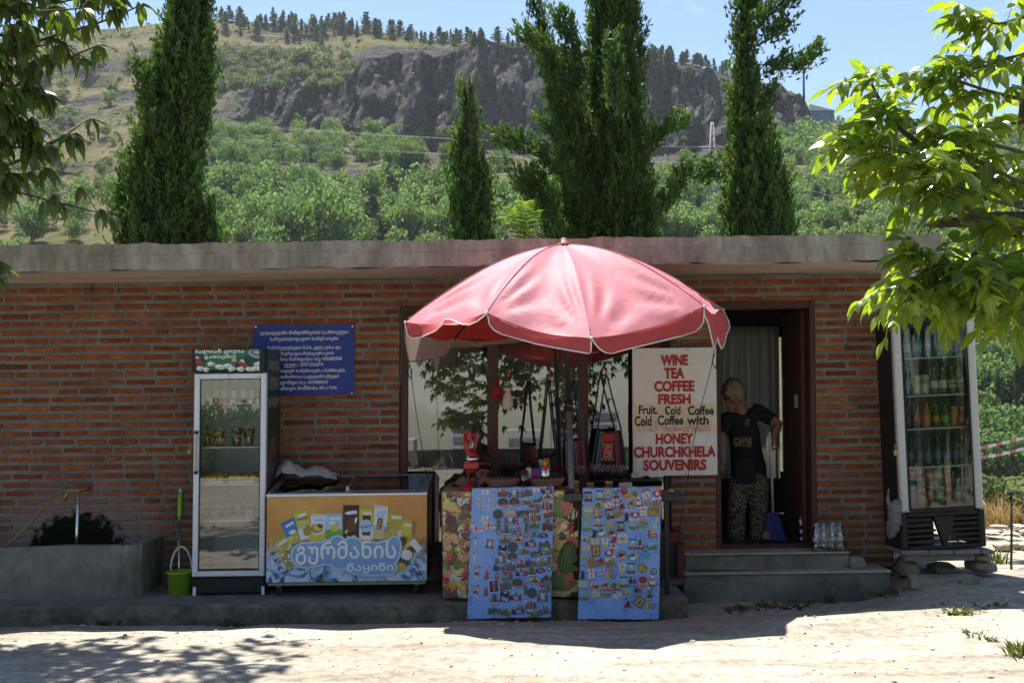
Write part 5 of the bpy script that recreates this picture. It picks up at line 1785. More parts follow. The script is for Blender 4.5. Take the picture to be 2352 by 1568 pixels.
for z in(ha.z-.012,hb.z-.018):
 mb.bevbox(ha.x-.011,ha.x+.016,F0-.056,F0-.01,z,z+.03,.005)
mb.build("handle_mount",blackp,hd)
lk=S(525,863,y0)
mb=MB();mb.lathe([(.0,.004),(.009,.004),(.011,0)],(lk.x,y0,lk.z),12,axis=Matrix.Rotation(R(90),3,'X'));mb.build("lock",chrome,door1)
st=S(595,865,y0)
mb=MB();mb.box(st.x-.023,st.x+.023,y0-.0015,y0,st.z-.007,st.z+.007,(.55,.55,.6));stk=mb.build("maker_badge",paint,door1)
lettering("UGUR",.014,Matrix.Translation((st.x+.006,y0-.0022,st.z)),mat("navy_print",(.02,.02,.16)),stk,width=.026)
# header
hz0,hz1=S(520,852,9.68).z,S(520,800,9.68).z
hx0,hx1=S(441.5,820,9.68).x,S(608.5,820,9.68).x
mb=MB()
mb.bevbox(hx0,hx0+.022,9.67,9.80,hz0,hz1,.004)
mb.bevbox(hx1-.045,hx1,9.67,9.80,hz0,hz1,.004)
mb.bevbox(hx0+.021,hx1-.044,9.685,9.80,hz1-.012,hz1-.001,.003)
mb.bevbox(hx0+.021,hx1-.044,9.685,9.80,hz0+.001,hz0+.014,.003)
mb.box(hx0+.023,hx1-.046,9.70,9.79,hz0+.005,hz1-.005)
hdr=mb.build("header",blackp,fr1)
def hz(zx,zy,Y=9.688):
 return S(425+zx/4.406,792.4+zy/4.406,Y)
mb=MB()
a,c=hz(82,40),hz(800,255)
mb.box(a.x,c.x,9.688,9.6995,c.z,a.z,(.012,.15,.035))
def disc2(mb,cx,cz,rx,rz,Y,col,n=14,d=.0012,rot=.0,jag=.0):
 pts=[]
 for i in range(n):
  t=2*math.pi*i/n
  q=1+(rng.uniform(-jag,jag)if jag else 0)
  u,v=rx*math.cos(t)*q,rz*math.sin(t)*q
  pts.append((cx+u*math.cos(rot)-v*math.sin(rot),cz+u*math.sin(rot)+v*math.cos(rot)))
 mb.prism(pts,lambda u,v,dd:(u,Y-dd,v),d,col)
def pxd(z,k=4.406,Y=9.688):return z/k/F*Y
lay=[9.688]
def hdisc(zx,zy,rx,ry,col,rot=0,jag=0,n=14):
 p=hz(zx,zy);lay[0]-=.00025
 disc2(mb,p.x,p.z,pxd(rx),pxd(ry),lay[0],col,n,.0008,rot,jag)
hdisc(140,165,66,78,(.02,.03,.022),n=16);hdisc(120,130,26,22,(.5,.5,.45),jag=.3);hdisc(135,170,52,26,(.33,.03,.03),-.5,.15)
hdisc(660,150,120,62,(.012,.05,.03),.9,n=18);hdisc(715,85,78,44,(.30,.36,.42),-.25,n=20);hdisc(718,78,64,30,(.12,.17,.22),-.25,n=20);hdisc(725,72,30,14,(.42,.45,.46),-.2)
hdisc(585,190,76,66,(.012,.03,.02),.2,n=16);hdisc(575,165,30,22,(.55,.55,.5),jag=.3);hdisc(585,195,58,22,(.34,.03,.03),-.45,.15)
hdisc(495,155,32,22,(.42,.4,.36),0,.35);hdisc(490,175,30,10,(.3,.04,.03))
for zx,zy,rr in((260,190,44),(350,220,52),(430,210,46),(470,240,40),(150,235,40),(215,245,30),(560,240,42),(650,240,40),(745,190,42),(760,232,50),(700,240,40)):
 hdisc(zx,zy,rr,26,(.55,.58,.50),0,.22,9);hdisc(zx-6,zy-4,rr*.5,13,(.75,.77,.72),0,.3,7);hdisc(zx+12,zy+8,rr*.4,8,(.25,.3,.24),0,.3,7)
sgn=mb.build("header_print",print_m,hdr)
lw=mat("bold_white_print",(.74,.75,.72),rough=.5,var=.02)
p=hz(345,66);lettering("ძალიან ცივია",.05,Matrix.Translation((p.x,9.677,p.z)),lw,hdr,bold=.003,width=pxd(505),height=pxd(48))
p=hz(355,120);lettering("გახსენი!",.05,Matrix.Translation((p.x,9.677,p.z)),lw,hdr,bold=.003,width=pxd(315),height=pxd(40))
# side print: the same words run down the right flank, a bottle mark lower down
Mside=lambda y,z:Matrix.Translation((rt_-.0015,y,z))@Matrix.Rotation(R(90),4,'Z')
for body,z,wd,hh in(("ძალიან",ftop-.14,.40,.12),("ცივია",ftop-.30,.34,.11),("გახსენი!",ftop-.46,.42,.11)):
 lettering(body,.1,Mside(10.02,z),mat("faded_print",(.36,.37,.33)),fr1,bold=.004,width=wd,height=hh)
mb=MB()
for i,(z,ry,rz,c)in enumerate(((ftop-1.20,.21,.44,(.13,.09,.085)),(ftop-1.15,.12,.24,(.07,.05,.05)),(ftop-1.62,.23,.05,(.22,.02,.02)),(ftop-1.05,.06,.05,(.2,.15,.13)))):
 mb.prism([(10.01+ry*math.cos(t),z+rz*math.sin(t))for t in np.linspace(0,6.28,18)[:-1]],lambda u,v,d,i=i:(rt_-.003+.0005*i+d,u,v),.0004,c)
mb.build("side_print",print_m,fr1)
# wire shelves
shz=[]
for py in(925,1024,1108,1190):
 z=S(520,py,9.95).z;shz.append(z)
 mb=MB()
 mb.box(lf_+.04,rt_-.04,F0+.09,F0+.10,z-.012,z)
 for i in range(17):
  x=lf_+.045+(rt_-lf_-.09)*i/16
  mb.box(x-.0015,x+.0015,F0+.10,D1-.05,z-.006,z-.003)
 mb.build("shelf",whitep,fr1)
# a general bottle / can maker
def bottle_mesh(kind,c1,c2=(.6,.6,.55),cap=(.5,.5,.5),h=.24,r=.032):
 mb=MB(shear=False)
 if kind=="can":
  prof=[(r*.8,0),(r,.006),(r,.5*h),(r,.72*h),(r,h-.012),(r*.82,h)]
  mb.lathe(prof,n=12,cols=[(.4,.4,.4),c1,c2,c1,(.45,.45,.45)])
 elif kind=="jar":
  prof=[(r*.9,0),(r,.01),(r,h*.78),(r*.85,h*.84),(r*.92,h*.85),(r*.92,h)]
  mb.lathe(prof,n=12,cols=[c1,c2,c1,cap,cap])
 else:
  prof=[(r*.9,0),(r,.012),(r,h*.22),(r,h*.5),(r,h*.58),(r*.55,h*.74),(r*.38,h*.84),(r*.40,h*.92),(r*.42,h*.93),(r*.42,h)]
  mb.lathe(prof,n=12,cols=[c1,c1,c2,c1,c1,c1,c1,cap,cap])
 me=mb.mesh(kind)
 me.materials.append(gloss)
 return me
# price slips on the top shelf edge
for i,(px,cl_s,nm)in enumerate(((481,(.72,.72,.74),"white"),(499,(.72,.16,.12),"red"),(517,(.72,.16,.12),"red"),(535,(.72,.72,.74),"white"),(574,(.72,.72,.74),"white"),(590,(.72,.72,.74),"white"))):
 p=S(px,924 if i else 920,F0+.085)
 mb=MB();mb.box(p.x-.021,p.x+.021,F0+.082,F0+.085,p.z-.016,p.z+.024,cl_s)
 mb.build("price_slip",paint,fr1)
G_F="things in the pale framed fridge"
for i,px in enumerate((475,496,517,538,560,580)):
 p=S(px,925,F0+.25);me=bottle_mesh("bottle",((.16,.2,.2),(.25,.2,.1),(.2,.24,.24))[i%3],(.5,.5,.5),(.5,.5,.52),.21,.03)
 o=inst("bottle",me,W(p.x,F0+.25,shz[0]+.001));tag(o,"bottle on the top shelf of the pale framed fridge, number %d from the left"%(i+1)if False else("%s bottle from the left on the top shelf of the pale framed fridge"%("first","second","third","fourth","fifth","sixth")[i]),"bottle",G_F)
cupm=glass("clear_plastic",(.9,.9,.88),refl=.10)
for i,(px,c1,c2,nm)in enumerate(((476,(.62,.24,.03),(.5,.12,.02),"orange"),(505,(.66,.32,.06),(.6,.2,.05),"pale orange"),(544,(.35,.04,.04),(.42,.16,.12),"dark red"),(572,(.45,.10,.09),(.5,.25,.2),"pale red"))):
 p=S(px,1024,F0+.20)
 o=empty("fruit_cup",W(p.x,F0+.20,shz[1]),"cup of %s cut fruit on the second shelf of the pale framed fridge"%nm,"cup",G_F)
 mb=MB()
 for k in range(34):
  t=rng.random();a=rng.uniform(0,6.28);rr=(.030+.016*t)*math.sqrt(rng.random())
  mb.cbox((p.x+rr*math.cos(a),F0+.20+rr*math.sin(a),shz[1]+.014+t*.145+(.02 if rng.random()<.2 else 0)),(.026,.026,.022),tuple(u*(1-k%3*.15)for u in(c1 if rng.random()<.6 else c2)))
 tag(mb.build("cut_fruit",gloss,o),kind="stuff")
 mb=MB();mb.lathe([(.032,.002),(.036,.02),(.052,.15),(.054,.152)],(p.x,F0+.20,shz[1]),14);mb.build("cup",cupm,o)
 if i<2:
  mb=MB();mb.tube([(p.x-.005,F0+.2,shz[1]+.12),(p.x+.006,F0+.2,shz[1]+.235)],.003,6,(.03,.03,.03));mb.build("straw",paint,o)
for i,px in enumerate((487,560)):
 p=S(px,1108,F0+.19)
 o=empty("tray_of_lemons",W(p.x,F0+.19,shz[2]),"white tray of yellow citrus, %s one on the third shelf of the fridge"%("left" if i==0 else "right"),"tray",G_F)
 mb=MB();mb.bevbox(p.x-.115,p.x+.115,F0+.10,F0+.30,shz[2]+.002,shz[2]+.03,.006,(.6,.6,.58));mb.build("tray",paint,o)
 for k in range(8):
  mb=MB();c_=(.62,.36,.04)if k%3 else(.68,.46,.06)
  mb.ball((p.x-.09+.06*(k%4)+(.02 if k>3 else 0),F0+.14+.07*(k//4),shz[2]+.055+.014*(k//4)),.031,9,6,c_,s=(1.1,1,.95));mb.build("citrus",gloss,o)
mb=MB()
for k in range(5):
 px=470+k*26
 p=S(px,1190,F0+.25)
 mb=MB();mb.bevbox(p.x-.04,p.x+.04,F0+.2,F0+.33,shz[3]+.002,shz[3]+rng.uniform(.08,.19),.01,((.10,.16,.06),(.25,.24,.2),(.06,.10,.05),(.2,.12,.06),(.3,.3,.28))[k],jit=.004)
 single(mb,"packed_greens",gloss,W(p.x,F0+.25,shz[3]),"%s bundle of greens on the lower shelf of the fridge"%("leftmost","second","middle","fourth","rightmost")[k],"package",G_F)
mb=MB()
pk=S(436,1030,F0+.1)
mb.tube([pk+Vector((-.012,0,0)),pk+Vector((-.012,0,.03)),pk+Vector((0,0,.042)),pk+Vector((.012,0,.03)),pk+Vector((.012,0,0))],.0035,6,(.4,.4,.4))
mb.bevbox(pk.x-.018,pk.x+.018,F0+.088,F0+.106,pk.z-.045,pk.z-.004,.004,(.30,.22,.05))
single(mb,"padlock",gloss,W(pk.x,pk.y,pk.z),"small brass padlock hanging at the left side of the pale framed fridge","padlock")
# ---- bucket and mop
YBk=9.83
c=S(414,1362,YBk);rbt=.096;bz0=-1.699;bz1=S(414,1310,YBk).z
bk=empty("mop_bucket",W(c.x,YBk,bz0),"lime green bucket with a pale hoop handle beside the fridge","bucket")
mb=MB();mb.lathe([(.0,.004),(rbt,.0),(rbt+.014,bz1-bz0-.012),(rbt+.022,bz1-bz0-.012),(rbt+.022,bz1-bz0),(rbt+.010,bz1-bz0),(rbt+.004,bz1-bz0-.05),(.0,bz1-bz0-.05)],(c.x,YBk,bz0),24);mb.build("pail",mat("lime_plastic",(.22,.38,.025),rough=.45,var=.06),bk)
mb=MB()
arc=[S(392+50*(1-math.cos(t))/2,1312-57*math.sin(t),YBk)for t in np.linspace(.0,math.pi,14)]
mb.tube(arc,.010,8);mb.build("handle",mat("pale_grey_plastic",(.42,.43,.44),rough=.45),bk)
mp_=empty("mop",S(411,1340,9.9),"spin mop with a green grip standing in the lime bucket","mop")
a,b,c_,d=S(410.5,1340,9.9),S(413,1195,10.15),S(415.5,1127,10.24),S(411,1270,10.02)
mb=MB();mb.tube([a,b],.0085,8);mb.build("shaft",chrome,mp_)
mb=MB();mb.tube([b,b.lerp(c_,.25),b.lerp(c_,.82),c_],[.012,.022,.026,.010],10,(.20,.36,.025));mb.build("grip",gloss,mp_)
mb=MB();mb.tube([d,d.lerp(b,.35)],[.016,.018],8,(.20,.36,.025));mb.build("clip",gloss,mp_)
mb=MB();mb.tube([c_-Vector((0,0,.02)),c_,c_+Vector((0,0,.035))],[.018,.022,.004],8,(.4,.42,.42));mb.build("cap",gloss,mp_)
# ---- ice cream chest
C0=9.60
cx0,cx1=S(612,1230,C0).x,S(980.5,1230,C0).x
cz0,cz1=S(796,1336,C0).z,S(796,1134,C0).z
CD=10.24
zbk=S(820,1094,CD).z
chest=empty("ice_cream_chest",W((cx0+cx1)/2,C0,-1.7),"low ice cream chest freezer with an orange and blue printed front","freezer")
red_d=mat("dark_red_enamel",(.05,.010,.012),rough=.35,var=.2)
mb=MB()
f=[(cx0+.004,C0+.012,cz0),(cx1-.004,C0+.012,cz0),(cx1-.004,CD,cz0),(cx0+.004,CD,cz0),(cx0+.004,C0+.012,cz0+.30),(cx1-.004,C0+.012,cz0+.30),(cx1-.004,CD,cz0+.30),(cx0+.004,CD,cz0+.30)]
mb.add(f,[(0,3,2,1),(4,5,6,7)])
for(x0,x1)in((cx0+.004,cx0+.05),(cx1-.05,cx1-.004)):
 mb.add([(x0,C0+.012,cz0),(x1,C0+.012,cz0),(x1,CD,cz0),(x0,CD,cz0),(x0,C0+.012,cz1-.01),(x1,C0+.012,cz1-.01),(x1,CD,zbk-.01),(x0,CD,zbk-.01)],[(0,3,2,1),(4,5,6,7),(0,1,5,4),(1,2,6,5),(2,3,7,6),(3,0,4,7)])
mb.box(cx0+.051,cx1-.051,CD-.04,CD,cz0,zbk-.012)
mb.box(cx0+.051,cx1-.051,C0+.013,C0+.05,cz0,cz1-.012)
mb.build("body",red_d,chest)
# print on the front, in layers
def cz_(zx,zy,Y=C0):return S(608.7+zx/5.851,1119.7+zy/5.851,Y)
def cl(z):return z/5.851/F*C0
PR=MB()
def cprint_mat():
 m=bpy.data.materials.new("orange_and_ice_print")
 m.use_nodes=True
 nt=m.node_tree;L=nt.links
 bs=nt.nodes['Principled BSDF'];bs.inputs['Roughness'].default_value=.4
 geo=_n(nt,'ShaderNodeNewGeometry')
 n1=_n(nt,'ShaderNodeTexNoise',Scale=9.0,Detail=6.0,Distortion=1.5)
 n2=_n(nt,'ShaderNodeTexNoise',Scale=4.0,Detail=3.0)
 L.new(geo.outputs['Position'],n1.inputs['Vector']);L.new(geo.outputs['Position'],n2.inputs['Vector'])
 sp=_n(nt,'ShaderNodeSeparateXYZ');L.new(geo.outputs['Position'],sp.inputs[0])
 org=_n(nt,'ShaderNodeValToRGB');e=org.color_ramp.elements
 e[0].position=.35;e[0].color=(.50,.22,.04,1);e[1].position=.65;e[1].color=(.58,.33,.08,1)
 L.new(n2.outputs['Fac'],org.inputs['Fac'])
 ice=_n(nt,'ShaderNodeValToRGB');e=ice.color_ramp.elements
 e[0].position=.36;e[0].color=(.02,.035,.06,1);e[1].position=.62;e[1].color=(.52,.60,.72,1)
 x=e.new(.46);x.color=(.20,.36,.58,1);x=e.new(.54);x.color=(.42,.55,.74,1)
 L.new(n1.outputs['Fac'],ice.inputs['Fac'])
 mr=_n(nt,'ShaderNodeMapRange');mr.clamp=True
 zi=float(W(cz_(1000,1000).x,0,cz_(1000,820).z).z)
 mr.inputs['From Min'].default_value=zi+.10;mr.inputs['From Max'].default_value=zi-.10
 ad=_n(nt,'ShaderNodeMath',_operation='MULTIPLY_ADD');ad.inputs[1].default_value=.35;
 L.new(n1.outputs['Fac'],ad.inputs[0]);L.new(sp.outputs['Z'],ad.inputs[2])
 sb=_n(nt,'ShaderNodeMath',_operation='SUBTRACT');sb.inputs[1].default_value=.16
 L.new(ad.outputs[0],sb.inputs[0]);L.new(sb.outputs[0],mr.inputs['Value'])
 mx=_n(nt,'ShaderNodeMixRGB')
 L.new(mr.outputs[0],mx.inputs['Fac']);L.new(org.outputs['Color'],mx.inputs['Color1']);L.new(ice.outputs['Color'],mx.inputs['Color2'])
 L.new(mx.outputs['Color'],bs.inputs['Base Color'])
 return m
mb=MB()
mb.bevbox(cx0,cx1,C0,C0+.012,cz0+.004,cz1-.012,.002)
pan=mb.build("front_panel",cprint_mat(),chest)
mb=MB()
lyr=[C0-.0002]
def cpoly(pts,col):
 lyr[0]-=.00025
 Y=lyr[0]
 q=[(cz_(x,y).x,cz_(x,y).z)for x,y in pts]
 mb.prism(q,lambda u,v,d:(u,Y-d,v),.0002,col)
def crect(cx,cy,wd,hh,rot,col):
 t=R(rot);pts=[]
 for sx,sy in((-1,1),(1,1),(1,-1),(-1,-1)):
  x,y=sx*wd/2,sy*hh/2
  pts.append((cx+x*math.cos(t)-y*math.sin(t),cy+x*math.sin(t)+y*math.cos(t)))
 cpoly(pts,col)
def cell(cx,cy,rx,ry,rot,col,n=16):
 t0=R(rot)
 cpoly([(cx+rx*math.cos(t)*math.cos(t0)-ry*math.sin(t)*math.sin(t0),cy+rx*math.cos(t)*math.sin(t0)+ry*math.sin(t)*math.cos(t0))for t in np.linspace(2*math.pi,0,n+1)[:-1]],col)
YL,YL2,WH,BL_,LB,BR,DB,GR,GY=(.56,.50,.05),(.45,.38,.06),(.66,.68,.70),(.05,.20,.48),(.35,.52,.72),(.10,.04,.015),(.025,.018,.014),(.16,.34,.05),(.25,.24,.18)
packs=[(290,850,215,440,-27,YL2,BR),(365,590,200,340,-24,BL_,YL),(515,490,175,410,-13,YL,WH),(1890,590,175,320,13,YL,BR),(1740,515,215,400,8,YL2,WH),(710,545,205,385,3,WH,YL),(930,515,220,355,0,LB,GR),(1550,455,185,440,4,WH,LB),(1360,480,185,450,1,YL,WH),(1160,480,215,495,0,DB,BR)]
for(x,y,wd,hh,rot,c1,c2)in packs:
 crect(x,y,wd,hh,rot,c1)
 t=R(rot)
 def loc(dx,dy):return(x+dx*math.cos(t)-dy*math.sin(t),y+dx*math.sin(t)+dy*math.cos(t))
 q=loc(0,-hh*.45);crect(q[0],q[1],wd,hh*.08,rot,tuple(v*.75 for v in c1))
 q=loc(0,hh*.30);crect(q[0],q[1],wd*.98,hh*.36,rot,c2 if c2!=BR else tuple(v*.8 for v in c1))
 q=loc(wd*.05,-hh*.30);crect(q[0],q[1],wd*.62,hh*.09,rot-6,WH if c1!=WH else LB)
cell(700,540,80,60,0,GY);cell(715,530,60,44,10,YL);cell(745,510,40,26,20,BR)
crect(400,640,90,160,-18,YL2);cell(368,590,50,26,-20,WH)
crect(930,520,84,130,-8,YL);cell(905,468,46,24,-10,WH)
cell(1165,495,76,104,22,BR);cell(1225,430,16,44,15,WH);crect(1095,585,30,50,30,YL)
crect(1365,500,110,270,2,(.07,.02,.012));cell(1360,508,86,86,0,LB)
crect(1540,480,66,150,12,(.09,.045,.015));cell(1520,375,40,18,30,LB);cell(1575,370,40,18,-30,LB);crect(1510,575,26,60,12,YL);crect(1545,610,150,60,5,YL)
crect(1690,610,180,150,8,YL2);crect(1640,560,60,80,5,GY)
cell(570,570,52,72,8,(.38,.24,.04));crect(520,520,60,30,-8,LB)
cell(1850,715,56,66,28,BR);cell(1960,800,90,80,-20,YL);crect(1960,830,110,90,-24,BR);crect(2030,770,90,180,-40,WH);cell(1900,895,78,72,0,WH);crect(1870,985,90,60,25,BR);cell(1830,1055,70,54,0,YL2)
crect(1995,530,34,180,2,(.30,.16,.04))
for k in range(26):
 cell(rng.uniform(30,420),rng.uniform(760,1200),rng.uniform(14,60),rng.uniform(6,18),rng.uniform(-80,80),rng.choice((WH,WH,(.06,.09,.14),LB)),7)
# blue cloud behind the big words
for(x,y,rx,ry)in((560,900,200,170),(700,880,200,160),(880,860,210,170),(980,760,110,120),(1060,900,220,170),(1180,840,170,180),(1400,880,230,160),(1620,880,190,170),(1740,780,90,130),(1420,1070,320,95),(1640,1060,130,100),(1010,1000,120,90)):
 cell(x,y,rx+16,ry+14,0,(.42,.56,.74),20)
for(x,y,rx,ry)in((560,900,200,170),(700,880,200,160),(880,860,210,170),(980,760,110,120),(1060,900,220,170),(1180,840,170,180),(1400,880,230,160),(1620,880,190,170),(1740,780,90,130),(1420,1070,320,95),(1640,1060,130,100),(1010,1000,120,90)):
 cell(x,y,rx-12,ry-12,0,(.16,.33,.58),20)
mb.build("print",print_m,pan)
YT=lyr[0]-.0006
p=cz_(1090,860)
lettering("გურმანის",.2,Matrix.Translation((p.x,YT,p.z)),lw,pan,bold=.006,width=cl(1330),height=cl(300))
p=cz_(1420,1070)
lettering("ნაყინი",.1,Matrix.Translation((p.x,YT,p.z)),lw,pan,bold=.004,width=cl(610),height=cl(130))
for body,zx,zy,wd,c_ in(("გურმანის",1160,322,160,lw),("სააში",395,660,110,lw),("ჯაბუდი",1362,512,130,mat("blue_print",(.03,.15,.4))),("ნოდარი",1165,650,130,lw),("ჭაატო",725,610,140,lw),("სენდვიჩი",1725,475,165,mat("yellow_print",(.5,.36,.03))),("სელფი",510,410,140,mat("blue_print",(.03,.15,.4)))):
 p=cz_(zx,zy);lettering(body,.02,Matrix.Translation((p.x,YT,p.z))@Matrix.Rotation(R(8),4,'Y').inverted(),c_,pan,offset=.001,width=cl(wd))
p=cz_(1543,480);lettering("Joker",.02,Matrix.Translation((p.x,YT,p.z))@Matrix.Rotation(R(-72),4,'Y'),mat("yellow_print",(.5,.36,.03)),pan,offset=.002,width=cl(130))
# rims, glass lids, casters
mb=MB()
mb.bevbox(cx0-.004,cx1+.004,C0-.012,C0+.03,cz1-.016,cz1+.006,.005);mb.build("front_rim",whitep,chest)
def slope(x,y):return(x,y,cz1+(zbk-cz1)*(y-C0)/(CD-C0))
al_d=mat("grey_lid_frame",(.16,.165,.18),rough=.4,metal=.3,var=.1)
def bar(x0,x1,y0,y1,h0,h1,nm,m,par):
 mb=MB()
 a=[slope(x0,y0),slope(x1,y0),slope(x1,y1),slope(x0,y1)]
 mb.add([(p[0],p[1],p[2]+h0)for p in a]+[(p[0],p[1],p[2]+h1)for p in a],[(0,3,2,1),(4,5,6,7),(0,1,5,4),(1,2,6,5),(2,3,7,6),(3,0,4,7)])
 return mb.build(nm,m,par)
bar(cx0,cx0+.03,C0+.031,CD,-.012,.014,"lid_rail",al_d,chest);bar(cx1-.03,cx1,C0+.031,CD,-.012,.014,"lid_rail",al_d,chest)
bar(cx0,cx1,CD+.001,CD+.03,-.02,.014,"lid_rail",al_d,chest)
xm=S(808,1110,9.9).x
for(x0,x1,h)in((cx0+.032,xm+.02,.004),(xm-.02,cx1-.032,.014)):
 li=bar(x0,x1,C0+.032,C0+.05,h-.004,h+.004,"lid",al_d,chest)
 bar(x0,x1,CD-.02,CD-.002,h-.004,h+.004,"lid_edge",al_d,li)
 bar(x0,x0+.018,C0+.05,CD-.02,h-.004,h+.004,"lid_edge",al_d,li);bar(x1-.018,x1,C0+.05,CD-.02,h-.004,h+.004,"lid_edge",al_d,li)
 mb=MB();mb.add([(p[0],p[1],p[2]+h)for p in(slope(x0+.018,C0+.05),slope(x1-.018,C0+.05),slope(x1-.018,CD-.02),slope(x0+.018,CD-.02))],[(0,1,2,3)])
 mb.build("lid_glass",glass("lid_glass",(.8,.82,.85),refl=.10),li)
bar(xm-.012,xm+.012,C0+.045,C0+.065,.018,.05,"lid_handle",mat("cream_plastic",(.48,.45,.36)),chest)
for k in range(10):
 x=cx0+.1+(cx1-cx0-.2)*k/9
 mb=MB();mb.bevbox(x-.05,x+.05,C0+.1,CD-.08,cz0+.305,cz1-rng.uniform(.10,.2),.006,rng.choice((YL2,BL_,(.3,.3,.32),BR,LB)),jit=.006)
 single(mb,"ice_cream_box",paint,W(x,9.9,cz0+.3),"%s from the left of the ice cream boxes inside the chest"%("first","second","third","fourth","fifth","sixth","seventh","eighth","ninth","tenth")[k],"box","boxes in the ice cream chest")
mb=MB();mb.bevbox(cx0+.01,cx1-.01,C0+.02,C0+.06,cz0-.028,cz0-.002,.004);mb.build("plinth",mat("cream_steel",(.28,.24,.17),rough=.5),chest)
for x in(cx0+.09,cx1-.09):
 for y in(C0+.10,CD-.1):
  cs=MB();cs.bevbox(x-.018,x+.018,y-.02,y+.02,cz0-.09,cz0-.028,.004);cst=cs.build("caster",al_d,chest)
  cs=MB();cs.lathe([(.0,-.012),(.038,-.012),(.038,.012),(.0,.012)],(x,y,-1.662),14,axis=Matrix.Rotation(R(90),3,'Y'));cs.build("wheel",blackp,cst)
# white cloth heaped on the back of the chest
def heap(name,poly,Y0,Y1,m,label,cat,seed,base):
 r=random.Random(seed)
 mb=MB()
 x0,x1=poly[0][0],poly[-1][0]
 grid=[]
 n=34
 for k in range(9):
  t=k/8
  rowp=[]
  for i in range(n+1):
   u=i/n
   px=x0+(x1-x0)*u
   py=float(np.interp(px,[p[0]for p in poly],[p[1]for p in poly]))
   zt_=S(px,py,(Y0+Y1)/2).z
   hmp=math.sin(math.pi*(.12+.76*t))**.7
   x=S(px,py,(Y0+Y1)/2).x
   z=base(x,Y0+(Y1-Y0)*t)+max(0,(zt_-base(x,(Y0+Y1)/2)))*hmp*(1+.10*math.sin(u*31+t*9+seed)+.06*math.sin(u*57-t*17))+.006
   rowp.append((x+.012*math.sin(t*7+u*20),Y0+(Y1-Y0)*t+.014*math.sin(u*23),z))
  grid.append(rowp)
 mb.sheet(grid)
 c=grid[4][n//2]
 return single(mb,name,m,W(c[0],c[1],base(c[0],c[1])),label,cat)
heap("white_cloth",[(630,1096),(640,1072),(655,1060),(672,1064),(686,1074),(700,1080),(716,1076),(728,1070),(748,1080),(775,1093)],10.0,10.22,mat("crumpled_white_cloth",(.42,.39,.37),rough=.95,var=.12,scale=12,bump=.3,bscale=40),"crumpled white cloth lying on the back of the ice cream chest","cloth",3,lambda x,y:cz1+(zbk-cz1)*(y-C0)/(CD-C0)+.016)
# ---- red sunshade
def pu(px,py,Y):return U(px,py,Y)
apex=pu(1295,563,8.98)
C=[pu(1358,776,7.86),pu(1118,718,8.12),pu(931,740,8.72),pu(1040,779,9.72),pu(1230,762,9.98),pu(1480,745,9.92),pu(1661,711,9.30),pu(1617,703,8.36)]
par=empty("sunshade",W(.545,9.48,-1.7),"large faded red parasol with white piping over the souvenir table","umbrella")
red_m=bpy.data.materials.new("faded_red_canvas")
red_m.use_nodes=True
nt_=red_m.node_tree;L_=nt_.links
bs_p=nt_.nodes['Principled BSDF']
bs_p.inputs['Roughness'].default_value=.62;bs_p.inputs['Specular IOR Level'].default_value=.3
g_=_n(nt_,'ShaderNodeNewGeometry')
n_1=_n(nt_,'ShaderNodeTexNoise',Scale=3.0,Detail=5.0);L_.new(g_.outputs['Position'],n_1.inputs['Vector'])
n_2=_n(nt_,'ShaderNodeTexNoise',Scale=7.0,Detail=3.0,Distortion=1.2);L_.new(g_.outputs['Position'],n_2.inputs['Vector'])
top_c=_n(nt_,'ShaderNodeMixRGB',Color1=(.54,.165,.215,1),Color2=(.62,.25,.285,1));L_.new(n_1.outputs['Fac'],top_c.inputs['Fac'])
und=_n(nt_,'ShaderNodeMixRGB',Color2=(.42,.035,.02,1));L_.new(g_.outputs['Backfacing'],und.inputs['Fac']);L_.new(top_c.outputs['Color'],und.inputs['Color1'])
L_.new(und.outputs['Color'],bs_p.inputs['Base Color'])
bmp=_n(nt_,'ShaderNodeBump',Strength=.16,Distance=.03);L_.new(n_2.outputs['Fac'],bmp.inputs['Height']);L_.new(bmp.outputs['Normal'],bs_p.inputs['Normal'])
trn=_n(nt_,'ShaderNodeBsdfTranslucent',Color=(.55,.03,.015,1))
msh=_n(nt_,'ShaderNodeMixShader',Fac=.22);L_.new(bs_p.outputs[0],msh.inputs[1]);L_.new(trn.outputs[0],msh.inputs[2])
L_.new(msh.outputs[0],nt_.nodes['Material Output'].inputs['Surface'])
flap_red=mat("red_canvas_valance",(.52,.085,.085),rough=.75,var=.1,scale=5,transl=.3,bump=.1,bscale=8)
flap_in=mat("grey_valance_lining",(.30,.25,.21),rough=.9,var=.12,scale=7,transl=.35)
piping_m=mat("white_piping",(.66,.65,.66),rough=.6,var=.05)
def rib_pt(i,t):
 """along a rib, domed"""
 p=apex.lerp(C[i],t)
 return p+Vector((0,0,.135*math.sin(math.pi*t)**.85*(1-.25*t)))
r_um=random.Random(12)
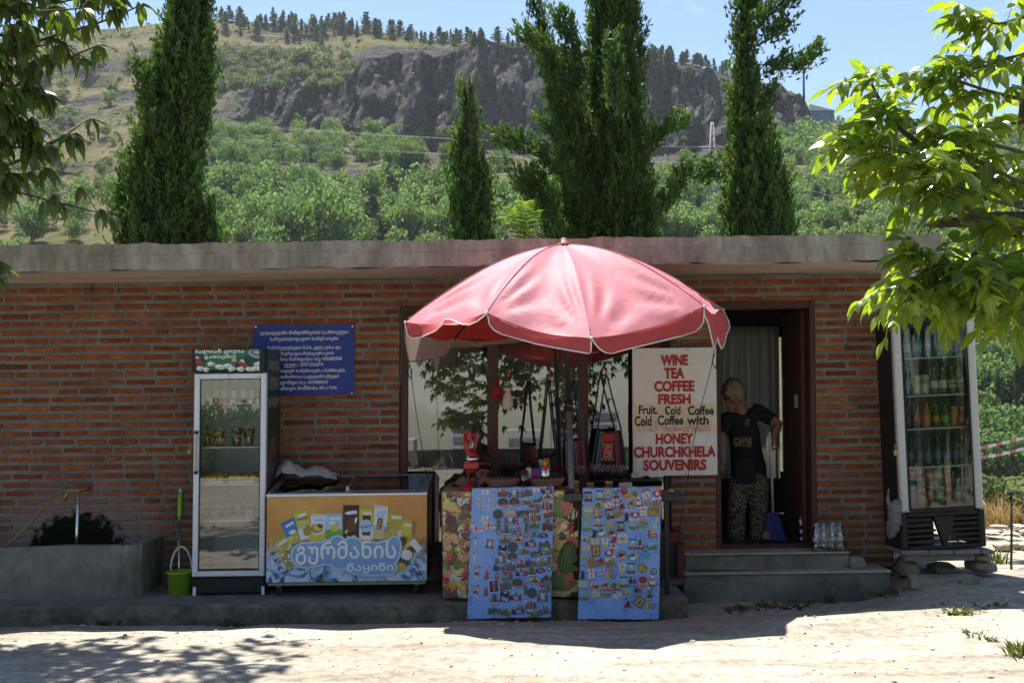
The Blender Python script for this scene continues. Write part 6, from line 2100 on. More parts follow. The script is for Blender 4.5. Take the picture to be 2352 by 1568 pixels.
for i in range(8):
 j=(i+1)%8
 mb=MB(shear=False)
 grid=[]
 NT,NU=26,30
 sd=r_um.uniform(0,6)
 for a in range(NT+1):
  t=a/NT
  rowp=[]
  for b in range(NU+1):
   u=b/NU
   p=rib_pt(i,t).lerp(rib_pt(j,t),u)
   sag=-.075*math.sin(math.pi*u)*t*(1-.35*t)
   wr=.0
   for(cu,ph)in((.0,.0),(1.0,1.7)):
    du,dt=(u-cu),(1.0-t)*1.1
    ang=math.atan2(dt,abs(du)+1e-4)
    dist=math.hypot(du,dt)
    wr+=.024*math.sin(ang*12+ph+sd)*math.exp(-((dist-.28)/.22)**2)
   wr+=.010*math.sin(u*9+t*5+sd)*math.sin(math.pi*u)*t
   q=p+Vector((0,0,sag+wr*math.sin(math.pi*u)**.5 if 0<u<1 else 0))
   rowp.append(q)
  grid.append(rowp)
 mb.sheet(grid)
 cn=mb.build("canopy_panel",red_m,par)
 mb=MB(shear=False)
 mb.tube([rib_pt(i,t)+Vector((0,0,.003))for t in np.linspace(.03,1,12)],.003,5)
 mb.build("seam",red_m,cn)
 mb=MB(shear=False)
 mb.tube([rib_pt(i,t)-Vector((0,0,.022))for t in np.linspace(.03,.99,10)],.006,5)
 mb.build("rib",darkm,par)
 mb=MB(shear=False);mb.ball(C[i],.012,8,5);mb.build("rib_tip",piping_m,par)
# valance flaps: lower edges follow the photograph
flaps={(2,1):([(933,752),(936,768),(946,777),(968,774),(1000,760),(1016,745),(1022,733),(1035,734),(1062,745),(1078,746),(1096,738),(1110,727),(1117,721)],flap_red),(1,0):([(1121,728),(1124,744),(1134,757),(1150,766),(1185,776),(1230,789),(1275,798),(1320,806),(1350,811),(1357,808),(1358,795)],flap_red),(0,7):([(1360,780),(1366,788),(1376,800),(1390,809),(1405,811),(1435,803),(1480,792),(1530,780),(1570,770),(1598,760),(1610,750),(1616,736),(1617,715)],flap_red),(7,6):([(1618,725),(1624,735),(1629,752),(1634,775),(1640,800),(1644,790),(1648,775),(1652,790),(1657,801),(1664,790),(1668,770),(1676,752),(1674,738),(1666,722)],flap_red),(2,3):([(931,780),(936,812),(940,830),(958,830),(985,825),(1005,821),(1020,817),(1030,808),(1036,792)],flap_in),(3,4):([(1036,786),(1034,790),(1036,795),(1050,797),(1085,795),(1130,790),(1180,786),(1215,782),(1228,772)],flap_in),(4,5):([(1232,770),(1236,778),(1250,784),(1300,782),(1360,776),(1420,770),(1465,766),(1478,756)],flap_in),(5,6):([(1482,752),(1490,762),(1510,766),(1560,758),(1610,748),(1640,740),(1655,728),(1660,716)],flap_in),}
for(i,j),(low_,m_)in flaps.items():
 n=len(low_)
 dl=[.0]
 for k in range(1,n):
  dl.append(dl[-1]+math.hypot(low_[k][0]-low_[k-1][0],.35*(low_[k][1]-low_[k-1][1])))
 top_,bot_=[],[]
 for k in range(n):
  u=dl[k]/dl[-1]
  a=C[i].lerp(C[j],u)
  sag=-.075*math.sin(math.pi*u)*.65
  a=a+Vector((0,0,sag+.002))
  top_.append(a)
  yy=a.y-.015-(.06 if(i,j)==(2,1)and 3<k<10 else 0)
  bot_.append(pu(low_[k][0],low_[k][1],yy))
 mb=MB(shear=False)
 g=[]
 for s in np.linspace(0,1,5):
  g.append([a.lerp(b,s)+Vector((0,-.008*math.sin(s*3.1+k*1.3),0))for k,(a,b)in enumerate(zip(top_,bot_))])
 mb.sheet(g)
 fl=mb.build("valance",m_,par)
 mb=MB(shear=False)
 mb.tube([C[i]]+bot_+[C[j]],.0052,6)
 mb.build("piping",piping_m if m_ is flap_red else flap_in,fl)
mb=MB(shear=False)
mb.lathe([(.0,-.01),(.045,-.008),(.046,.006),(.022,.010),(.021,.042),(.012,.048),(.0,.048)],apex+Vector((0,0,.01)),12)
mb.build("finial",mat("faded_pink_plastic",(.50,.22,.20),rough=.5),par)
pole_t,pole_b=apex-Vector((0,0,.02)),S(1320,1375,9.52)
pb=W(pole_b.x,9.52,-1.69)
pole_mid=pole_t.lerp(pb,.44)
mb=MB(shear=False);mb.tube([pole_t,pole_mid],.019,10);mb.build("pole",darkm,par)
mb=MB(shear=False);mb.tube([pole_mid,pb],.025,10);mb.build("pole_lower",mat("grey_pole",(.10,.105,.105),rough=.4,metal=.3),par)
mb=MB(shear=False);mb.tube([pole_mid-(pole_t-pb).normalized()*.05,pole_mid+(pole_t-pb).normalized()*.03],.034,10);mb.tube([pole_mid,pole_mid+Vector((.07,-.02,0))],.008,6);mb.build("pole_clamp",blackp,par)
mb=MB(shear=False);mb.lathe([(.0,0),(.22,0),(.22,.05),(.05,.09),(.04,.2),(.0,.2)],pb,16);mb.build("base",darkm,par)
hub=pole_t.lerp(pb,.11)
for i in range(8):
 mb=MB(shear=False);mb.tube([hub,rib_pt(i,.42)-Vector((0,0,.02))],.004,4);mb.build("strut",darkm,par)
cord_m=mat("black_cord",(.01,.01,.01),rough=.8)
def cord(pts,label,rad=.003):
 mb=MB(shear=False)
 mb.tube(spline(pts,24),rad,5)
 return single(mb,"cord",cord_m,pts[0],label,"cord")
cord([pu(939,828,8.7),pu(943,850,8.8),pu(955,940,9.1),pu(968,1020,9.35),pu(981,1098,9.6)],"thin black cord from the left parasol corner down to the ice cream chest")
cord([pu(1358,811,7.86),pu(1357,830,7.86),pu(1353,868,7.87)],"short black cord hanging from the front corner of the parasol",.0045)
cord([pu(1641,800,8.9),pu(1632,850,8.95),pu(1610,935,9.1),pu(1590,1030,9.3),pu(1574,1140,9.5),pu(1560,1220,9.7),pu(1556,1330,9.9)],"thin black guy cord crossing the white menu sign")
for(x,y,Y)in((941,835,8.72),(1641,812,8.92)):
 cord([pu(x,y,Y),pu(x-4,y+20,Y-.01),pu(x+3,y+34,Y),pu(x+5,y+12,Y+.01)],"loose knot of black cord under the %s parasol corner"%("left" if x<1000 else "right"),.004)
# ---- white menu sign
YS=10.24
stl,sbr=S(1452.5,800,YS),S(1647,1090,YS)
sg=empty("menu_sign",W(stl.x,YS,sbr.z),"white menu sign with red capitals hanging beside the doorway","sign")
mb=MB()
g=[[(stl.x+(sbr.x-stl.x)*u+.004*t,YS+.004*math.sin(u*7+t*3)*t,stl.z+(sbr.z-stl.z)*t)for u in np.linspace(0,1,14)]for t in np.linspace(0,1,14)]
mb.sheet(g)
mb.box(stl.x,sbr.x,YS+.012,YS+.03,sbr.z,stl.z)
mb.build("panel",mat("white_vinyl",(.62,.60,.57),rough=.5,var=.04,scale=3),sg)
def sz(zx,zy):return S(1424.1+zx/4.876,780.9+zy/4.876,YS-.006)
def sl(z):return z/4.876/F*YS
redp=mat("red_sign_print",(.36,.012,.014),rough=.55,var=.04)
for body,cx,cy,wd,hh in(("WINE",610,225,305,122),("TEA",608,370,228,122),("COFFEE",608,515,450,124),("FRESH",610,660,362,118),("HONEY",612,1102,420,122),("CHURCHKHELA",614,1249,915,124),("SOUVENIRS",614,1396,703,124)):
 p=sz(cx,cy);lettering(body,.1,Matrix.Translation((p.x,YS-.0075,p.z)),redp,sg,offset=.0042,width=sl(wd),height=sl(hh))
mb=MB()
a,b=sz(140,720),sz(1086,1040)
mb.box(a.x,b.x,YS-.0066,YS-.0060,b.z,a.z,(.56,.50,.36));mb.build("taped_strip",print_m,sg)
pale_red=mat("faded_red_print",(.50,.27,.21),rough=.6)
for body,cx,cy,wd,hh in(("HOT CHOCO",640,805,600,118),("FRENCH FRIES",610,958,830,118)):
 p=sz(cx,cy);lettering(body,.1,Matrix.Translation((p.x,YS-.0070,p.z)),mat("ghost_print",(.52,.43,.31)),sg,offset=.007,width=sl(wd),height=sl(hh))
ink=mat("black_marker",(.02,.016,.014),rough=.6)
for body,cx,cy,wd,hh,m_ in(("Fruit.",315,780,210,100,ink),("Cold",590,785,175,100,ink),("Coffee",905,785,290,105,ink),("Cold",258,905,190,115,ink),("Coffee",565,895,290,110,ink),("with",870,895,245,105,ink),("ice-cream",755,985,500,78,pale_red)):
 p=sz(cx,cy);lettering(body,.1,Matrix.Translation((p.x,YS-.0080,p.z)),m_,sg,offset=.003,width=sl(wd),height=sl(hh))
for(x,y)in((760,110),(735,1492),(195,1500)):
 p=sz(x,y);mb=MB();mb.ball((p.x,YS-.006,p.z),.008,8,5);mb.build("screw",chrome,sg)
# ---- washing line with bags and hats
ln=[S(905,816,10.30),S(1000,835,10.22),S(1100,855,10.18),S(1168,866,10.16),S(1261,874,10.15),S(1324,872,10.15),S(1392,861,10.16),S(1452,842,10.22)]
mb=MB();mb.tube(spline(ln,40),.0018,5)
single(mb,"string",mat("brown_string",(.22,.09,.05),rough=.9),W(*ln[0]),"thin brown string stretched across the shop window","string")
def peg(px,py,c,label):
 p=S(px,py,10.145)
 mb=MB()
 t=R(8 if px>1200 else-12)
 for s in(-1,1):
  mb.tube([p+Vector((s*.005,0,.035)),p+Vector((s*.003,0,0)),p+Vector((s*.005,0,-.03))],[.005,.006,.004],6,c)
 single(mb,"clothes_peg",gloss,W(*p),label,"clothes peg","pegs on the string")
peg(1147,862,(.03,.22,.10),"green peg holding the red felt hat on the string")
peg(1168,858,(.42,.04,.12),"pink peg holding the cream pouch on the string")
peg(1214,872,(.03,.03,.03),"dark peg holding the black strap of the first bag")
peg(1261,866,(.42,.04,.10),"pink peg holding the bag behind the straw cup")
peg(1324,869,(.05,.25,.15),"green peg holding the bag behind the parasol pole")
peg(1392.5,855,(.42,.03,.10),"pink peg holding the patterned shoulder bag by the sign")
def bag(label,top,corners,Yb,pal,strap_c,seed,tassel=True,motif=True):
 """woven shoulder bag: corners tl, tr, br, bl in the photograph"""
 r=random.Random(seed)
 P=[S(c[0],c[1],Yb)for c in corners]
 tp_=S(top[0],top[1],Yb)
 root=empty("shoulder_bag",W(P[0].x,Yb,P[3].z),label,"bag","woven bags on the string")
 mb=MB()
 def at(u,v,d=.0):
  a=P[0].lerp(P[1],u);b=P[3].lerp(P[2],u)
  q=a.lerp(b,v)
  return Vector((q.x,q.y-.030*math.sin(math.pi*u)**.6*math.sin(math.pi*min(1,v*.9+.1))-d+.004*math.sin(v*9+u*6),q.z+.012*math.sin(math.pi*u)*-1*(1-v)))
 g=[[at(u,v)for u in np.linspace(0,1,13)]for v in np.linspace(0,1,11)]
 mb.sheet(g,col=pal[0])
 g2=[[Vector((at(u,v).x,Yb+.012,at(u,v).z))for u in np.linspace(1,0,13)]for v in np.linspace(0,1,11)]
 mb.sheet(g2,col=pal[0])
 mb.build("body",cloth_m,root)
 mb=MB()
 u=.02
 while u<.97:
  wd=r.choice((.02,.03,.05,.07))
  if not(motif and.24<u<.66):
   c=r.choice(pal)
   k=r.random()
   if k<.45:
    gg=[[at(min(uu,.99),v,.0016)for uu in(u,u+wd*.8)]for v in np.linspace(.01,.99,11)]
    mb.sheet(gg,col=c)
   else:
    n=16
    for q in range(n):
     v0=(q+.15)/n;v1=(q+(.55 if k<.75 else.8))/n
     mb.add([at(u,v0,.0018),at(min(u+wd*.7,.99),v0,.0018),at(min(u+wd*.7,.99),v1,.0018),at(u,v1,.0018)],[(0,1,2,3)],c)
  u+=wd+r.uniform(.005,.02)
 if motif:
  def q4(u0,u1,v0,v1,c,d):
   mb.sheet([[at(uu,vv,d)for uu in np.linspace(u0,u1,5)]for vv in np.linspace(v0,v1,5)],col=c)
  q4(.25,.66,.06,.30,(.30,.03,.02),.0016);q4(.25,.66,.33,.86,(.10,.015,.012),.0018);q4(.32,.59,.42,.77,(.42,.13,.14),.0020)
  for kx in range(5):
   for kv in range(6):
    if(kx+kv)%2==0:
     q4(.335+kx*.05,.365+kx*.05,.44+kv*.053,.475+kv*.053,r.choice(((.05,.03,.2),(.2,.02,.06),(.45,.2,.2))),.0022)
  for kx in range(4):
   q4(.27+kx*.1,.33+kx*.1,.345,.40,(.32,.26,.03),.0022);q4(.27+kx*.1,.33+kx*.1,.79,.84,(.30,.28,.03),.0022)
 mb.build("woven_pattern",cloth_m,root)
 for s,e in((0,.02),(1,.98)):
  mb=MB()
  a=at(e,.0)
  mb.tube([tp_+Vector((.006*(1 if s else-1),0,0)),tp_.lerp(a,.5)+Vector((0,.004,0)),a],[.007,.008,.008],6,strap_c,flat=.4)
  mb.build("strap",cloth_m,root)
 if tassel:
  mb=MB()
  for i in range(12):
   q=at((i+.5)/12,.985)
   mb.ball(q+Vector((0,-.006,-.002)),.0062,7,5,(.45,.32,.16))
  mb.build("wooden_beads",gloss,root)
  mb=MB()
  for i in range(36):
   q=at((i+.5)/36,1.0);h=r.uniform(.05,.085)
   mb.tube([q,q+Vector((r.uniform(-.008,.008),-.004,-h*.6)),q+Vector((r.uniform(-.012,.012),0,-h))],[.003,.004,.002],4,r.choice(pal[1:]))
  tag(mb.build("fringe",cloth_m,root),kind="stuff")
 return root
PAL=[(.012,.012,.018),(.03,.06,.2),(.28,.03,.03),(.36,.26,.04),(.08,.2,.05),(.22,.22,.21),(.05,.12,.25)]
PALD=[(.010,.009,.009),(.10,.03,.012),(.16,.05,.015),(.05,.012,.01)]
bag("patterned woven shoulder bag with a pink star square and beaded fringe by the sign",(1392.5,862),[(1371,988),(1428,986),(1441,1070),(1357,1068)],10.10,PAL,(.02,.05,.14),1)
bag("striped woven bag with fringe hanging half behind the parasol pole",(1324,876),[(1298,1011),(1341,1008),(1347,1070),(1299,1073)],10.14,PAL,(.02,.07,.16),5,motif=False)
bag("small black bag with brown flower rows hanging above the straw cup's left",(1213.5,876),[(1196,1018),(1230,1022),(1232,1064),(1194,1061)],10.12,PALD,(.008,.008,.009),8,tassel=False,motif=False)
bag("plain dark bag hanging behind the cup of straws",(1261,873),[(1240,1052),(1282,1045),(1292,1086),(1236,1088)],10.14,PALD,(.008,.008,.009),9,tassel=False,motif=False)
# felt hat and pouch
h=S(1142,902,10.13)
hat=empty("felt_hat",W(h.x,h.y,h.z-.06),"small red felt hat hanging from the string","hat")
mb=MB();mb.lathe([(.042,-.065),(.048,-.03),(.045,.02),(.03,.055),(.0,.068)],h,14,col=(.26,.015,.012));mb.build("crown",cloth_m,hat)
mb=MB()
for t in np.linspace(-1.9,-1.2,3):
 mb.tube([h+Vector((.047*math.cos(t),.047*math.sin(t),-.045)),h+Vector((.05*math.cos(t+.25),.05*math.sin(t+.25),-.01)),h+Vector((.047*math.cos(t+.5),.047*math.sin(t+.5),-.045))],.0035,5,(.02,.015,.02))
mb.build("braid",cloth_m,hat)
mb=MB();mb.tube([h+Vector((.004,0,.06)),h+Vector((.02,.01,.155))],.004,5,(.26,.015,.012));mb.tube([h+Vector((-.004,0,.06)),h+Vector((.016,.01,.155))],.004,5,(.26,.015,.012));mb.build("loop",cloth_m,hat)
p=S(1166,916,10.12)
pou=empty("pouch",W(p.x,p.y,p.z-.1),"cream drawstring pouch hanging from a pink peg on the string","pouch")
mb=MB();mb.lathe([(.0,-.098),(.03,-.095),(.048,-.07),(.05,-.03),(.036,.03),(.020,.062),(.026,.085),(.030,.10)],p,14,col=(.46,.42,.36));mb.build("sack",cloth_m,pou)
mb=MB();q=S(1168,872,10.13);mb.tube([p+Vector((.02,-.01,.062)),q+Vector((.004,0,-.02)),q,q+Vector((-.008,0,-.02)),p+Vector((-.016,-.01,.062))],.004,5,(.46,.42,.36));mb.build("drawstring",cloth_m,pou)
# ---- souvenir table under its fruit cloth
YT0,YT1=9.37,9.78
tz_top=S(1050,1128,YT0).z
ta,tb_=S(1014,1128,YT0).x,S(1330,1128,YT0).x
tab=empty("souvenir_table",W((ta+tb_)/2,YT0,-1.7),"long stall table dressed in a fruit printed cloth behind the left blue board","table")
mb=MB()
n=60
def wav(x,t):return YT0-.012*math.sin(x*14)*t-.008*math.sin(x*31+1)*t
g=[]
for t in(0,.1,.3,.55,.8,1.0):
 g.append([(x+(.02*t if x<ta+.05 else 0),wav(x,t),tz_top+(-1.685-tz_top)*t+.006*math.sin(x*9)*t)for x in np.linspace(ta,tb_,n)])
g=[[(x,YT0+.02,tz_top+.001)for x in np.linspace(ta,tb_,n)]]+g
g=[[(x,YT1,tz_top+.001)for x in np.linspace(ta,tb_,n)]]+g
mb.sheet(g[::-1],col=(.34,.20,.10))
mb.sheet([[(ta+.002*math.sin(k),y,z)for k,y in enumerate(np.linspace(YT0+.02,YT1,6))]for z in(-1.685,-1.2,tz_top)],col=(.22,.14,.08))
clo=mb.build("cloth",print_m,tab)
# printed fruit, flat, overlapping like the photograph's cloth
mb=MB()
FR=[(.50,.10,.06),(.55,.26,.05),(.56,.46,.22),(.44,.45,.10),(.55,.40,.10),(.16,.09,.06),(.50,.48,.40),(.10,.16,.04),(.10,.04,.06),(.52,.17,.09)]
dep=[.0]
def fdisc(px,py,rx,ry,col,rot=0,n=13):
 dep[0]+=.00006
 p=S(px,py,YT0)
 t0=R(rot);pts=[]
 k=YT0/F
 for t in np.linspace(0,2*math.pi,n+1)[:-1]:
  u,v=rx*k*math.cos(t),ry*k*math.sin(t)
  x,z=p.x+u*math.cos(t0)-v*math.sin(t0),p.z+u*math.sin(t0)+v*math.cos(t0)
  x=min(max(x,ta+.012),tb_-.012);z=min(max(z,-1.67),tz_top-.006)
  tt=(tz_top-z)/(tz_top+1.685)
  pts.append((x,wav(x,tt)-.0012-dep[0],z))
 mb.add(pts,[list(range(n))[::-1]],col)
rf=random.Random(4)
def fruit(px,py):
 k=rf.random();s=rf.uniform(9,17)
 if k<.18:
  fdisc(px,py,s,s,(.55,.30,.18));fdisc(px,py,s*.82,s*.82,(.50,.12,.07));fdisc(px,py,s*.16,s*.16,(.56,.44,.32))
 elif k<.30:
  fdisc(px,py,s,s*1.05,(.12,.07,.045));fdisc(px+1,py,s*.82,s*.86,(.55,.54,.50));fdisc(px+2,py+1,s*.5,s*.55,(.40,.43,.38))
 elif k<.45:
  fdisc(px,py,s*1.6,s*.5,(.58,.46,.14),rf.uniform(-60,60));fdisc(px+2,py-2,s*1.3,s*.22,(.60,.52,.24),rf.uniform(-60,60))
 elif k<.58:
  c=rf.choice(((.44,.45,.12),(.40,.03,.04),(.09,.04,.08)))
  for q in range(9):
   a,b=px+rf.uniform(-s,s)*.8,py+rf.uniform(-s,s)*.8
   fdisc(a,b,s*.30,s*.30,tuple(v*rf.uniform(.7,1.2)for v in c),n=9);fdisc(a-1,b-1,s*.09,s*.09,tuple(min(.7,v*1.5+.08)for v in c),n=6)
 elif k<.70:
  for q in range(3):fdisc(px+rf.uniform(-8,8),py+rf.uniform(-8,8),s*.9,s*.34,rf.choice(((.10,.17,.04),(.17,.24,.06))),rf.uniform(0,180),9)
 else:
  c=rf.choice(FR)
  fdisc(px,py,s,s*rf.uniform(.85,1.05),c,rf.uniform(0,60));fdisc(px-s*.25,py-s*.25,s*.5,s*.4,tuple(min(.65,v*1.25+.03)for v in c),20);fdisc(px+s*.1,py-s*.6,s*.2,s*.1,(.10,.08,.03))
for row in range(15):
 for q in range(7):
  fruit(1018+q*13+rf.uniform(-6,6),1134+row*16.5+rf.uniform(-6,6))
for row in range(15):
 for q in range(4):
  fruit(1268+q*14+rf.uniform(-6,6),1134+row*16.5+rf.uniform(-6,6))
for(px,py)in((1284,1166),(1288,1334)):
 fdisc(px,py,34,20,(.12,.2,.05));fdisc(px,py-2,32,17,(.50,.12,.09))
 for q in range(12):fdisc(px+rf.uniform(-26,26),py+rf.uniform(-10,8),1.6,2.2,(.06,.02,.015),n=6)
fdisc(1302,1276,20,38,(.035,.075,.02),-12);
for q in range(4):fdisc(1294+q*6,1276+q*2,1.6,32,(.12,.17,.05),-12,9)
tag(mb.build("fruit_print",print_m,clo),kind="stuff")
mb=MB()
for x in(ta+.05,tb_-.05):
 for y in(YT0+.06,YT1-.04):
  mb.box(x-.02,x+.02,y-.02,y+.02,-1.699,tz_top-.002)
mb.build("leg",wood_dark,tab)
# gathered golden brown drape at the end of the table
mb=MB()
a=S(1305,1140,YT0-.02);b=S(1334,1360,YT0-.02)
g=[]
for t in np.linspace(0,1,9):
 g.append([(a.x+(b.x-a.x)*u+.012*math.sin(t*6+u*3),YT0-.03-.02*math.sin(u*14+t*3),a.z+(b.z-a.z)*t)for u in np.linspace(0,1,18)])
mb.sheet(g)
single(mb,"drape",mat("golden_brown_drape",(.13,.075,.015),rough=.8,var=.3,scale=7,col2=(.06,.045,.015),stretch=(8,8,.7)),W(b.x,YT0,b.z),"gathered golden brown drape hanging at the right end of the fruit cloth","drape")
# dark second table behind the right board
a,b=S(1296,1150,9.52),S(1572,1146,9.52)
t2=empty("side_table",W((a.x+b.x)/2,9.6,-1.7),"dark grey stall table behind the right blue board","table")
zt2=S(1440,1136,9.5).z
mb=MB();mb.bevbox(a.x+.05,b.x,9.42,9.95,zt2-.05,zt2,.006);mb.build("tabletop",mat("dark_grey_laminate",(.035,.035,.037),rough=.45,var=.2),t2)
for x in(a.x+.12,b.x-.16):
 for y in(9.46,9.9):
  mb=MB();mb.box(x-.018,x+.018,y-.018,y+.018,-1.69,zt2-.051);mb.build("leg",darkm,t2)
p=S(1312,1136,9.4)
mb=MB();mb.bevbox(p.x-.065,p.x+.085,9.30,9.41,p.z-.045,p.z+.025,.006,(.012,.016,.028))
mb.bevbox(p.x-.06,p.x+.03,9.315,9.40,p.z+.026,p.z+.06,.008,(.006,.006,.008),jit=.006)
single(mb,"storage_tray",gloss,W(p.x,9.4,p.z),"dark blue tray with a black bag between the two blue boards","tray")
# jars with golden lids beside it, small things on the side table
for i,(px,py,r_,h_,lid,cc,lab)in enumerate(((1322,1130,.032,.07,(.42,.25,.04),(.10,.05,.02),"honey jar with a golden lid between the two blue boards"),(1356,1128,.034,.05,(.36,.24,.05),(.16,.09,.03),"low honey jar with a golden lid at the left end of the right board"),(1398,1122,.036,.06,(.44,.30,.08),(.12,.02,.015),"dark red jam jar with a ribbed golden lid on the side table"))):
 p=S(px,py,9.56);o=inst("jar",bottle_mesh("jar",cc,cc,lid,h_+.05,r_),W(p.x,9.56,zt2+.001));tag(o,lab,"jar","jars on the side table")
p=S(1436,1105,9.5)
mb=MB();mb.bevbox(p.x-.055,p.x+.055,9.47,9.53,zt2+.001,zt2+.105,.012,(.36,.35,.33),jit=.004);mb.box(p.x-.045,p.x+.045,9.466,9.469,zt2+.03,zt2+.075,(.48,.48,.46))
single(mb,"plastic_bag",gloss,W(p.x,9.5,zt2),"small clear plastic bag of trinkets standing above the right board","bag")
for i,px in enumerate((1382,1415,1470,1490,1540)):
 p=S(px,1132,9.6);mb=MB();mb.lathe([(0,0),(.03,.002),(.032,.02),(.018,.034),(0,.036)],W(0,0,0)*0+Vector((p.x,9.6,zt2+.001)),10,col=((.10,.02,.02),(.02,.02,.03),(.12,.03,.03),(.02,.02,.02),(.3,.25,.16))[i])
 single(mb,"trinket",gloss,W(p.x,9.6,zt2),"%s small round trinket from the left on the side table"%("first","second","third","fourth","fifth")[i],"trinket","trinkets on the side table")
# citrus press
YP=9.50
px0=S(1076,1128,YP)
pr=empty("citrus_press",W(px0.x,YP,tz_top),"red hand lever citrus press with steel posts on the fruit cloth table","juicer")
redg=mat("red_press_enamel",(.34,.012,.012),rough=.28,var=.08,spec=.5)
zz=lambda py:S(1076,py,YP).z
mb=MB();mb.lathe([(.0,0),(.085,0),(.088,.012),(.06,.035),(.03,.050),(.016,.075),(0,.075)],(px0.x+.012,YP,tz_top+.002),20);mb.build("base",redg,pr)
mb=MB();mb.tube([(px0.x,YP,tz_top+.06),(px0.x-.004,YP,zz(1008))],.0105,10);mb.build("post",chrome,pr)
mb=MB();mb.tube([(px0.x+.036,YP+.02,zz(1040)),(px0.x+.034,YP+.02,zz(1000))],.007,8);mb.build("ram_rod",chrome,pr)
mb=MB();mb.bevbox(px0.x-.040,px0.x+.085,YP-.03,YP+.05,zz(1077),zz(1060),.010);mb.lathe([(.02,-.02),(.042,0),(.042,.004)],(px0.x+.025,YP+.01,zz(1080)),14);mb.build("arm",redg,pr)
mb=MB();mb.lathe([(.03,0),(.058,.012),(.060,.038),(.054,.038),(.05,.014)],(px0.x+.028,YP+.01,zz(1060)),18);mb.build("juice_cup",chrome,pr)
mb=MB();mb.lathe([(.045,0),(.04,.02),(.015,.045),(0,.046)],(px0.x+.032,YP+.01,zz(1047)),14);mb.build("press_cone",redg,pr)
mb=MB();mb.bevbox(px0.x-.026,px0.x+.024,YP-.025,YP+.03,zz(1012),zz(990),.012);mb.tube([(px0.x-.02,YP,zz(1000)),(px0.x+.06,YP,zz(999))],.014,8);mb.build("head",redg,pr)
mb=MB();mb.tube([(px0.x-.030,YP-.02,zz(995)),(px0.x-.030,YP-.02,zz(1025)),(px0.x-.012,YP-.02,zz(1040)),(px0.x+.022,YP,zz(1046))],[.013,.012,.011,.010],8);mb.tube([(px0.x+.052,YP,zz(993)),(px0.x+.060,YP,zz(1022)),(px0.x+.046,YP,zz(1040))],[.013,.014,.010],8);mb.build("linkage",redg,pr)
mb=MB();mb.tube([(px0.x+.052,YP-.05,zz(1086)),(px0.x+.058,YP-.06,zz(1098)),(px0.x+.064,YP-.065,zz(1112))],[.011,.018,.015],10);mb.ball((px0.x+.064,YP-.065,zz(1114)),.016,8,6);mb.build("lever_grip",blackp,pr)
# pierced baskets
def basket(px,lab):
 p=S(px,1115,YP+.03)
 r0,r1,h=.082,.158,.088
 o=empty("basket",W(p.x,YP+.03,tz_top),lab,"basket","baskets on the fruit table")
 mb=MB()
 c=(p.x,YP+.03+.04,tz_top+.004)
 mb.lathe([(0,.002),(r0,0),(r0+.045,.026),(r0+.062,.05),(r0+.058,.05),(r0+.04,.028),(r0-.01,.008)],c,28)
 mb.build("bowl",basket_m,o)
 mb=MB()
 n=26
 def rp(a,z):
  t=z/h;rr=r0+.062+(r1-r0-.072)*max(0,(t-.55)/.45)
  return Vector((c[0]+rr*math.cos(a),c[1]+rr*math.sin(a),c[2]+z))
 for i in range(n):
  a0=2*math.pi*i/n;da=2*math.pi/n
  mb.tube([rp(a0+da*u,.048+.040*math.sin(math.pi*u))for u in np.linspace(0,1,7)],.0032,5)
  mb.tube([rp(a0+da*(.5+u),.050+.024*math.sin(math.pi*u))for u in np.linspace(0,1,6)],.0028,5)
  mb.tube([rp(a0+da*.5,.050),rp(a0+da*.5,.088)],.0025,4)
 mb.tube([rp(a,.070)for a in np.linspace(0,2*math.pi,53)],.0025,4)
 mb.build("lace_rim",basket_m,o)
 return p
basket_m=mat("dusky_pink_plastic",(.23,.13,.10),rough=.5,var=.08)
b1=basket(1155,"dusky pink lace rimmed basket beside the citrus press")
b2=basket(1256,"dusky pink lace rimmed basket holding the cup of straws")
# cup of straws
p=S(1252,1100,YP+.03)
cu=empty("straw_cup",W(p.x,YP+.07,tz_top+.02),"steel cup packed with bright drinking straws","cup")
zc0,zc1=tz_top+.03,S(1252,1068,YP+.03).z
mb=MB();mb.lathe([(0,0),(.036,0),(.045,zc1-zc0),(.043,zc1-zc0),(.034,.006)],(p.x,YP+.05,zc0),20);mb.build("cup",chrome,cu)
for i in range(15):
 a=rng.uniform(0,6.28);rr=rng.uniform(0,.03)
 q0=Vector((p.x+rr*.6*math.cos(a),YP+.05+rr*.6*math.sin(a),zc0+.03));L0=rng.uniform(.155,.20)
 q1=q0+Vector((math.cos(a)*rr*1.2,math.sin(a)*rr,L0))
 mb=MB();mb.tube([q0,q1],.0042,6,((.62,.52,.02),(.62,.14,.12),(.05,.38,.20),(.62,.60,.04),(.04,.26,.42),(.6,.08,.2))[i%6]);mb.build("straw",gloss,cu)
mb=MB();q0=Vector((p.x-.03,YP+.03,zc1+.03));mb.tube([Vector((p.x+.02,YP+.03,zc0+.04)),Vector((p.x+.012,YP+.03,zc1+.022)),q0+Vector((-.028,0,.012))],.0042,6,(.62,.52,.02));mb.build("straw",gloss,cu)
tg=glass("green_tumbler",(.45,.72,.62),refl=.10)
for i,(px,dy)in enumerate(((1203,.0),(1210,.06))):
 p=S(px,1110,YP+dy)
 mb=MB();h_=S(px,1080,YP).z-tz_top
 mb.lathe([(0,.003),(.026,.003),(.034,h_),(.031,h_),(.024,.01)],(p.x,YP+dy,tz_top),14)
 single(mb,"tumbler",tg,W(p.x,YP+dy,tz_top),"%s green glass tumbler between the two pink baskets"%("front" if i==0 else "rear"),"glass","tumblers on the fruit table")
p=S(1226,1085,YP+.06)
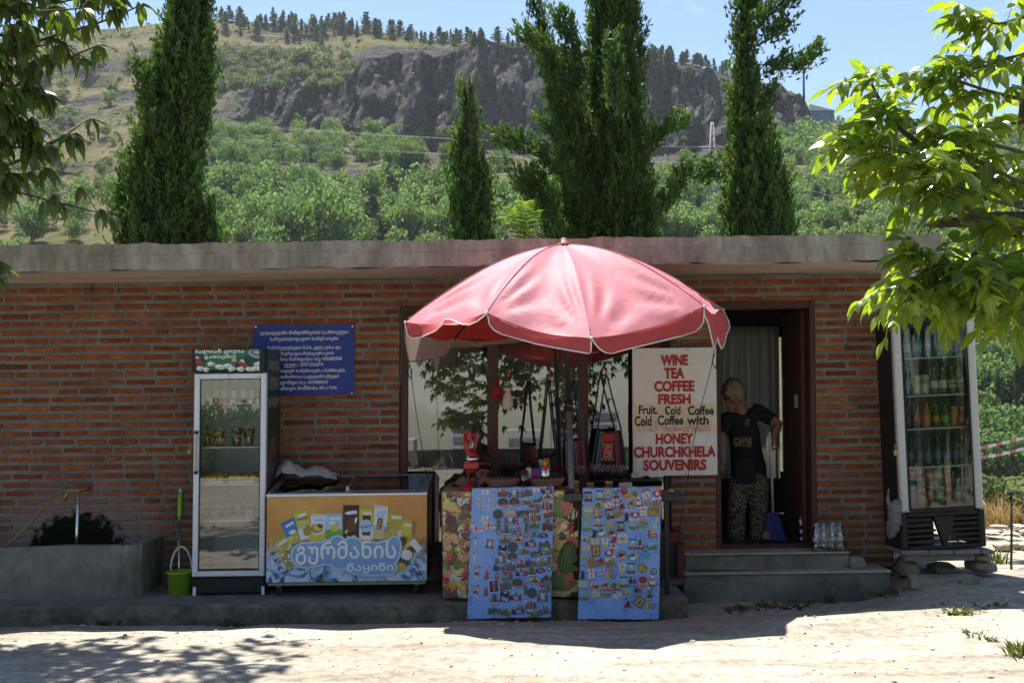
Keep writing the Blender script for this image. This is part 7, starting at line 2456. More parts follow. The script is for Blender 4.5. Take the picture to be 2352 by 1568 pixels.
mb=MB();mb.bevbox(p.x-.055,p.x+.065,YP+.03,YP+.10,p.z-.045,p.z+.035,.02,(.12,.05,.22),jit=.008);mb.bevbox(p.x-.06,p.x-.02,YP+.02,YP+.08,p.z-.04,p.z+.04,.014,(.5,.48,.52),jit=.01);mb.bevbox(p.x+.0,p.x+.03,YP+.024,YP+.08,p.z-.03,p.z+.03,.01,(.32,.03,.04),jit=.006)
single(mb,"napkin_packet",cloth_m,W(p.x,YP+.06,p.z-.045),"purple and white packet behind the straws in the basket","package")
# ---- blue magnet boards
def boardY(py):return 9.15+(1420-py)/300*.18
def board(cs,label,seed):
 P=[S(c[0],c[1],boardY(c[1]))for c in cs]
 root=empty("magnet_board",W(P[3].x,P[3].y,P[3].z),label,"board","blue souvenir boards")
 r=random.Random(seed)
 mb=MB()
 back=Vector((0,.022,.006))
 n=26
 def edge(a,b,k):
  return[a.lerp(b,i/k)+(Vector((r.uniform(-.0022,.0022),0,r.uniform(-.0025,.0025)))if 0<i<k else Vector((0,0,0)))for i in range(k)]
 ring=edge(P[0],P[1],16)+edge(P[1],P[2],26)+edge(P[2],P[3],16)+edge(P[3],P[0],26)
 m=len(ring)
 mb.add(ring+[p+back for p in ring],[list(range(m))[::-1],list(range(m,2*m))]+[(i,(i+1)%m,m+(i+1)%m,m+i)for i in range(m)])
 mb.build("panel",board_m,root)
 for(u,v)in((.03,.02),(.32,.02),(.68,.025),(.97,.03),(.98,.3),(.98,.55),(.97,.8),(.02,.75),(.02,.5),(.34,.985)):
  a=P[3].lerp(P[2],u);b=P[0].lerp(P[1],u);q=a.lerp(b,v)
  mb=MB();mb.ball((q.x,q.y-.001,q.z),.0075,7,4,(.2,.2,.2),s=(1,.4,1));mb.build("nail",chrome,root)
 return root
def board_mat():
 m=bpy.data.materials.new("chipped_blue_paint")
 m.use_nodes=True
 nt=m.node_tree;L=nt.links
 bs=nt.nodes['Principled BSDF'];bs.inputs['Roughness'].default_value=.6
 geo=_n(nt,'ShaderNodeNewGeometry')
 n1=_n(nt,'ShaderNodeTexNoise',Scale=60.0,Detail=8.0,Roughness=.75)
 n2=_n(nt,'ShaderNodeTexNoise',Scale=7.0,Detail=4.0)
 L.new(geo.outputs['Position'],n1.inputs['Vector']);L.new(geo.outputs['Position'],n2.inputs['Vector'])
 sm=_n(nt,'ShaderNodeMath',_operation='MULTIPLY_ADD');sm.inputs[1].default_value=.35
 L.new(n2.outputs['Fac'],sm.inputs[0]);L.new(n1.outputs['Fac'],sm.inputs[2])
 rp=_n(nt,'ShaderNodeValToRGB');e=rp.color_ramp.elements
 e[0].position=.53;e[0].color=(.07,.09,.14,1);e[1].position=.74;e[1].color=(.25,.42,.76,1)
 x=e.new(.58);x.color=(.19,.33,.66,1)
 L.new(sm.outputs[0],rp.inputs['Fac'])
 L.new(rp.outputs['Color'],bs.inputs['Base Color'])
 bp=_n(nt,'ShaderNodeBump',Strength=.3,Distance=.004);L.new(n1.outputs['Fac'],bp.inputs['Height']);L.new(bp.outputs['Normal'],bs.inputs['Normal'])
 return m
board_m=board_mat()
board([(1085,1122),(1272,1117),(1265,1416),(1073,1420)],"left chipped blue board covered with metal city magnets leaning on the fruit table",1)
board([(1339,1122),(1518,1119),(1513,1421),(1327,1421)],"right chipped blue board covered with bright painted magnets",2)
def rc(x0,z0,x1,z1):return[(x0,z0),(x1,z0),(x1,z1),(x0,z1)]
def el(cx,cz,rx,rz,n=14):return[(cx+rx*math.cos(t),cz+rz*math.sin(t))for t in np.linspace(0,2*math.pi,n+1)[:-1]]
def heart(cx,cz,s):
 out=[]
 for t in np.linspace(0,2*math.pi,19)[:-1]:
  out.append((cx+s*.5*math.sin(t)**3,cz+s*(.40*math.cos(t)-.16*math.cos(2*t)-.07*math.cos(3*t)-.03*math.cos(4*t))))
 return out[::-1]
BRZ,BRK,RUST,GRN,IVO,RED,NAVY,SKY_,SAND,GLD,DRK,ORG=(.19,.15,.06),(.12,.12,.125),(.22,.075,.055),(.14,.18,.09),(.58,.56,.50),(.42,.02,.025),(.02,.03,.18),(.16,.40,.62),(.46,.36,.20),(.46,.30,.06),(.025,.022,.022),(.52,.20,.03)
def skyline(base,rnd,extra=None,ht=1.0):
 L_=[(rc(-.5,-.5,.5,-.32),tuple(v*.8 for v in base),2)]
 x=-.48
 while x<.45:
  wdt=rnd.uniform(.07,.14);hgt=(-.05+rnd.uniform(0,.55)*(1-abs(x)*.7))*ht
  c=tuple(v*rnd.uniform(.7,1.5)for v in base)
  x1=min(.5,x+wdt)
  L_.append(([(x,-.32),(x1,-.32),(x1,hgt-.06),((x+x1)/2,min(.5,hgt+.05)),(x,hgt-.06)],c,rnd.choice((1,2,2,3))))
  x+=wdt*.9
 return L_+(extra or[])
def design(k,r):
 if k=='skyline_red':return[(rc(-.5,-.1,.5,.42),IVO,1)]+skyline(RUST,r,[(rc(-.08,.05,.05,.5),RED,4),(rc(.28,.12,.34,.34),RED,4)])
 if k=='skyline_white':return[(rc(-.5,-.42,.5,.46),IVO,1),(rc(-.5,-.5,.5,-.38),RUST,3)]+[([(x,-.38),(x+.11,-.38),(x+.11,h),(x+.05,h+.1),(x,h)],c,3)for x,h,c in((-.46,.0,BRK),(-.30,.3,DRK),(-.1,.1,RED),(.06,.25,BRK),(.24,.05,DRK),(.36,.2,BRK))]+[(rc(-.07,.1,.03,.46),RED,4),(rc(.22,.2,.44,.27),RED,4)]
 if k=='skyline_sign':return skyline(BRK,r,[(rc(-.12,z,.2,z+.14),(.66,.66,.64),5)for z in(-.22,-.02,.18)]+[(rc(-.35,-.5,.35,-.36),(.22,.03,.03),4)])
 if k=='skyline_grey':return skyline((.13,.12,.11),r)
 if k=='skyline_flag':return skyline(GRN,r,[([(-.4,.2),(.4,.1),(.4,.38),(.1,.3),(-.4,.48)],IVO,1),(rc(-.45,-.3,-.25,-.1),IVO,4),(rc(-.38,-.3,-.33,-.1),RED,5),(rc(.1,.2,.25,.34),RED,2)])
 if k=='skyline_cream':return skyline((.48,.43,.24),r,[(rc(-.2,.2,.3,.45),IVO,1),(rc(.0,.25,.12,.45),RED,3)])
 if k=='skyline_letters':return skyline((.06,.075,.07),r,[(rc(-.45+.19*i,-.5,-.31+.19*i,-.22),c,5)for i,c in enumerate((RED,(.04,.25,.3),(.05,.25,.1),(.55,.32,.03),RED))])
 if k=='skyline_green':return[(rc(-.5,-.5,.5,.2),GRN,2),(rc(-.4,.05,-.12,.42),IVO,3),(rc(.12,.05,.4,.42),IVO,3),(rc(-.29,.08,-.23,.4),DRK,4),(rc(.23,.08,.29,.4),DRK,4)]+[(rc(-.15+.1*i,-.3,-.09+.1*i,.3),BRZ,4)for i in range(3)]+[(el(-.3,-.22,.1,.09),(.04,.2,.3),4),(el(.3,-.22,.1,.09),(.04,.2,.3),4),(rc(-.5,-.5,.5,-.36),BRZ,4)]
 if k=='skyline_TU':return skyline(BRK,r,[(rc(-.5,-.5,-.1,-.05),NAVY,4),(rc(.2,-.5,.5,-.08),RED,4),(rc(-.48,.12,-.1,.45),IVO,4),(rc(-.4,.12,-.34,.45),RED,5),(rc(-.48,.25,-.1,.31),RED,5)])
 if k=='vertical_TU':return[(rc(-.5,-.5,.5,.5),DRK,2),(rc(-.48,.1,0,.5),NAVY,3),(rc(-.4,-.35,-.05,.05),BRZ,4),(rc(.05,-.5,.48,-.2),RED,4),(rc(-.1,.3,.25,.45),IVO,4)]
 if k=='skyline_B':return skyline((.09,.09,.10),r,[(rc(-.5,-.5,-.2,.48),NAVY,4),(rc(-.42,-.32,-.3,-.1),BRK,5),(rc(-.42,.1,-.3,.3),BRK,5),(rc(.0,-.5,.12,-.2),(.04,.2,.26),4),(rc(.14,-.5,.26,-.15),(.55,.32,.03),4),(rc(.3,-.5,.48,-.2),RED,4)])
 if k=='oval_flag':return[(el(0,0,.5,.5,20),(.14,.13,.13),2),(el(0,0,.44,.42,20),IVO,3)]+[([(x,-.25),(x+.11,-.25),(x+.11,h),(x,h-.06)],c,4)for x,h,c in((-.32,.12,RUST),(-.18,.22,BRK),(.08,.18,DRK),(.22,.1,BRK))]+[(rc(-.06,-.3,.06,.42),RED,5)]
 if k=='oval_blue':return[(el(0,-.05,.5,.4,18),(.16,.11,.07),2),(el(0,-.08,.45,.33,18),NAVY,3),(el(0,.3,.24,.2),BRZ,3),([(-.25,.05),(.1,.0),(.3,-.15),(.0,-.2)],IVO,4),(rc(-.02,-.2,.04,.04),RED,5)]
 if k=='dome':return[(el(0,.0,.48,.46,18),BRK,2),(el(0,.05,.4,.38,16),(.045,.045,.05),3)]+[(rc(-.22+.12*i,-.2,-.16+.12*i,.25),BRZ,4)for i in range(4)]+[(rc(-.1,-.42,.5,-.24),RED,5),(rc(-.5,-.5,-.15,-.28),IVO,5),(rc(-.4,-.35,-.1,-.2),RED,6)]
 if k=='disc':return[(el(0,0,.5,.5,22),BRK,2),(el(0,0,.42,.42,20),(.06,.075,.09),3),(el(0,0,.36,.36,20),(.04,.05,.065),2.4),(rc(-.12,-.15,.1,.15),(.10,.075,.05),4),([(-.2,.1),(.18,-.1),(.2,-.04),(-.16,.16)],BRK,5)]
 if k=='heart_figures':return[(heart(-.2,.22,.5),RED,4),(rc(-.5,-.5,.05,-.18),BRZ,3),(rc(-.45,-.4,.0,-.28),(.2,.16,.06),4)]+[([(x-.08,-.48),(x+.1,-.48),(x+.08,.2),(x-.06,.2)],c,4)for x,c in((.18,BRZ),(.36,(.16,.12,.05)))]+[(el(.18,.33,.08,.1),BRZ,5),(el(.36,.33,.08,.1),BRZ,5)]
 if k=='heart_ring':return[(heart(0,.08,.95),BRK,2),(heart(0,.08,.75),SKY_,2.4)]+[([(x,-.2),(x+.1,-.2),(x+.1,h),(x,h)],c,4)for x,h,c in((-.2,.12,BRK),(-.06,.25,NAVY),(.08,.15,BRK))]+[(rc(-.45,-.5,.4,-.28),(.20,.17,.13),4)]
 if k=='strip':return[([(-.5,.5),(-.1,.46),(.1,-.5),(-.3,-.46)],RED,3),([(-.42,.3),(-.2,.28),(-.16,.15),(-.38,.17)],IVO,4),([(-.3,-.1),(-.1,-.12),(-.06,-.25),(-.26,-.23)],IVO,4),([(.1,.25),(.5,.2),(.45,-.45),(.12,-.4)],(.36,.42,.50),2)]
 if k=='opener':return[([(-.35,-.1),(.35,-.1),(.3,.45),(.1,.5),(-.1,.5),(-.3,.45)],BRZ,3),(el(0,-.32,.48,.18),BRK,2),(el(0,-.33,.28,.09),(.3,.4,.6),2.5),(el(-.12,.36,.13,.09),(.17,.14,.05),5),(el(.14,.36,.13,.09),(.17,.14,.05),5),(rc(-.03,.0,.03,.42),DRK,4)]
 if k=='pair':return[(el(0,-.32,.5,.18),BRZ,2),(rc(-.4,-.42,.4,-.3),IVO,3),([(-.22,-.3),(.0,-.3),(-.02,.3),(-.2,.3)],(.15,.12,.04),4),([(.02,-.3),(.24,-.3),(.2,.3),(.04,.3)],(.11,.085,.03),4),(el(-.1,.39,.09,.1),BRZ,5),(el(.12,.39,.09,.1),BRZ,5)]+[(el(x,-.1,.08,.1),BRK,3)for x in(-.38,.4)]
 if k=='plaque_dark':return[([(-.5,-.4),(-.3,-.5),(.3,-.5),(.5,-.42),(.46,.1),(.5,.5),(.3,.42),(-.3,.42),(-.5,.5),(-.46,.1)],(.10,.045,.04),3),(rc(-.3,.2,.3,.34),RED,4),(rc(-.3,-.3,.3,.1),(.06,.035,.035),4),(rc(-.15,-.42,.15,-.34),IVO,5)]
 if k in('tag','tag_orange'):return[(rc(-.5,-.5,.5,.5),(.52,.22,.10)if k=='tag_orange' else(.64,.62,.62),1),(rc(-.42,-.4,.42,-.34),(.5,.2,.15),1.4)]
 if k in('geo_small','geo_big'):
  a=[(-.5,.5),(-.3,.3),(-.05,.3),(.2,.2),(.38,.12),(.4,-.1),(.5,-.25),(.45,-.42),(.2,-.3),(-.05,-.4),(-.2,-.42),(-.25,-.1),(-.38,.2)]
  return[(a[::-1],(.64,.63,.62),2),(rc(-.02,-.36,.06,.28),RED,3),(rc(-.24,-.09,.42,.0),RED,3.4)]+[(el(x,z,.045,.05,8),RED,3)for x,z in((-.14,.12),(.22,.1),(-.14,-.24),(.24,-.2))]
 if k=='figure_white':return[([(-.3,-.12),(.3,-.12),(.12,.2),(.15,.3),(-.15,.3),(-.12,.2)],(.56,.55,.50),3),([(-.15,-.5),(.15,-.5),(.12,-.12),(-.12,-.12)],(.50,.42,.36),2.5),(el(0,.40,.13,.08),(.05,.03,.025),3),(el(0,.38,.08,.06),(.5,.36,.28),4),([(.15,.22),(.4,.0),(.45,.05),(.2,.3)],(.5,.4,.34),3)]
 if k in('stamp_blue','stamp_dark'):
  bgc=(.20,.20,.45)if k=='stamp_blue' else(.03,.05,.13)
  fg=(.56,.55,.55)if k=='stamp_blue' else(.48,.06,.05)
  return[(rc(-.5,-.5,.5,.5),(.62,.62,.62),2),(rc(-.43,-.44,.43,.44),bgc,2.5),(rc(-.43,-.44,.43,-.15),tuple(v*.4 for v in bgc),2.8),([(-.18,-.2),(.2,-.2),(.12,.15),(-.12,.15)],fg,3.3),(rc(-.08,-.38,.1,-.2),(.3,.28,.3),3),(el(0,.25,.1,.09),(.5,.38,.2),3.6)]
 if k=='hat_figure':return[([(-.25,-.2),(.28,-.2),(.2,.1),(-.2,.1)],NAVY,3),(rc(-.15,-.5,.2,-.2),(.56,.52,.50),2.5),(rc(.05,-.3,.32,-.05),(.48,.08,.07),4),(el(-.05,.28,.38,.16),(.54,.28,.10),3),(el(-.03,.2,.16,.1),(.55,.38,.28),4),(el(.38,.4,.13,.08),RED,3.4),(rc(-.2,.02,.3,.1),IVO,4)]
 if k=='red_figure':return[([(-.34,-.25),(.36,-.25),(.28,.2),(-.2,.2)],(.50,.06,.06),3.4),(rc(-.4,-.42,.36,-.22),(.12,.14,.2),3),(rc(-.25,-.5,.25,-.36),(.5,.44,.4),2.5),(el(.05,.33,.28,.12),(.50,.36,.18),3.6),(el(.04,.30,.14,.08),(.25,.16,.1),4)]
 if k=='box_group':return[(rc(-.5,-.5,.5,.4),DRK,2),(rc(-.5,.32,.5,.5),(.10,.02,.03),4),(rc(-.46,-.2,.46,.3),(.18,.40,.34),3)]+[(el(x,-.02,.09,.12),c,4)for x,c in((-.25,NAVY),(-.05,RED),(.12,IVO),(.3,(.3,.25,.2)))]+[(rc(-.48,-.5,.48,-.2),(.12,.03,.035),4)]
 if k=='lighthouse':return[(rc(-.5,-.5,.5,.5),SKY_,2),(rc(-.5,.38,.5,.5),NAVY,3),(rc(-.45,-.2,-.12,.15),IVO,3),(rc(.16,-.2,.46,.15),IVO,3),(rc(-.4,-.15,-.3,.1),GRN,3.5),(rc(.3,-.15,.4,.1),GRN,3.5),([(-.12,.05),(.12,.1),(.08,.35),(-.1,.32)],(.64,.64,.62),4),([(-.5,-.5),(.5,-.5),(.5,-.3),(.1,-.2),(-.5,-.28)],(.06,.03,.04),4),(el(0,-.32,.3,.12),ORG,5)]
 if k=='round_gold':return[(el(0,0,.5,.5,20),(.40,.30,.13),2),(el(0,0,.44,.44,20),(.50,.40,.22),3),(el(0,0,.37,.37,18),SKY_,3.4),([(-.33,-.16),(.34,-.14),(.3,.0),(.1,.1),(-.1,.02)],SAND,4),([(-.3,-.22),(.3,-.22),(.2,-.31),(-.2,-.31)],GRN,4.4)]
 if k=='round_gold2':return[(el(0,0,.5,.5,20),(.30,.20,.06),2)]+[(el(.3*math.cos(a)*q,.3*math.sin(a)*q,.13,.13,9),r.choice((GLD,(.52,.42,.2),(.3,.18,.05))),3+q)for a,q in[(r.uniform(0,6.28),r.uniform(.2,1.2))for _ in range(14)]]
 if k=='round_yellow':return[(el(0,0,.5,.5,20),(.56,.46,.06),2),([(-.48,.1),(.48,.1),(.38,.33),(.2,.46),(-.2,.46),(-.38,.33)],SKY_,3),(rc(-.38,-.1,.38,.1),(.34,.26,.16),3.4),(el(0,.0,.2,.2),(.07,.13,.2),4),(el(-.15,-.15,.2,.14),GRN,4.4),(el(.1,-.28,.16,.1),RUST,4)]
 if k=='round_white':return[(el(0,.0,.48,.48,18),(.62,.60,.54),2.4),([(-.42,.2),(.42,.2),(.3,.42),(-.3,.42)],SKY_,3),(rc(-.38,.38,.4,.5),RED,4),(el(-.3,.2,.18,.1),GRN,3.4),(rc(.08,-.4,.14,-.06),RED,4),(rc(-.0,-.26,.24,-.2),RED,4),(el(-.05,.0,.12,.04),NAVY,4),(el(.15,-.42,.2,.1),ORG,2)]
 if k=='heart_red':return[(heart(.1,.12,.9),RED,3),(el(.1,.15,.19,.19),(.64,.63,.62),4),(rc(-.5,-.5,.5,-.26),(.62,.63,.64),3.4),(rc(-.5,-.3,-.2,.05),SKY_,3.2)]+[(rc(-.1+.12*i,-.44,-.04+.12*i,-.34),c,4)for i,c in enumerate((NAVY,RED,GRN,SKY_))]
 if k in('figure_blue',):return[(el(-.05,-.15,.42,.26),(.50,.42,.12),3),(rc(-.35,-.5,.4,-.28),(.07,.05,.05),3.4),([(-.35,-.1),(.3,-.1),(.2,.25),(-.2,.25)],(.05,.18,.42),4),(el(-.05,.36,.14,.13),(.56,.5,.44),4.5),(el(.35,.3,.1,.1),RED,4),(el(.05,-.2,.16,.1),RUST,5)]
 if k=='hat_red':return[(el(-.05,.2,.42,.32),RED,3),(el(-.02,.1,.2,.24),(.10,.03,.02),4),(el(.1,-.3,.42,.22),ORG,4),(el(.26,-.22,.14,.12),(.6,.36,.14),5),(el(-.04,.22,.09,.1),(.38,.26,.2),5)]
 if k=='balloon':return[(el(0,.14,.48,.36,18),(.62,.60,.58),3),(rc(-.07,-.2,.07,.5),RED,4),(rc(-.46,.08,.46,.2),RED,4.4),([(-.25,-.12),(.25,-.12),(.12,-.3),(-.12,-.3)],(.5,.4,.3),3),(rc(-.14,-.5,.14,-.28),(.16,.09,.05),4)]
 if k=='figure_red':return[(el(-.05,-.34,.45,.17),RED,3),([(-.2,-.3),(.25,-.3),(.15,.12),(-.1,.12)],DRK,4),(el(.22,.2,.24,.2),SKY_,3),(el(-.15,.3,.2,.14),RUST,3.4),(el(-.1,.15,.09,.1),(.5,.38,.3),5)]
 if k=='flag_wave':return[([(-.5,-.5),(-.1,-.38),(.3,-.45),(.5,-.3),(.46,.5),(.1,.38),(-.3,.44),(-.5,.35)],(.58,.52,.42),2),(rc(-.48,-.1,.1,.02),RED,3),(rc(-.3,-.4,-.2,.36),RED,3.2),(rc(.2,.2,.4,.4),RED,3),(el(.1,.05,.3,.28),(.36,.22,.09),4),(el(.1,.05,.14,.18),DRK,5),(rc(-.45,-.42,-.3,-.25),RED,3),(rc(.2,-.38,.42,-.26),RED,3)]
 if k=='chef':return[(el(0,-.25,.5,.22,16),RED,3),([(-.32,-.3),(.3,-.3),(.24,.05),(-.24,.05)],(.62,.60,.58),4),(el(0,.18,.14,.14),(.5,.3,.22),4.5),(rc(-.13,.1,.13,.18),RED,5),(el(0,.39,.19,.12),(.64,.63,.6),4),(el(-.38,.1,.1,.16),(.5,.3,.2),4)]
 if k=='wheel':
  L_=[]
  for i in range(8):
   a=i*.785
   L_.append(([(.5*math.cos(a-.07),.5*math.sin(a-.07)),(.5*math.cos(a+.07),.5*math.sin(a+.07)),(.2*math.cos(a+.17),.2*math.sin(a+.17)),(.2*math.cos(a-.17),.2*math.sin(a-.17))],(.62,.62,.6),2))
  return L_+[(el(0,0,.38,.38,18),(.60,.60,.60),3),(el(0,0,.33,.33,18),NAVY,3.4),(el(0,0,.23,.23,16),(.45,.55,.62),4)]+[(rc(x,-.12,x+.06,.12),BRK,5)for x in(-.13,-.03,.07)]+[(rc(-.15,-.18,.15,-.1),GLD,5)]
 if k=='pumpkin':return[(el(-.15,-.05,.35,.45,16),ORG,3),(el(.24,.02,.28,.44,16),(.56,.24,.04),2.5),(rc(-.02,.36,.06,.5),DRK,3),(el(-.17,-.06,.24,.3),(.20,.20,.10),4),(el(.24,.02,.17,.28),(.12,.22,.2),4)]
 if k in('scroll','scroll_blue'):return[(rc(-.5,-.45,.5,.45),(.50,.38,.10)if k=='scroll' else(.50,.42,.34),2),(rc(-.42,-.36,.42,.38),(.36,.52,.46)if k=='scroll' else SKY_,3),([(-.42,-.36),(.42,-.36),(.42,.0),(.1,.12),(-.2,.0),(-.42,.02)],(.52,.50,.38)if k=='scroll' else(.30,.34,.10),3.5),(([(-.15,-.1),(.2,.05),(.22,.1),(-.12,-.03)],RED,4)if k=='scroll' else([(-.22,-.15),(.25,-.15),(.05,.15),(.0,.28),(-.05,.15)],SAND,4)),(rc(-.5,-.5,-.43,.5),(.46,.33,.12),4),(rc(.43,-.5,.5,.5),(.46,.33,.12),4)]
 if k=='i_heart':return[(rc(-.5,-.45,-.22,.3),(.58,.46,.04),3),(heart(.14,-.1,.78),RED,3),(heart(.14,-.07,.58),SKY_,3.6),(rc(-.02,-.15,.3,.1),(.16,.20,.28),4)]+[(rc(-.5+.12*i,.36,-.4+.12*i,.5),c,3)for i,c in enumerate((RED,IVO,GRN,GLD,SKY_,RED))]
 if k=='figure_dark':return[([(-.35,-.5),(.35,-.5),(.25,-.1),(.3,.15),(-.25,.15),(-.2,-.1)],DRK,3),(el(-.05,.26,.13,.08),(.42,.30,.24),4),(rc(-.1,.3,.5,.44),(.6,.58,.56),2.5),(rc(.1,.33,.4,.37),RED,3),(el(.2,.02,.18,.1),(.10,.06,.04),4),(rc(-.4,-.5,.3,-.38),(.05,.07,.10),4)]
 if k=='horn_white':return[([(-.5,.3),(-.3,.5),(.3,.5),(.5,.32),(.25,.05),(-.25,.05)],(.62,.61,.60),3),(el(0,-.18,.36,.32,16),(.62,.61,.58),3.4),(rc(-.03,.1,.03,.5),RED,4),(rc(-.4,.2,.4,.26),RED,4),(el(0,-.15,.14,.16),(.5,.40,.18),4),(rc(-.22,-.48,.22,-.4),RED,4)]
 if k=='map_gold':return[(rc(-.5,-.5,.5,.5),(.18,.11,.04),2),(rc(-.45,-.44,.45,.44),(.40,.26,.08),3)]+[(el(r.uniform(-.38,.38),r.uniform(-.3,.34),r.uniform(.04,.12),r.uniform(.04,.1),8),r.choice(((.50,.36,.12),(.24,.14,.05),(.12,.08,.04))),3.5+.1*i)for i in range(11)]
 if k=='round_blue':return[(el(0,0,.5,.5,20),(.12,.30,.50),2),(el(0,.04,.46,.44,20),SKY_,3),([(-.46,-.08),(.46,-.06),(.3,.1),(.12,.14),(.08,.3),(.02,.12),(-.2,.06)],(.50,.32,.22),4),([(-.44,-.1),(.44,-.1),(.3,-.38),(-.3,-.38)],(.14,.24,.07),4.4),(el(-.15,.3,.12,.05),(.6,.62,.64),4)]
 if k=='round_green':return[(el(0,0,.5,.5,20),(.42,.32,.12),2),(el(0,.0,.46,.46,20),(.54,.32,.10),3),([(-.44,-.1),(.44,-.05),(.36,.2),(.1,.3),(-.3,.2)],(.08,.13,.05),4),([(-.44,-.12),(.44,-.12),(.3,-.36),(-.3,-.36)],(.06,.30,.28),4),(rc(-.4,.0,.1,.06),IVO,5),(el(.2,.2,.12,.1),(.5,.44,.3),5)]
 if k=='statue':return[([(-.5,-.5),(.25,-.5),(.35,-.35),(-.4,-.35)],(.56,.55,.53),3),([(-.3,-.35),(-.1,-.35),(.3,.1),(.45,.42),(.2,.5),(.05,.2)],(.52,.51,.50),4),([(.0,-.35),(.2,-.35),(.4,.1),(.25,.1)],(.46,.45,.44),3.5),(el(.32,.44,.12,.08),(.58,.57,.55),5)]
 if k=='church':return[([(-.42,-.2),(.4,-.2),(.35,.1),(.15,.2),(.05,.5),(-.08,.22),(-.35,.05)],(.54,.42,.14),3),(rc(-.12,-.15,.12,.28),(.56,.46,.2),4),(el(-.38,.0,.12,.2),GRN,4),([(-.5,-.5),(.5,-.5),(.46,-.2),(0,-.14),(-.46,-.2)],RED,5),(rc(-.28,-.38,.28,-.28),IVO,5.4)]
 if k=='round_snow':return[(el(0,0,.5,.5,20),(.22,.42,.50),2),(el(0,.06,.46,.42,20),SKY_,3),(el(.2,.0,.26,.24),(.50,.40,.28),4),(el(-.05,.1,.2,.16),(.05,.14,.08),4.4),(el(-.05,-.2,.32,.16),(.64,.64,.64),5),([(-.4,-.25),(.4,-.25),(.25,-.42),(-.25,-.42)],(.10,.26,.08),4),(el(-.38,-.05,.1,.14),(.05,.24,.08),5)]
 if k=='round_brown':return[(el(0,0,.5,.5,20),(.46,.26,.14),2),(el(0,.05,.44,.40,20),(.30,.18,.09),3),([(-.4,.15),(.3,.2),(.2,.42),(-.2,.42)],(.16,.26,.36),3.4),(el(-.05,.0,.2,.18),(.06,.04,.03),4),([(-.36,-.3),(.3,-.1),(.38,-.22),(-.15,-.44)],(.60,.56,.52),5),([(-.15,-.3),(-.05,-.27),(-.02,-.37),(-.1,-.4)],RED,6)]
 if k=='animals':return[(el(-.25,.2,.26,.26),(.60,.59,.56),3),(el(.22,.15,.2,.24),(.55,.5,.4),3),(el(.22,.2,.12,.12),GLD,4),(el(-.2,-.15,.16,.18),(.12,.11,.1),4),(el(.1,-.15,.16,.18),(.4,.38,.34),4),(rc(-.3,.2,-.1,.26),RED,5),([(.0,-.3),(.2,-.5),(.26,-.46),(.1,-.25)],BRZ,3),(el(-.25,.38,.2,.1),SKY_,4)]
 if k in('shirt','shirt_purple'):
  c1,c2=((.62,.62,.60),(.58,.52,.04))if k=='shirt' else((.50,.50,.60),(.30,.26,.50))
  return[([(-.32,-.5),(.32,-.5),(.32,.2),(.5,.1),(.46,.36),(.18,.5),(-.18,.5),(-.46,.36),(-.5,.1),(-.32,.2)],c1,3),(rc(-.31,-.49,.31,-.22),c2,3.5),([(-.44,.34),(.44,.34),(.17,.48),(-.17,.48)],SKY_ if k=='shirt' else c2,3.5),(rc(-.03,-.1,.03,.26),RED,4),(rc(-.18,.05,.18,.11),RED,4.4)]
 if k=='dress':return[([(-.5,-.5),(.5,-.5),(.3,.1),(.22,.3),(-.25,.3),(-.3,.1)],(.60,.58,.57),3),([(-.3,.0),(.3,.0),(.22,.3),(-.25,.3)],RED,4),(rc(-.06,-.48,.06,.0),RED,4),(rc(-.42,-.26,.42,-.18),RED,4.3),(el(.12,.4,.2,.12),DRK,3.4)]
 if k=='crest':return[(rc(-.5,-.5,.5,.5),(.64,.63,.60),3),(el(0,-.05,.15,.2),(.48,.14,.08),4),(el(-.26,-.02,.1,.24),GLD,4),(el(.26,-.02,.1,.24),GLD,4),(rc(-.14,.26,.14,.4),(.50,.36,.12),4),(rc(-.3,-.38,.3,-.3),(.48,.36,.14),4)]
 if k=='figure_orange':return[([(-.5,-.3),(.5,-.15),(.3,-.5),(-.3,-.5)],DRK,3),(el(.02,-.2,.32,.17),ORG,4),(el(.02,-.2,.1,.08),IVO,5),([(-.3,-.1),(.05,-.05),(.0,.35),(-.2,.35)],(.05,.03,.03),4),(el(-.1,.41,.13,.09),DRK,4)]
 if k=='flag_land':return[([(-.5,-.4),(0,-.5),(.5,-.4),(.5,.42),(0,.5),(-.5,.42)],SKY_,3),([(-.5,-.4),(0,-.5),(.5,-.4),(.5,-.1),(0,-.05),(-.5,.05)],(.06,.20,.09),4),(el(-.2,-.05,.2,.16),(.46,.40,.32),5),(rc(.1,.0,.48,.1),(.08,.30,.34),5),(rc(-.45,.2,.45,.28),(.56,.60,.64),4)]
 if k=='frame_brown':return[(rc(-.5,-.5,.5,.5),(.15,.075,.035),3),(rc(-.38,-.4,.38,.4),(.44,.28,.12),3.6),([(-.22,-.2),(.22,-.2),(.06,.1),(.0,.26),(-.06,.1)],(.20,.11,.05),4.2)]
 if k=='dolphin':return[(el(0,0,.44,.42,16),(.06,.34,.42),3),(el(.0,.0,.26,.26),(.10,.44,.44),4),([(-.5,.3),(-.2,.45),(.3,.5),(.0,.3)],(.05,.22,.40),4),([(.2,-.4),(.5,.0),(.42,.2),(.3,-.1)],(.05,.26,.42),4),([(-.12,-.05),(.1,.12),(.14,.06),(-.08,-.12)],DRK,5)]
 if k=='jar':return[([(-.25,-.5),(.25,-.5),(.3,-.36),(.48,-.05),(.46,.2),(.3,.36),(.34,.5),(-.34,.5),(-.3,.36),(-.46,.2),(-.48,-.05),(-.3,-.36)],(.38,.18,.06),3),(el(0,.0,.26,.26),(.28,.12,.04),4),([(-.16,-.1),(.16,-.1),(.0,.2)],(.42,.22,.09),5)]
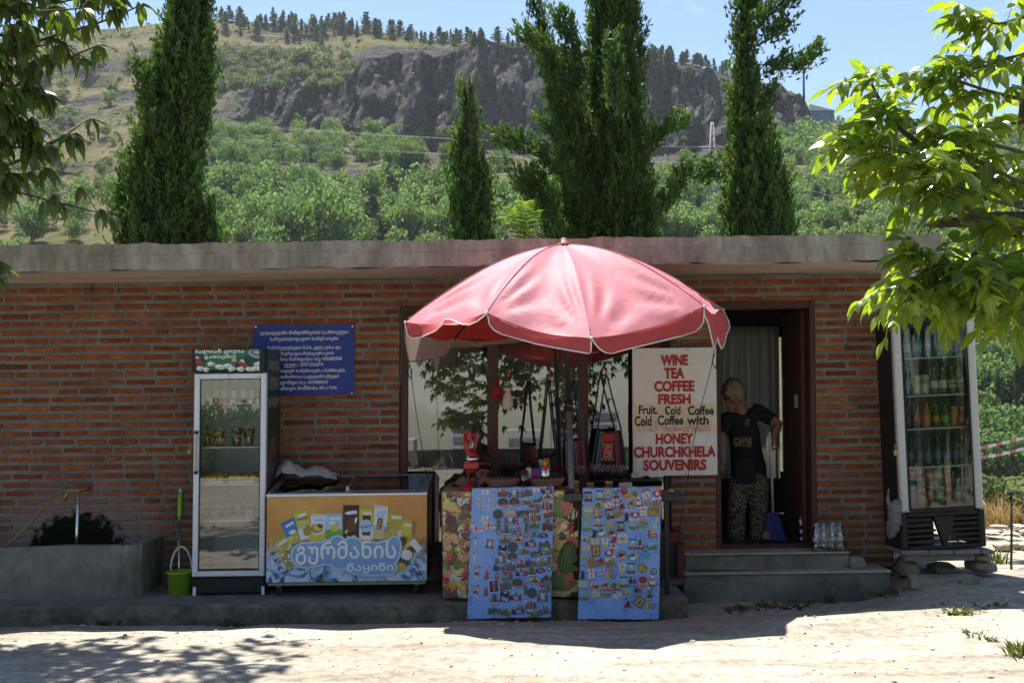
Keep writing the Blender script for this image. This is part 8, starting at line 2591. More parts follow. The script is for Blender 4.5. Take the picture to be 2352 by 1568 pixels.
 if k=='dragon':return[(el(.1,.0,.34,.34),RED,3),(el(-.2,.1,.26,.14),RUST,4),([(-.5,-.5),(.3,-.32),(.3,-.2),(-.45,-.3)],(.10,.26,.05),4),(el(.12,.34,.13,.14),(.10,.03,.03),4),(el(-.25,-.1,.22,.1),(.38,.16,.06),5)]
 if k=='couple':return[([(-.4,-.25),(-.05,-.25),(-.08,.25),(-.32,.25)],(.03,.03,.06),3),([(.0,-.25),(.36,-.25),(.28,.2),(.05,.2)],RED,3),(el(-.2,.36,.11,.12),(.46,.34,.26),4),(el(-.2,.43,.12,.08),DRK,4.4),(el(.16,.32,.11,.12),(.46,.34,.26),4),(el(.16,.39,.13,.09),RED,3.8),([(-.5,-.5),(.5,-.5),(.42,-.24),(-.46,-.22)],(.10,.32,.50),5)]
 if k=='box_flag':return[(rc(-.5,-.5,.5,.5),(.62,.62,.60),2),(rc(-.48,-.2,.48,.32),(.20,.42,.56),3),(rc(-.48,-.2,.48,.0),(.10,.14,.06),3.5),(rc(-.48,.34,.48,.5),(.26,.03,.06),4)]+[(rc(-.3+.1*i,-.42,-.24+.1*i,-.3),DRK,3)for i in range(7)]
 return[(rc(-.5,-.5,.5,.5),BRZ,3)]
NAMES={'skyline_red':"red and white city skyline magnet",'skyline_white':"white magnet with dark tower silhouettes",'skyline_sign':"dark skyline magnet with three white arrow signs",'skyline_grey':"grey pewter skyline magnet",'skyline_flag':"bronze skyline magnet under white flags",'skyline_cream':"cream coloured skyline magnet",'skyline_letters':"dark skyline magnet with bright coloured letters",'skyline_green':"greenish building magnet with two white flags",'skyline_TU':"skyline magnet with flag and big white letters",'vertical_TU':"upright dark magnet with white letters",'skyline_B':"skyline magnet with a big blue letter",'oval_flag':"oval magnet of towers on a flag",'oval_blue':"blue oval magnet with a white map",'dome':"dark domed arcade magnet with red ribbon",'disc':"round dark metal disc magnet",'heart_figures':"red heart magnet with bronze figures",'heart_ring':"heart shaped ring magnet over a plinth",'strip':"slanted red lettered strip magnet",'opener':"bronze bottle opener magnet",'pair':"bronze magnet of two embracing figures",'plaque_dark':"dark red scroll plaque magnet",'tag':"white price tag",'tag_orange':"orange price tag",'geo_small':"small white map magnet with red cross",'geo_big':"big white map magnet with red cross",'figure_white':"pale paper figure of a dancer in white",'stamp_blue':"blue stamp shaped magnet with pale figure",'stamp_dark':"dark stamp shaped magnet with red figure",'hat_figure':"paper figure in an orange hat",'red_figure':"paper figure in a red cloak",'box_group':"dark framed magnet with a row of people",'lighthouse':"upright blue magnet with white dove",'round_gold':"round golden rimmed town magnet",'round_gold2':"round golden magnet of clustered houses",'round_yellow':"round yellow and blue street magnet",'round_white':"white balloon shaped magnet with red cross",'heart_red':"red heart magnet over a white strip",'figure_blue':"magnet of a bearded man in blue",'hat_red':"magnet of a red hat over bread",'balloon':"white and red hot air balloon magnet",'figure_red':"magnet of a dark dancer on red",'flag_wave':"wavy flag magnet with brown medallion",'chef':"magnet of a cook in white over red",'wheel':"white and navy ship wheel magnet",'pumpkin':"orange magnet of twin round pictures",'scroll':"golden scroll magnet with a fortress",'scroll_blue':"pale scroll magnet with a church hill",'i_heart':"yellow letter and heart magnet",'figure_dark':"magnet of a man in a dark coat",'horn_white':"white and red horn shaped magnet",'map_gold':"brown and gold relief map magnet",'round_blue':"round blue sky church magnet",'round_green':"round sunset gorge magnet",'statue':"white leaning statue magnet",'church':"yellow church magnet on a red ribbon",'round_snow':"round blue and white snowy house magnet",'round_brown':"round brown magnet with a flag",'animals':"magnet of small pale animals",'shirt':"white and yellow shirt magnet",'shirt_purple':"lilac shirt magnet",'dress':"red and white dress magnet",'crest':"white square magnet with golden crest",'figure_orange':"magnet of a dark figure over orange",'flag_land':"wavy landscape magnet",'frame_brown':"brown picture frame magnet",'dolphin':"turquoise dolphin magnet",'jar':"brown clay jar magnet",'dragon':"red dragon magnet on green",'couple':"magnet of a dancing couple",'box_flag':"town postcard magnet"}
NAMES['plain']="magnet"
def zone(items,sx,sy,kx,ky):
 return[(sx+x/kx/1.0,sy+y/ky,k,w_/kx,h_/ky,rot)for(x,y,k,w_,h_,rot)in items]
L1=[(475,215,'tag',150,105,4),(350,360,'geo_small',190,100,0),(610,408,'geo_small',190,100,0),(355,513,'geo_small',190,100,0),(600,578,'geo_small',190,100,0),(465,820,'tag',150,100,0),(265,1050,'geo_big',340,230,0),(545,980,'geo_big',340,230,0),(240,1400,'figure_white',150,270,0),(575,1410,'stamp_blue',220,265,-5),(865,235,'skyline_red',215,165,0),(1130,240,'skyline_sign',250,190,0),(1420,225,'skyline_grey',270,180,10),(1655,165,'tag',150,100,0),(1900,160,'skyline_TU',240,170,0),(1920,325,'oval_flag',265,175,0),(880,455,'dome',250,215,0),(1145,445,'dome',250,210,0),(1430,425,'skyline_flag',235,150,0),(1690,390,'skyline_grey',210,125,5),(1600,590,'heart_figures',270,210,0),(1895,515,'skyline_white',275,190,-4),(765,730,'disc',235,230,0),(1065,675,'skyline_cream',240,155,0),(1330,680,'skyline_letters',265,190,10),(1930,715,'skyline_red',220,175,10),(1040,860,'skyline_sign',250,190,0),(1230,880,'strip',130,195,5),(1410,830,'heart_ring',170,165,0),(1630,790,'skyline_white',255,185,2),(1925,870,'heart_ring',190,150,0),(780,1030,'opener',120,340,0),(960,1100,'pair',210,240,0),(1150,1120,'heart_ring',180,170,0),(1300,1120,'strip',130,200,5),(1425,1100,'opener',110,330,0),(1610,965,'skyline_green',240,185,0),(1915,1030,'plaque_dark',250,175,-5),(1610,1170,'heart_ring',190,180,0),(1815,1215,'oval_blue',230,145,0),(935,1315,'skyline_green',245,170,0),(1235,1315,'oval_flag',265,180,0),(1520,1380,'skyline_TU',255,190,-3),(1845,1410,'skyline_letters',260,190,-2)]
L2=[(738,90,'vertical_TU',155,185,0),(935,35,'disc',200,200,0),(1150,100,'skyline_flag',205,140,0),(1390,130,'skyline_letters',220,170,8),(1620,110,'skyline_flag',205,140,2),(185,250,'figure_white',125,235,0),(695,270,'skyline_sign',215,165,2),(925,220,'dome',205,165,0),(1100,365,'skyline_red',175,140,0),(1285,350,'skyline_B',195,112,0),(1500,320,'skyline_flag',205,165,0),(1650,360,'opener',105,285,0),(660,440,'skyline_B',195,112,0),(888,410,'skyline_grey',220,165,-6),(1100,520,'skyline_TU',215,145,0),(1300,510,'pair',180,200,0),(1475,485,'oval_blue',205,125,0),(230,530,'hat_figure',150,245,0),(425,570,'red_figure',120,225,-3),(828,590,'heart_figures',215,180,0),(655,640,'strip',150,160,-14),(1365,695,'oval_flag',230,160,0),(1600,650,'skyline_letters',220,165,0),(565,800,'stamp_dark',190,230,5),(790,780,'skyline_grey',225,175,8),(1025,740,'dome',215,190,0),(1185,840,'opener',85,255,180),(1565,830,'heart_figures',220,170,0),(1310,930,'disc',200,200,0),(200,890,'hat_figure',150,245,0),(408,890,'red_figure',120,235,0),(575,1050,'pair',185,205,0),(775,1000,'vertical_TU',160,195,-2),(985,990,'skyline_TU',225,155,-2),(1515,1010,'skyline_sign',215,180,0),(1290,1150,'skyline_white',220,155,0),(568,1255,'skyline_letters',220,165,0),(800,1290,'skyline_green',215,165,-16),(1040,1255,'skyline_TU',240,165,8),(1325,1325,'skyline_flag',215,165,6),(1545,1265,'skyline_grey',230,165,10)]
R1=[(305,320,'box_group',165,225,0),(575,290,'lighthouse',162,220,0),(765,235,'round_gold',195,205,0),(950,240,'figure_blue',160,225,0),(1150,240,'hat_red',210,230,0),(1385,235,'round_yellow',235,235,0),(1650,260,'round_white',205,220,0),(1885,285,'heart_red',225,205,4),(1935,145,'tag_orange',110,78,0),(540,500,'round_yellow',230,230,0),(760,490,'round_white',195,215,0),(940,490,'balloon',170,235,-5),(1085,500,'figure_red',175,235,0),(1295,485,'flag_wave',155,215,0),(1475,440,'chef',205,225,0),(1675,460,'wheel',205,205,0),(1890,490,'pumpkin',235,175,0),(310,620,'scroll',225,175,-4),(590,695,'i_heart',235,205,0),(812,720,'box_group',175,225,8),(1015,722,'pumpkin',230,180,10),(1190,750,'figure_dark',145,275,0),(1370,775,'heart_red',240,190,0),(1585,672,'horn_white',215,235,0),(1825,680,'map_gold',255,195,-5),(295,805,'scroll_blue',225,180,-3),(535,900,'lighthouse',165,220,0),(803,940,'scroll_blue',225,175,0),(1060,1012,'box_group',165,225,0),(1350,990,'round_blue',230,232,0),(1590,955,'round_green',220,230,0),(1860,920,'statue',150,265,-6),(280,1025,'round_blue',230,235,0),(445,1140,'figure_dark',140,265,0),(620,1132,'round_snow',245,245,0),(860,1160,'round_brown',230,230,0),(1805,1150,'church',205,225,0),(262,1290,'animals',210,205,0),(465,1360,'scroll',230,175,0),(700,1365,'shirt',205,200,-3),(893,1400,'dress',205,245,0),(1103,1295,'crest',200,200,-2),(1340,1420,'lighthouse',172,230,-3),(1530,1430,'figure_orange',185,215,0),(1785,1460,'flag_land',225,190,0)]
R2=[(210,55,'scroll',195,120,0),(410,112,'frame_brown',165,205,0),(195,210,'round_gold',172,178,0),(660,180,'heart_red',200,195,22),(915,190,'round_brown',200,200,0),(1140,212,'round_snow',208,208,0),(1372,178,'dolphin',185,175,0),(322,340,'jar',160,200,0),(490,328,'dragon',175,180,0),(685,365,'pumpkin',205,155,0),(925,430,'shirt',165,190,0),(1095,442,'lighthouse',145,195,-2),(1320,442,'round_gold2',188,190,0),(1540,510,'wheel',215,215,0),(145,540,'figure_dark',115,240,0),(320,562,'horn_white',195,205,0),(520,525,'shirt_purple',155,180,0),(718,565,'i_heart',200,185,0),(157,760,'scroll',200,150,-3),(390,815,'flag_wave',185,135,-12),(590,780,'flag_wave',165,145,-8),(765,770,'round_yellow',200,205,0),(955,712,'lighthouse',148,195,0),(1135,702,'couple',200,180,0),(1340,710,'hat_red',190,195,0),(1520,700,'chef',200,205,-4),(165,990,'round_blue',205,210,0),(403,955,'scroll',195,150,0),(622,945,'box_flag',202,160,0),(830,960,'round_white',180,200,0),(1032,905,'round_gold',180,185,0),(1235,880,'couple',195,180,0),(1457,918,'figure_blue',150,195,0),(1030,1112,'figure_red',160,210,0),(1265,1105,'frame_brown',185,200,-36),(1488,1160,'i_heart',205,190,0)]
mags=[(1860+x/5.808,1930+y/5.808,k,w_/5.808,h_/5.808,a,0)for x,y,k,w_,h_,a in L1]+[(1860+x/4.9,2180+y/4.9,k,w_/4.9,h_/4.9,a,0)for x,y,k,w_,h_,a in L2]
mags+=[(2300+x/5.808,1930+y/5.808,k,w_/5.808,h_/5.808,a,1)for x,y,k,w_,h_,a in R1]+[(2300+x/4.9,2180+y/4.9,k,w_/4.9,h_/4.9,a,1)for x,y,k,w_,h_,a in R2]
ORD=("first","second","third","fourth","fifth","sixth","seventh","eighth","ninth")
cnt={}
for m_ in mags:cnt[(m_[2],m_[6])]=cnt.get((m_[2],m_[6]),0)+1
seen={}
enamel=mat("enamelled_relief",attr=True,rough=.38,var=.12,scale=40,spec=.4,bump=.25,bscale=160)
for i,(sx,sy,k,w_,h_,a,bd)in enumerate(sorted(mags,key=lambda m:(m[6],round(m[1]/14),m[0]))):
 px,py=sx/1.74150,sy/1.74150
 Yb=boardY(py)
 c=S(px,py,Yb)
 wm,hm=1.02*w_/1.7415/F*Yb,1.02*h_/1.7415/F*Yb
 upv=Vector((0,.18,1.055)).normalized();nrm=Vector((0,-1.055,.18)).normalized()
 t=R(a)
 mb=MB()
 rr=random.Random(i)
 thin=k in('tag','tag_orange','figure_white','hat_figure','red_figure','geo_small')
 lvl=sorted(design(k,rr),key=lambda q:q[2])
 for q,(pts,col,d)in enumerate(lvl):
  def to3(u,v,dd):
   x,z=u*wm,v*hm
   x,z=x*math.cos(t)-z*math.sin(t),x*math.sin(t)+z*math.cos(t)
   return c+Vector((x,0,0))+upv*z+nrm*dd
  mb.prism(pts,to3,(.0007 if thin else.0020)*d+.0008+.00006*q,col)
 n=cnt[(k,bd)]
 s=seen[(k,bd)]=seen.get((k,bd),0)+1
 lab=NAMES[k]
 where="on left blue board" if bd==0 else "on right blue board"
 lab="%s %s"%(lab,where)if n==1 else "%s %s, %s such from top"%(lab,where,ORD[s-1])
 o=single(mb,"price_tag" if k.startswith('tag')else "fridge_magnet",enamel,W(*c),lab,"price tag" if k.startswith('tag')else "magnet","magnets on the %s blue board"%("left" if bd==0 else "right"))
 if k=='tag':
  org=W(*c)
  tx=("5","8","10")[s-1]if n==3 else "5"
  lettering(tx,.02,Matrix.Translation(c+nrm*.0035),mat("red_pen",(.4,.06,.02)),o,offset=.0006,height=hm*.5)
 elif k=='skyline_TU' or k=='vertical_TU':
  q=c+nrm*.0125+upv*(-hm*.26)+Vector((wm*.02,0,0))
  lettering("TU",.02,Matrix.Translation(q)@Matrix.Rotation(-t,4,'Y'),lett_w,o,offset=.0012,height=hm*.36)
 elif k=='dome' or k=='skyline_sign':
  q=c+nrm*.0145+upv*(-hm*(.33 if k=='dome' else.43))+Vector((wm*(.2 if k=='dome' else 0),0,0))
  lettering("BATUMI",.01,Matrix.Translation(q)@Matrix.Rotation(-t,4,'Y'),lett_w,o,offset=.0003,width=wm*.5)
 elif k=='box_flag':
  q=c+nrm*.010+upv*(-hm*.36)
  lettering("GEORGIA",.01,Matrix.Translation(q),ink,o,offset=.0004,width=wm*.6)
# ---- people
def remeshed(mb,name,voxel,m,parent,smooth_n=4,fac=.5):
 org=parent_origin(parent)
 me=mb.mesh(name,org)
 o=bpy.data.objects.new(name,me);COL.objects.link(o)
 md=o.modifiers.new("r",'REMESH');md.mode='VOXEL';md.voxel_size=voxel;md.use_smooth_shade=True
 if smooth_n:
  ms=o.modifiers.new("s",'SMOOTH');ms.factor=fac;ms.iterations=smooth_n
 dg=bpy.context.evaluated_depsgraph_get()
 me2=bpy.data.meshes.new_from_object(o.evaluated_get(dg))
 o.modifiers.clear()
 o.data=me2
 me2.name=name
 me2.materials.clear()
 me2.materials.append(m)
 o.parent=parent
 return o
skin_m=mat("sunned_skin",(.26,.125,.08),rough=.6,var=.06,scale=8,spec=.3)
def head_shape(mb,c,Rm,s=1.0):
 """head about its centre: x right of the person, y forward, z up"""
 def P(x,y,z):return c+Rm@(Vector((x,y,z))*s)
 def B(x,y,z,r,sx=1,sy=1,sz=1,n=14):
  prof=MB(shear=False);prof.ball((0,0,0),r,n,9,s=(sx,sy,sz))
  mb.add([P(x+v.x,y+v.y,z+v.z)for v in prof.v],prof.f)
 B(0,-.012,.028,.088,.86,1.05,.95)
 B(0,.022,-.035,.068,.86,.95,1.15)
 B(0,.062,-.088,.026,1.2,1,.8)
 for sx in(-1,1):
  B(sx*.040,.058,-.030,.026,1,.8,.9)
  B(sx*.078,-.005,-.012,.022,.35,.8,1.25)
  B(sx*.030,.074,.022,.017,1.5,.6,.6)
 mb.tube([P(0,.086,.016),P(0,.103,-.016),P(0,.116,-.034),P(0,.092,-.046)],[.009*s,.011*s,.0145*s,.010*s],8)
 B(0,.088,-.062,.017,1.4,.7,.42);B(0,.086,-.073,.016,1.2,.7,.5)
 return P
def face_parts(P,s,parent):
 im=mat("eye_dark",(.02,.015,.012),rough=.2)
 for sx in(-1,1):
  mb=MB();mb.ball(P(sx*.031,.078,.001),.0108*s,8,6);e=mb.build("eyelid",skin_m,parent)
  mb=MB();mb.tube([P(sx*.020,.0875,-.004),P(sx*.031,.0895,-.0065),P(sx*.042,.0835,-.004)],[.0012*s,.0022*s,.0012*s],5);mb.build("eyelash",im,e)
  mb=MB();mb.tube([P(sx*.014,.091,.022),P(sx*.034,.090,.027),P(sx*.050,.078,.021)],[.003*s,.0035*s,.002*s],5);mb.build("eyebrow",mat("brow_hair",(.05,.03,.02),rough=.8),parent)
 mb=MB();mb.tube([P(-.022,.094,-.066),P(0,.103,-.065),P(.022,.094,-.066)],[.002*s,.0045*s,.002*s],6);mb.build("lips",mat("lip",(.30,.10,.08),rough=.5),parent)
def hand_shape(mb,wrist,d,up,s=1.0,curl=.8):
 """palm, four unequal bent fingers and a thumb from the side of the palm"""
 d=d.normalized();side=d.cross(up).normalized();n=side.cross(d).normalized()
 pc=wrist+d*.045*s
 mb.tube([wrist-d*.02,wrist+d*.012*s,wrist+d*.05*s,wrist+d*.085*s],[.024*s,.026*s,.036*s,.033*s],10,flat=.5,ref=side)
 for i,(o,L)in enumerate(((-.028,.066),(-.0095,.075),(.0095,.070),(.027,.054))):
  q=wrist+d*.080*s+side*o*s
  pts=[q-d*.02*s,q]
  a=.25
  for k,seg in enumerate((.45,.32,.23)):
   dd=d*math.cos(a)-n*math.sin(a)
   pts.append(pts[-1]+dd*L*seg*s);a+=curl*(.75 if k==0 else.9)
  mb.tube(pts,[.0095*s,.0095*s,.009*s,.0085*s,.0072*s],7)
 q=wrist+d*.022*s-side*.026*s
 mb.tube([q,q-side*.022*s+d*.024*s-n*.01*s,q-side*.022*s+d*.050*s-n*.03*s,q-side*.010*s+d*.066*s-n*.042*s],[.013*s,.0125*s,.0105*s,.0085*s],7)
# ---- woman sweeping in the doorway
YD=10.98
def wd(px,py,dy=.0):return S(px,py,YD+dy)
woman=empty("person",W(wd(1710,1250).x,YD,-1.44),"woman with blonde bobbed hair in black shirt and speckled trousers sweeping in the doorway","person")
hc=wd(1684,905,-.02)
fwd=Vector((-.62,-.42,-.66)).normalized()
upv=(Vector((0,0,1))-fwd*fwd.z);upv.normalize()
upv=(upv+Vector((-.10,0,0))).normalized()
rgt=fwd.cross(upv).normalized();upv=rgt.cross(fwd)
Rh=Matrix((rgt,fwd,upv)).transposed()
mb=MB()
PH=head_shape(mb,hc,Rh,1.12)
neck0=hc+Rh@Vector((0,-.02,-.06));neck1=wd(1704,950,.05)
mb.tube([neck0,neck0.lerp(neck1,.5),neck1,wd(1708,985,.05)],[.056,.054,.062,.08],12)
shL,shR=wd(1664,962,.02),wd(1744,945,.06)
el_L,wr_L=wd(1655,1010,-.10),wd(1650,1062,-.20)
elR,wrR=wd(1789,974,-.02),wd(1776,1004,-.14)
mb.tube([shL,shL.lerp(el_L,.5),el_L,el_L.lerp(wr_L,.4),wr_L],[.054,.047,.040,.038,.027],12)
mb.tube([shR,shR.lerp(elR,.55),elR,elR.lerp(wrR,.4),wrR],[.056,.048,.043,.042,.029],12)
hand_shape(mb,wr_L,(wr_L-el_L),Vector((0,-1,.2)),.95,.5)
hand_shape(mb,wrR,(Vector((-.25,-.35,-.9))),Vector((-.9,.3,0)),1.0,1.0)
hipc=wd(1720,1090,.10)
mb.tube([shL,wd(1704,956,.06),shR],[.054,.062,.056],12)
mb.tube([neck1+Vector((0,0,.01)),wd(1708,985,.07),wd(1714,1040,.10),hipc],[.07,.125,.135,.15],14,flat=.75)
for a,b_,c_,r_ in((wd(1698,1105,.09),wd(1692,1175,.02),wd(1690,1240,.05),1),(wd(1742,1100,.10),wd(1740,1172,.04),wd(1738,1240,.06),1)):
 mb.tube([a,a.lerp(b_,.5),b_,b_.lerp(c_,.35),c_],[.085,.078,.058,.055,.038],12)
 mb.tube([c_+Vector((0,.03,-.015)),c_+Vector((-.01,-.05,-.03)),c_+Vector((-.02,-.13,-.035))],[.032,.036,.022],10,flat=.7)
remeshed(mb,"body",.0075,skin_m,woman,3)
face_parts(PH,1.12,woman)
# shirt
mb=MB()
mb.tube([wd(1703,955,.05),wd(1706,962,.05),wd(1708,990,.06),wd(1714,1040,.09),wd(1719,1075,.10),wd(1720,1092,.10)],[.075,.115,.152,.158,.172,.178],18,flat=.72)
mb.tube([shL+Vector((.05,0,.005)),shL,shL.lerp(el_L,.45),shL.lerp(el_L,.72)],[.075,.070,.066,.068],14)
mb.tube([shR+Vector((-.06,0,.01)),shR,shR.lerp(elR,.42),shR.lerp(elR,.68)],[.078,.072,.068,.070],14)
blk=mat("black_jersey",(.012,.012,.014),rough=.9,var=.15,scale=10)
mb.tube([shL,wd(1704,966,.05),shR],[.074,.085,.076],14)
shirt=remeshed(mb,"shirt",.010,blk,woman,5)
# printed patches on the shirt front
mb=MB()
for(x0,y0,x1,y1,c,k)in((1686,1004,1727,1026,(.20,.17,.09),0),(1712,962,1722,980,(.22,.22,.21),1)):
 n,m_=10,6
 for i in range(n):
  for j in range(m_):
   if rng.random()<(.75 if k==0 else.55):
    a=wd(x0+(x1-x0)*i/n,y0+(y1-y0)*j/m_,-.085);b=wd(x0+(x1-x0)*(i+.9)/n,y0+(y1-y0)*(j+.8)/m_,-.085)
    s_=tuple(v*rng.uniform(.5,1.2)for v in c)
    mb.box(min(a.x,b.x),max(a.x,b.x),a.y+.02*abs(i/n-.4),a.y+.02*abs(i/n-.4)+.02,min(a.z,b.z),max(a.z,b.z),s_)
mb.build("shirt_print",cloth_m,shirt)
# trousers with a small speckled print
def speck():
 m=bpy.data.materials.new("speckled_cotton");m.use_nodes=True
 nt=m.node_tree;L=nt.links;bs=nt.nodes['Principled BSDF'];bs.inputs['Roughness'].default_value=.9
 geo=_n(nt,'ShaderNodeNewGeometry');vo=_n(nt,'ShaderNodeTexVoronoi',Scale=120.0);L.new(geo.outputs['Position'],vo.inputs['Vector'])
 rp=_n(nt,'ShaderNodeValToRGB');rp.color_ramp.interpolation='CONSTANT'
 e=rp.color_ramp.elements;e[0].position=0;e[0].color=(.015,.014,.013,1);e[1].position=.45;e[1].color=(.25,.22,.16,1)
 x=e.new(.72);x.color=(.17,.10,.035,1);x=e.new(.85);x.color=(.02,.02,.02,1)
 s=_n(nt,'ShaderNodeSeparateColor');L.new(vo.outputs['Color'],s.inputs[0]);L.new(s.outputs[0],rp.inputs['Fac']);L.new(rp.outputs['Color'],bs.inputs['Base Color'])
 return m
mb=MB()
mb.tube([wd(1720,1060,.10),wd(1720,1090,.10),wd(1720,1115,.10)],[.150,.172,.165],16,flat=.75)
for a,b_,c_ in((wd(1697,1105,.09),wd(1692,1175,.03),wd(1691,1246,.05)),(wd(1743,1100,.10),wd(1743,1172,.05),wd(1740,1246,.06))):
 mb.tube([a,a.lerp(b_,.5),b_,b_.lerp(c_,.5),c_],[.105,.100,.090,.084,.086],16)
remeshed(mb,"trousers",.011,speck(),woman,4)
mb=MB()
ap=[[wd(1688+46*u+3*v,1052+58*v,-.13+.05*abs(u-.5))for u in np.linspace(0,1,9)]for v in np.linspace(0,1,7)]
mb.sheet(ap);mb.sheet([[p+Vector((0,.012,0))for p in r_[::-1]]for r_ in ap])
mb.build("apron",blk,woman)
# hair: a sleek bob
mb=MB()
def hb(x,y,z,r,sx=1,sy=1,sz=1):
 t=MB(shear=False);t.ball((0,0,0),r,16,10,s=(sx,sy,sz));mb.add([PH(x+v.x,y+v.y,z+v.z)for v in t.v],t.f)
hb(0,-.030,.040,.100,.92,1.02,.92);hb(0,-.055,-.02,.085,1.0,.75,1.05)
for sx in(-1,1):
 hb(sx*.066,-.018,-.012,.045,.55,1.2,1.5)
hb(.02,.058,.070,.045,1.4,.6,.6)
def hair_mat(name,c1,c2):
 return mat(name,c1,rough=.45,var=.35,scale=14,col2=c2,stretch=(1,1,.25),bump=.4,bscale=60,spec=.4)
remeshed(mb,"hair",.009,hair_mat("blonde_hair",(.26,.19,.10),(.10,.07,.04)),woman,3)
# dustpan on a stick, held in her hand
dp=empty("dustpan",W(wd(1776,1240).x,YD,-1.44),"dark blue dustpan on a long pale stick held by the sweeping woman","dustpan")
mb=MB();mb.tube([wd(1768,992,-.19),wd(1772,1060,-.16),wd(1775.5,1178,-.08)],.0125,10);mb.build("stick",mat("pale_broomstick",(.50,.50,.47),rough=.5),dp)
bl=mat("navy_plastic",(.015,.02,.16),rough=.4)
mb=MB()
A=[wd(1765,1176,-.05),wd(1786,1176,-.05),wd(1806,1240,-.16),wd(1750,1240,-.16)]
mb.add(A+[p+Vector((0,.05,0))for p in A],[(0,3,2,1),(4,5,6,7),(0,1,5,4),(1,2,6,5),(2,3,7,6),(3,0,4,7)])
mb.build("pan",bl,dp)
mb=MB();q=wd(1763,1232,-.19);mb.bevbox(q.x-.05,q.x+.02,q.y-.02,q.y+.03,q.z-.02,q.z+.04,.014,(.30,.17,.06),jit=.006)
single(mb,"sponge",cloth_m,W(q.x,q.y,q.z-.02),"crumpled ochre cloth on the floor before the blue dustpan","cloth")
# ---- seated stallholder bent over behind the table
YV=9.98
def vd(px,py,dy=.0):return S(px,py,YV+dy)
vend=empty("person",W(vd(1070,1200).x,YV,-1.7),"dark haired seated woman bent over behind the citrus press in a flowered top","person")
hc=vd(1101,1080,-.10)
fwd=Vector((.50,-.78,-.36)).normalized()
upv=(Vector((0,0,1))-fwd*fwd.z).normalized();upv=(upv+Vector((.22,0,0))).normalized()
rgt=fwd.cross(upv).normalized();upv=rgt.cross(fwd)
Rh=Matrix((rgt,fwd,upv)).transposed()
mb=MB()
PV=head_shape(mb,hc,Rh,1.16)
nk=vd(1066,1108,.06)
mb.tube([hc+Rh@Vector((0,-.02,-.05)),(hc+nk)/2+Vector((0,.02,-.02)),nk,vd(1062,1140,.08)],[.06,.056,.07,.1],12)
sL,sR=vd(1028,1128,.08),vd(1112,1142,.06)
mb.tube([sL,nk+Vector((0,.02,-.03)),sR],[.06,.07,.06],12)
hipv=vd(1062,1262,.12)
mb.tube([nk,vd(1062,1140,.08),vd(1062,1195,.10),hipv],[.08,.145,.145,.165],14,flat=.72)
for a,e,w_ in((sL,vd(1020,1205,-.02),vd(1068,1228,-.16)),(sR,vd(1128,1210,-.02),vd(1096,1236,-.17))):
 mb.tube([a,a.lerp(e,.5),e,e.lerp(w_,.4),w_],[.060,.050,.043,.040,.028],12)
 hand_shape(mb,w_,w_-e,Vector((0,0,1)),1.0,.7)
for sx,kx in((1035,1030),(1092,1098)):
 a,k_,f_=vd(sx,1268,.10),vd(kx,1272,-.30),vd(kx,1362,-.25)
 mb.tube([a,a.lerp(k_,.5),k_,k_.lerp(f_,.4),f_],[.10,.085,.065,.058,.038],12)
 mb.tube([f_+Vector((0,.03,0)),f_+Vector((0,-.06,-.01)),f_+Vector((0,-.14,-.015))],[.034,.036,.022],10,flat=.7)
remeshed(mb,"body",.0085,skin_m,vend,3)
face_parts(PV,1.16,vend)
mb=MB()
mb.tube([nk+Vector((0,.02,-.02)),vd(1062,1128,.08),vd(1062,1150,.09),vd(1062,1200,.11),vd(1062,1262,.12)],[.085,.15,.172,.172,.188],18,flat=.74)
mb.tube([sL+Vector((.07,0,.02)),sL,sL.lerp(vd(1020,1205,-.02),.6)],[.085,.078,.070],14)
mb.tube([sR+Vector((-.07,0,.02)),sR,sR.lerp(vd(1128,1210,-.02),.6)],[.085,.078,.070],14)
mb.tube([vd(1035,1270,.08),vd(1030,1272,-.28)],[.115,.078],14);mb.tube([vd(1092,1270,.08),vd(1098,1272,-.28)],[.115,.078],14)
def floral():
 m=bpy.data.materials.new("flowered_dark_cotton");m.use_nodes=True
 nt=m.node_tree;L=nt.links;bs=nt.nodes['Principled BSDF'];bs.inputs['Roughness'].default_value=.9
 geo=_n(nt,'ShaderNodeNewGeometry');vo=_n(nt,'ShaderNodeTexVoronoi',Scale=17.0);nz_=_n(nt,'ShaderNodeTexNoise',Scale=22.0,Detail=3.0)
 mxv=_n(nt,'ShaderNodeMixRGB',Fac=.12);L.new(geo.outputs['Position'],mxv.inputs['Color1']);L.new(nz_.outputs['Color'],mxv.inputs['Color2'])
 L.new(geo.outputs['Position'],nz_.inputs['Vector']);L.new(mxv.outputs['Color'],vo.inputs['Vector'])
 rp=_n(nt,'ShaderNodeValToRGB');rp.color_ramp.interpolation='CONSTANT'
 e=rp.color_ramp.elements;e[0].position=0;e[0].color=(.008,.009,.014,1);e[1].position=.55;e[1].color=(.10,.13,.02,1)
 x=e.new(.70);x.color=(.02,.06,.30,1);x=e.new(.86);x.color=(.008,.009,.014,1)
 s=_n(nt,'ShaderNodeSeparateColor');L.new(vo.outputs['Color'],s.inputs[0])
 L.new(s.outputs[0],rp.inputs['Fac']);L.new(rp.outputs['Color'],bs.inputs['Base Color'])
 return m
mb.tube([sL,nk+Vector((0,.02,-.06)),sR],[.078,.09,.078],14)
remeshed(mb,"dress",.011,floral(),vend,5)
mb=MB()
def hb2(x,y,z,r,sx=1,sy=1,sz=1):
 t=MB(shear=False);t.ball((0,0,0),r,16,10,s=(sx,sy,sz));mb.add([PV(x+v.x,y+v.y,z+v.z)for v in t.v],t.f)
hb2(0,-.030,.050,.108,.95,1.0,.92);hb2(0,-.07,-.015,.088,1.0,.8,1.1)
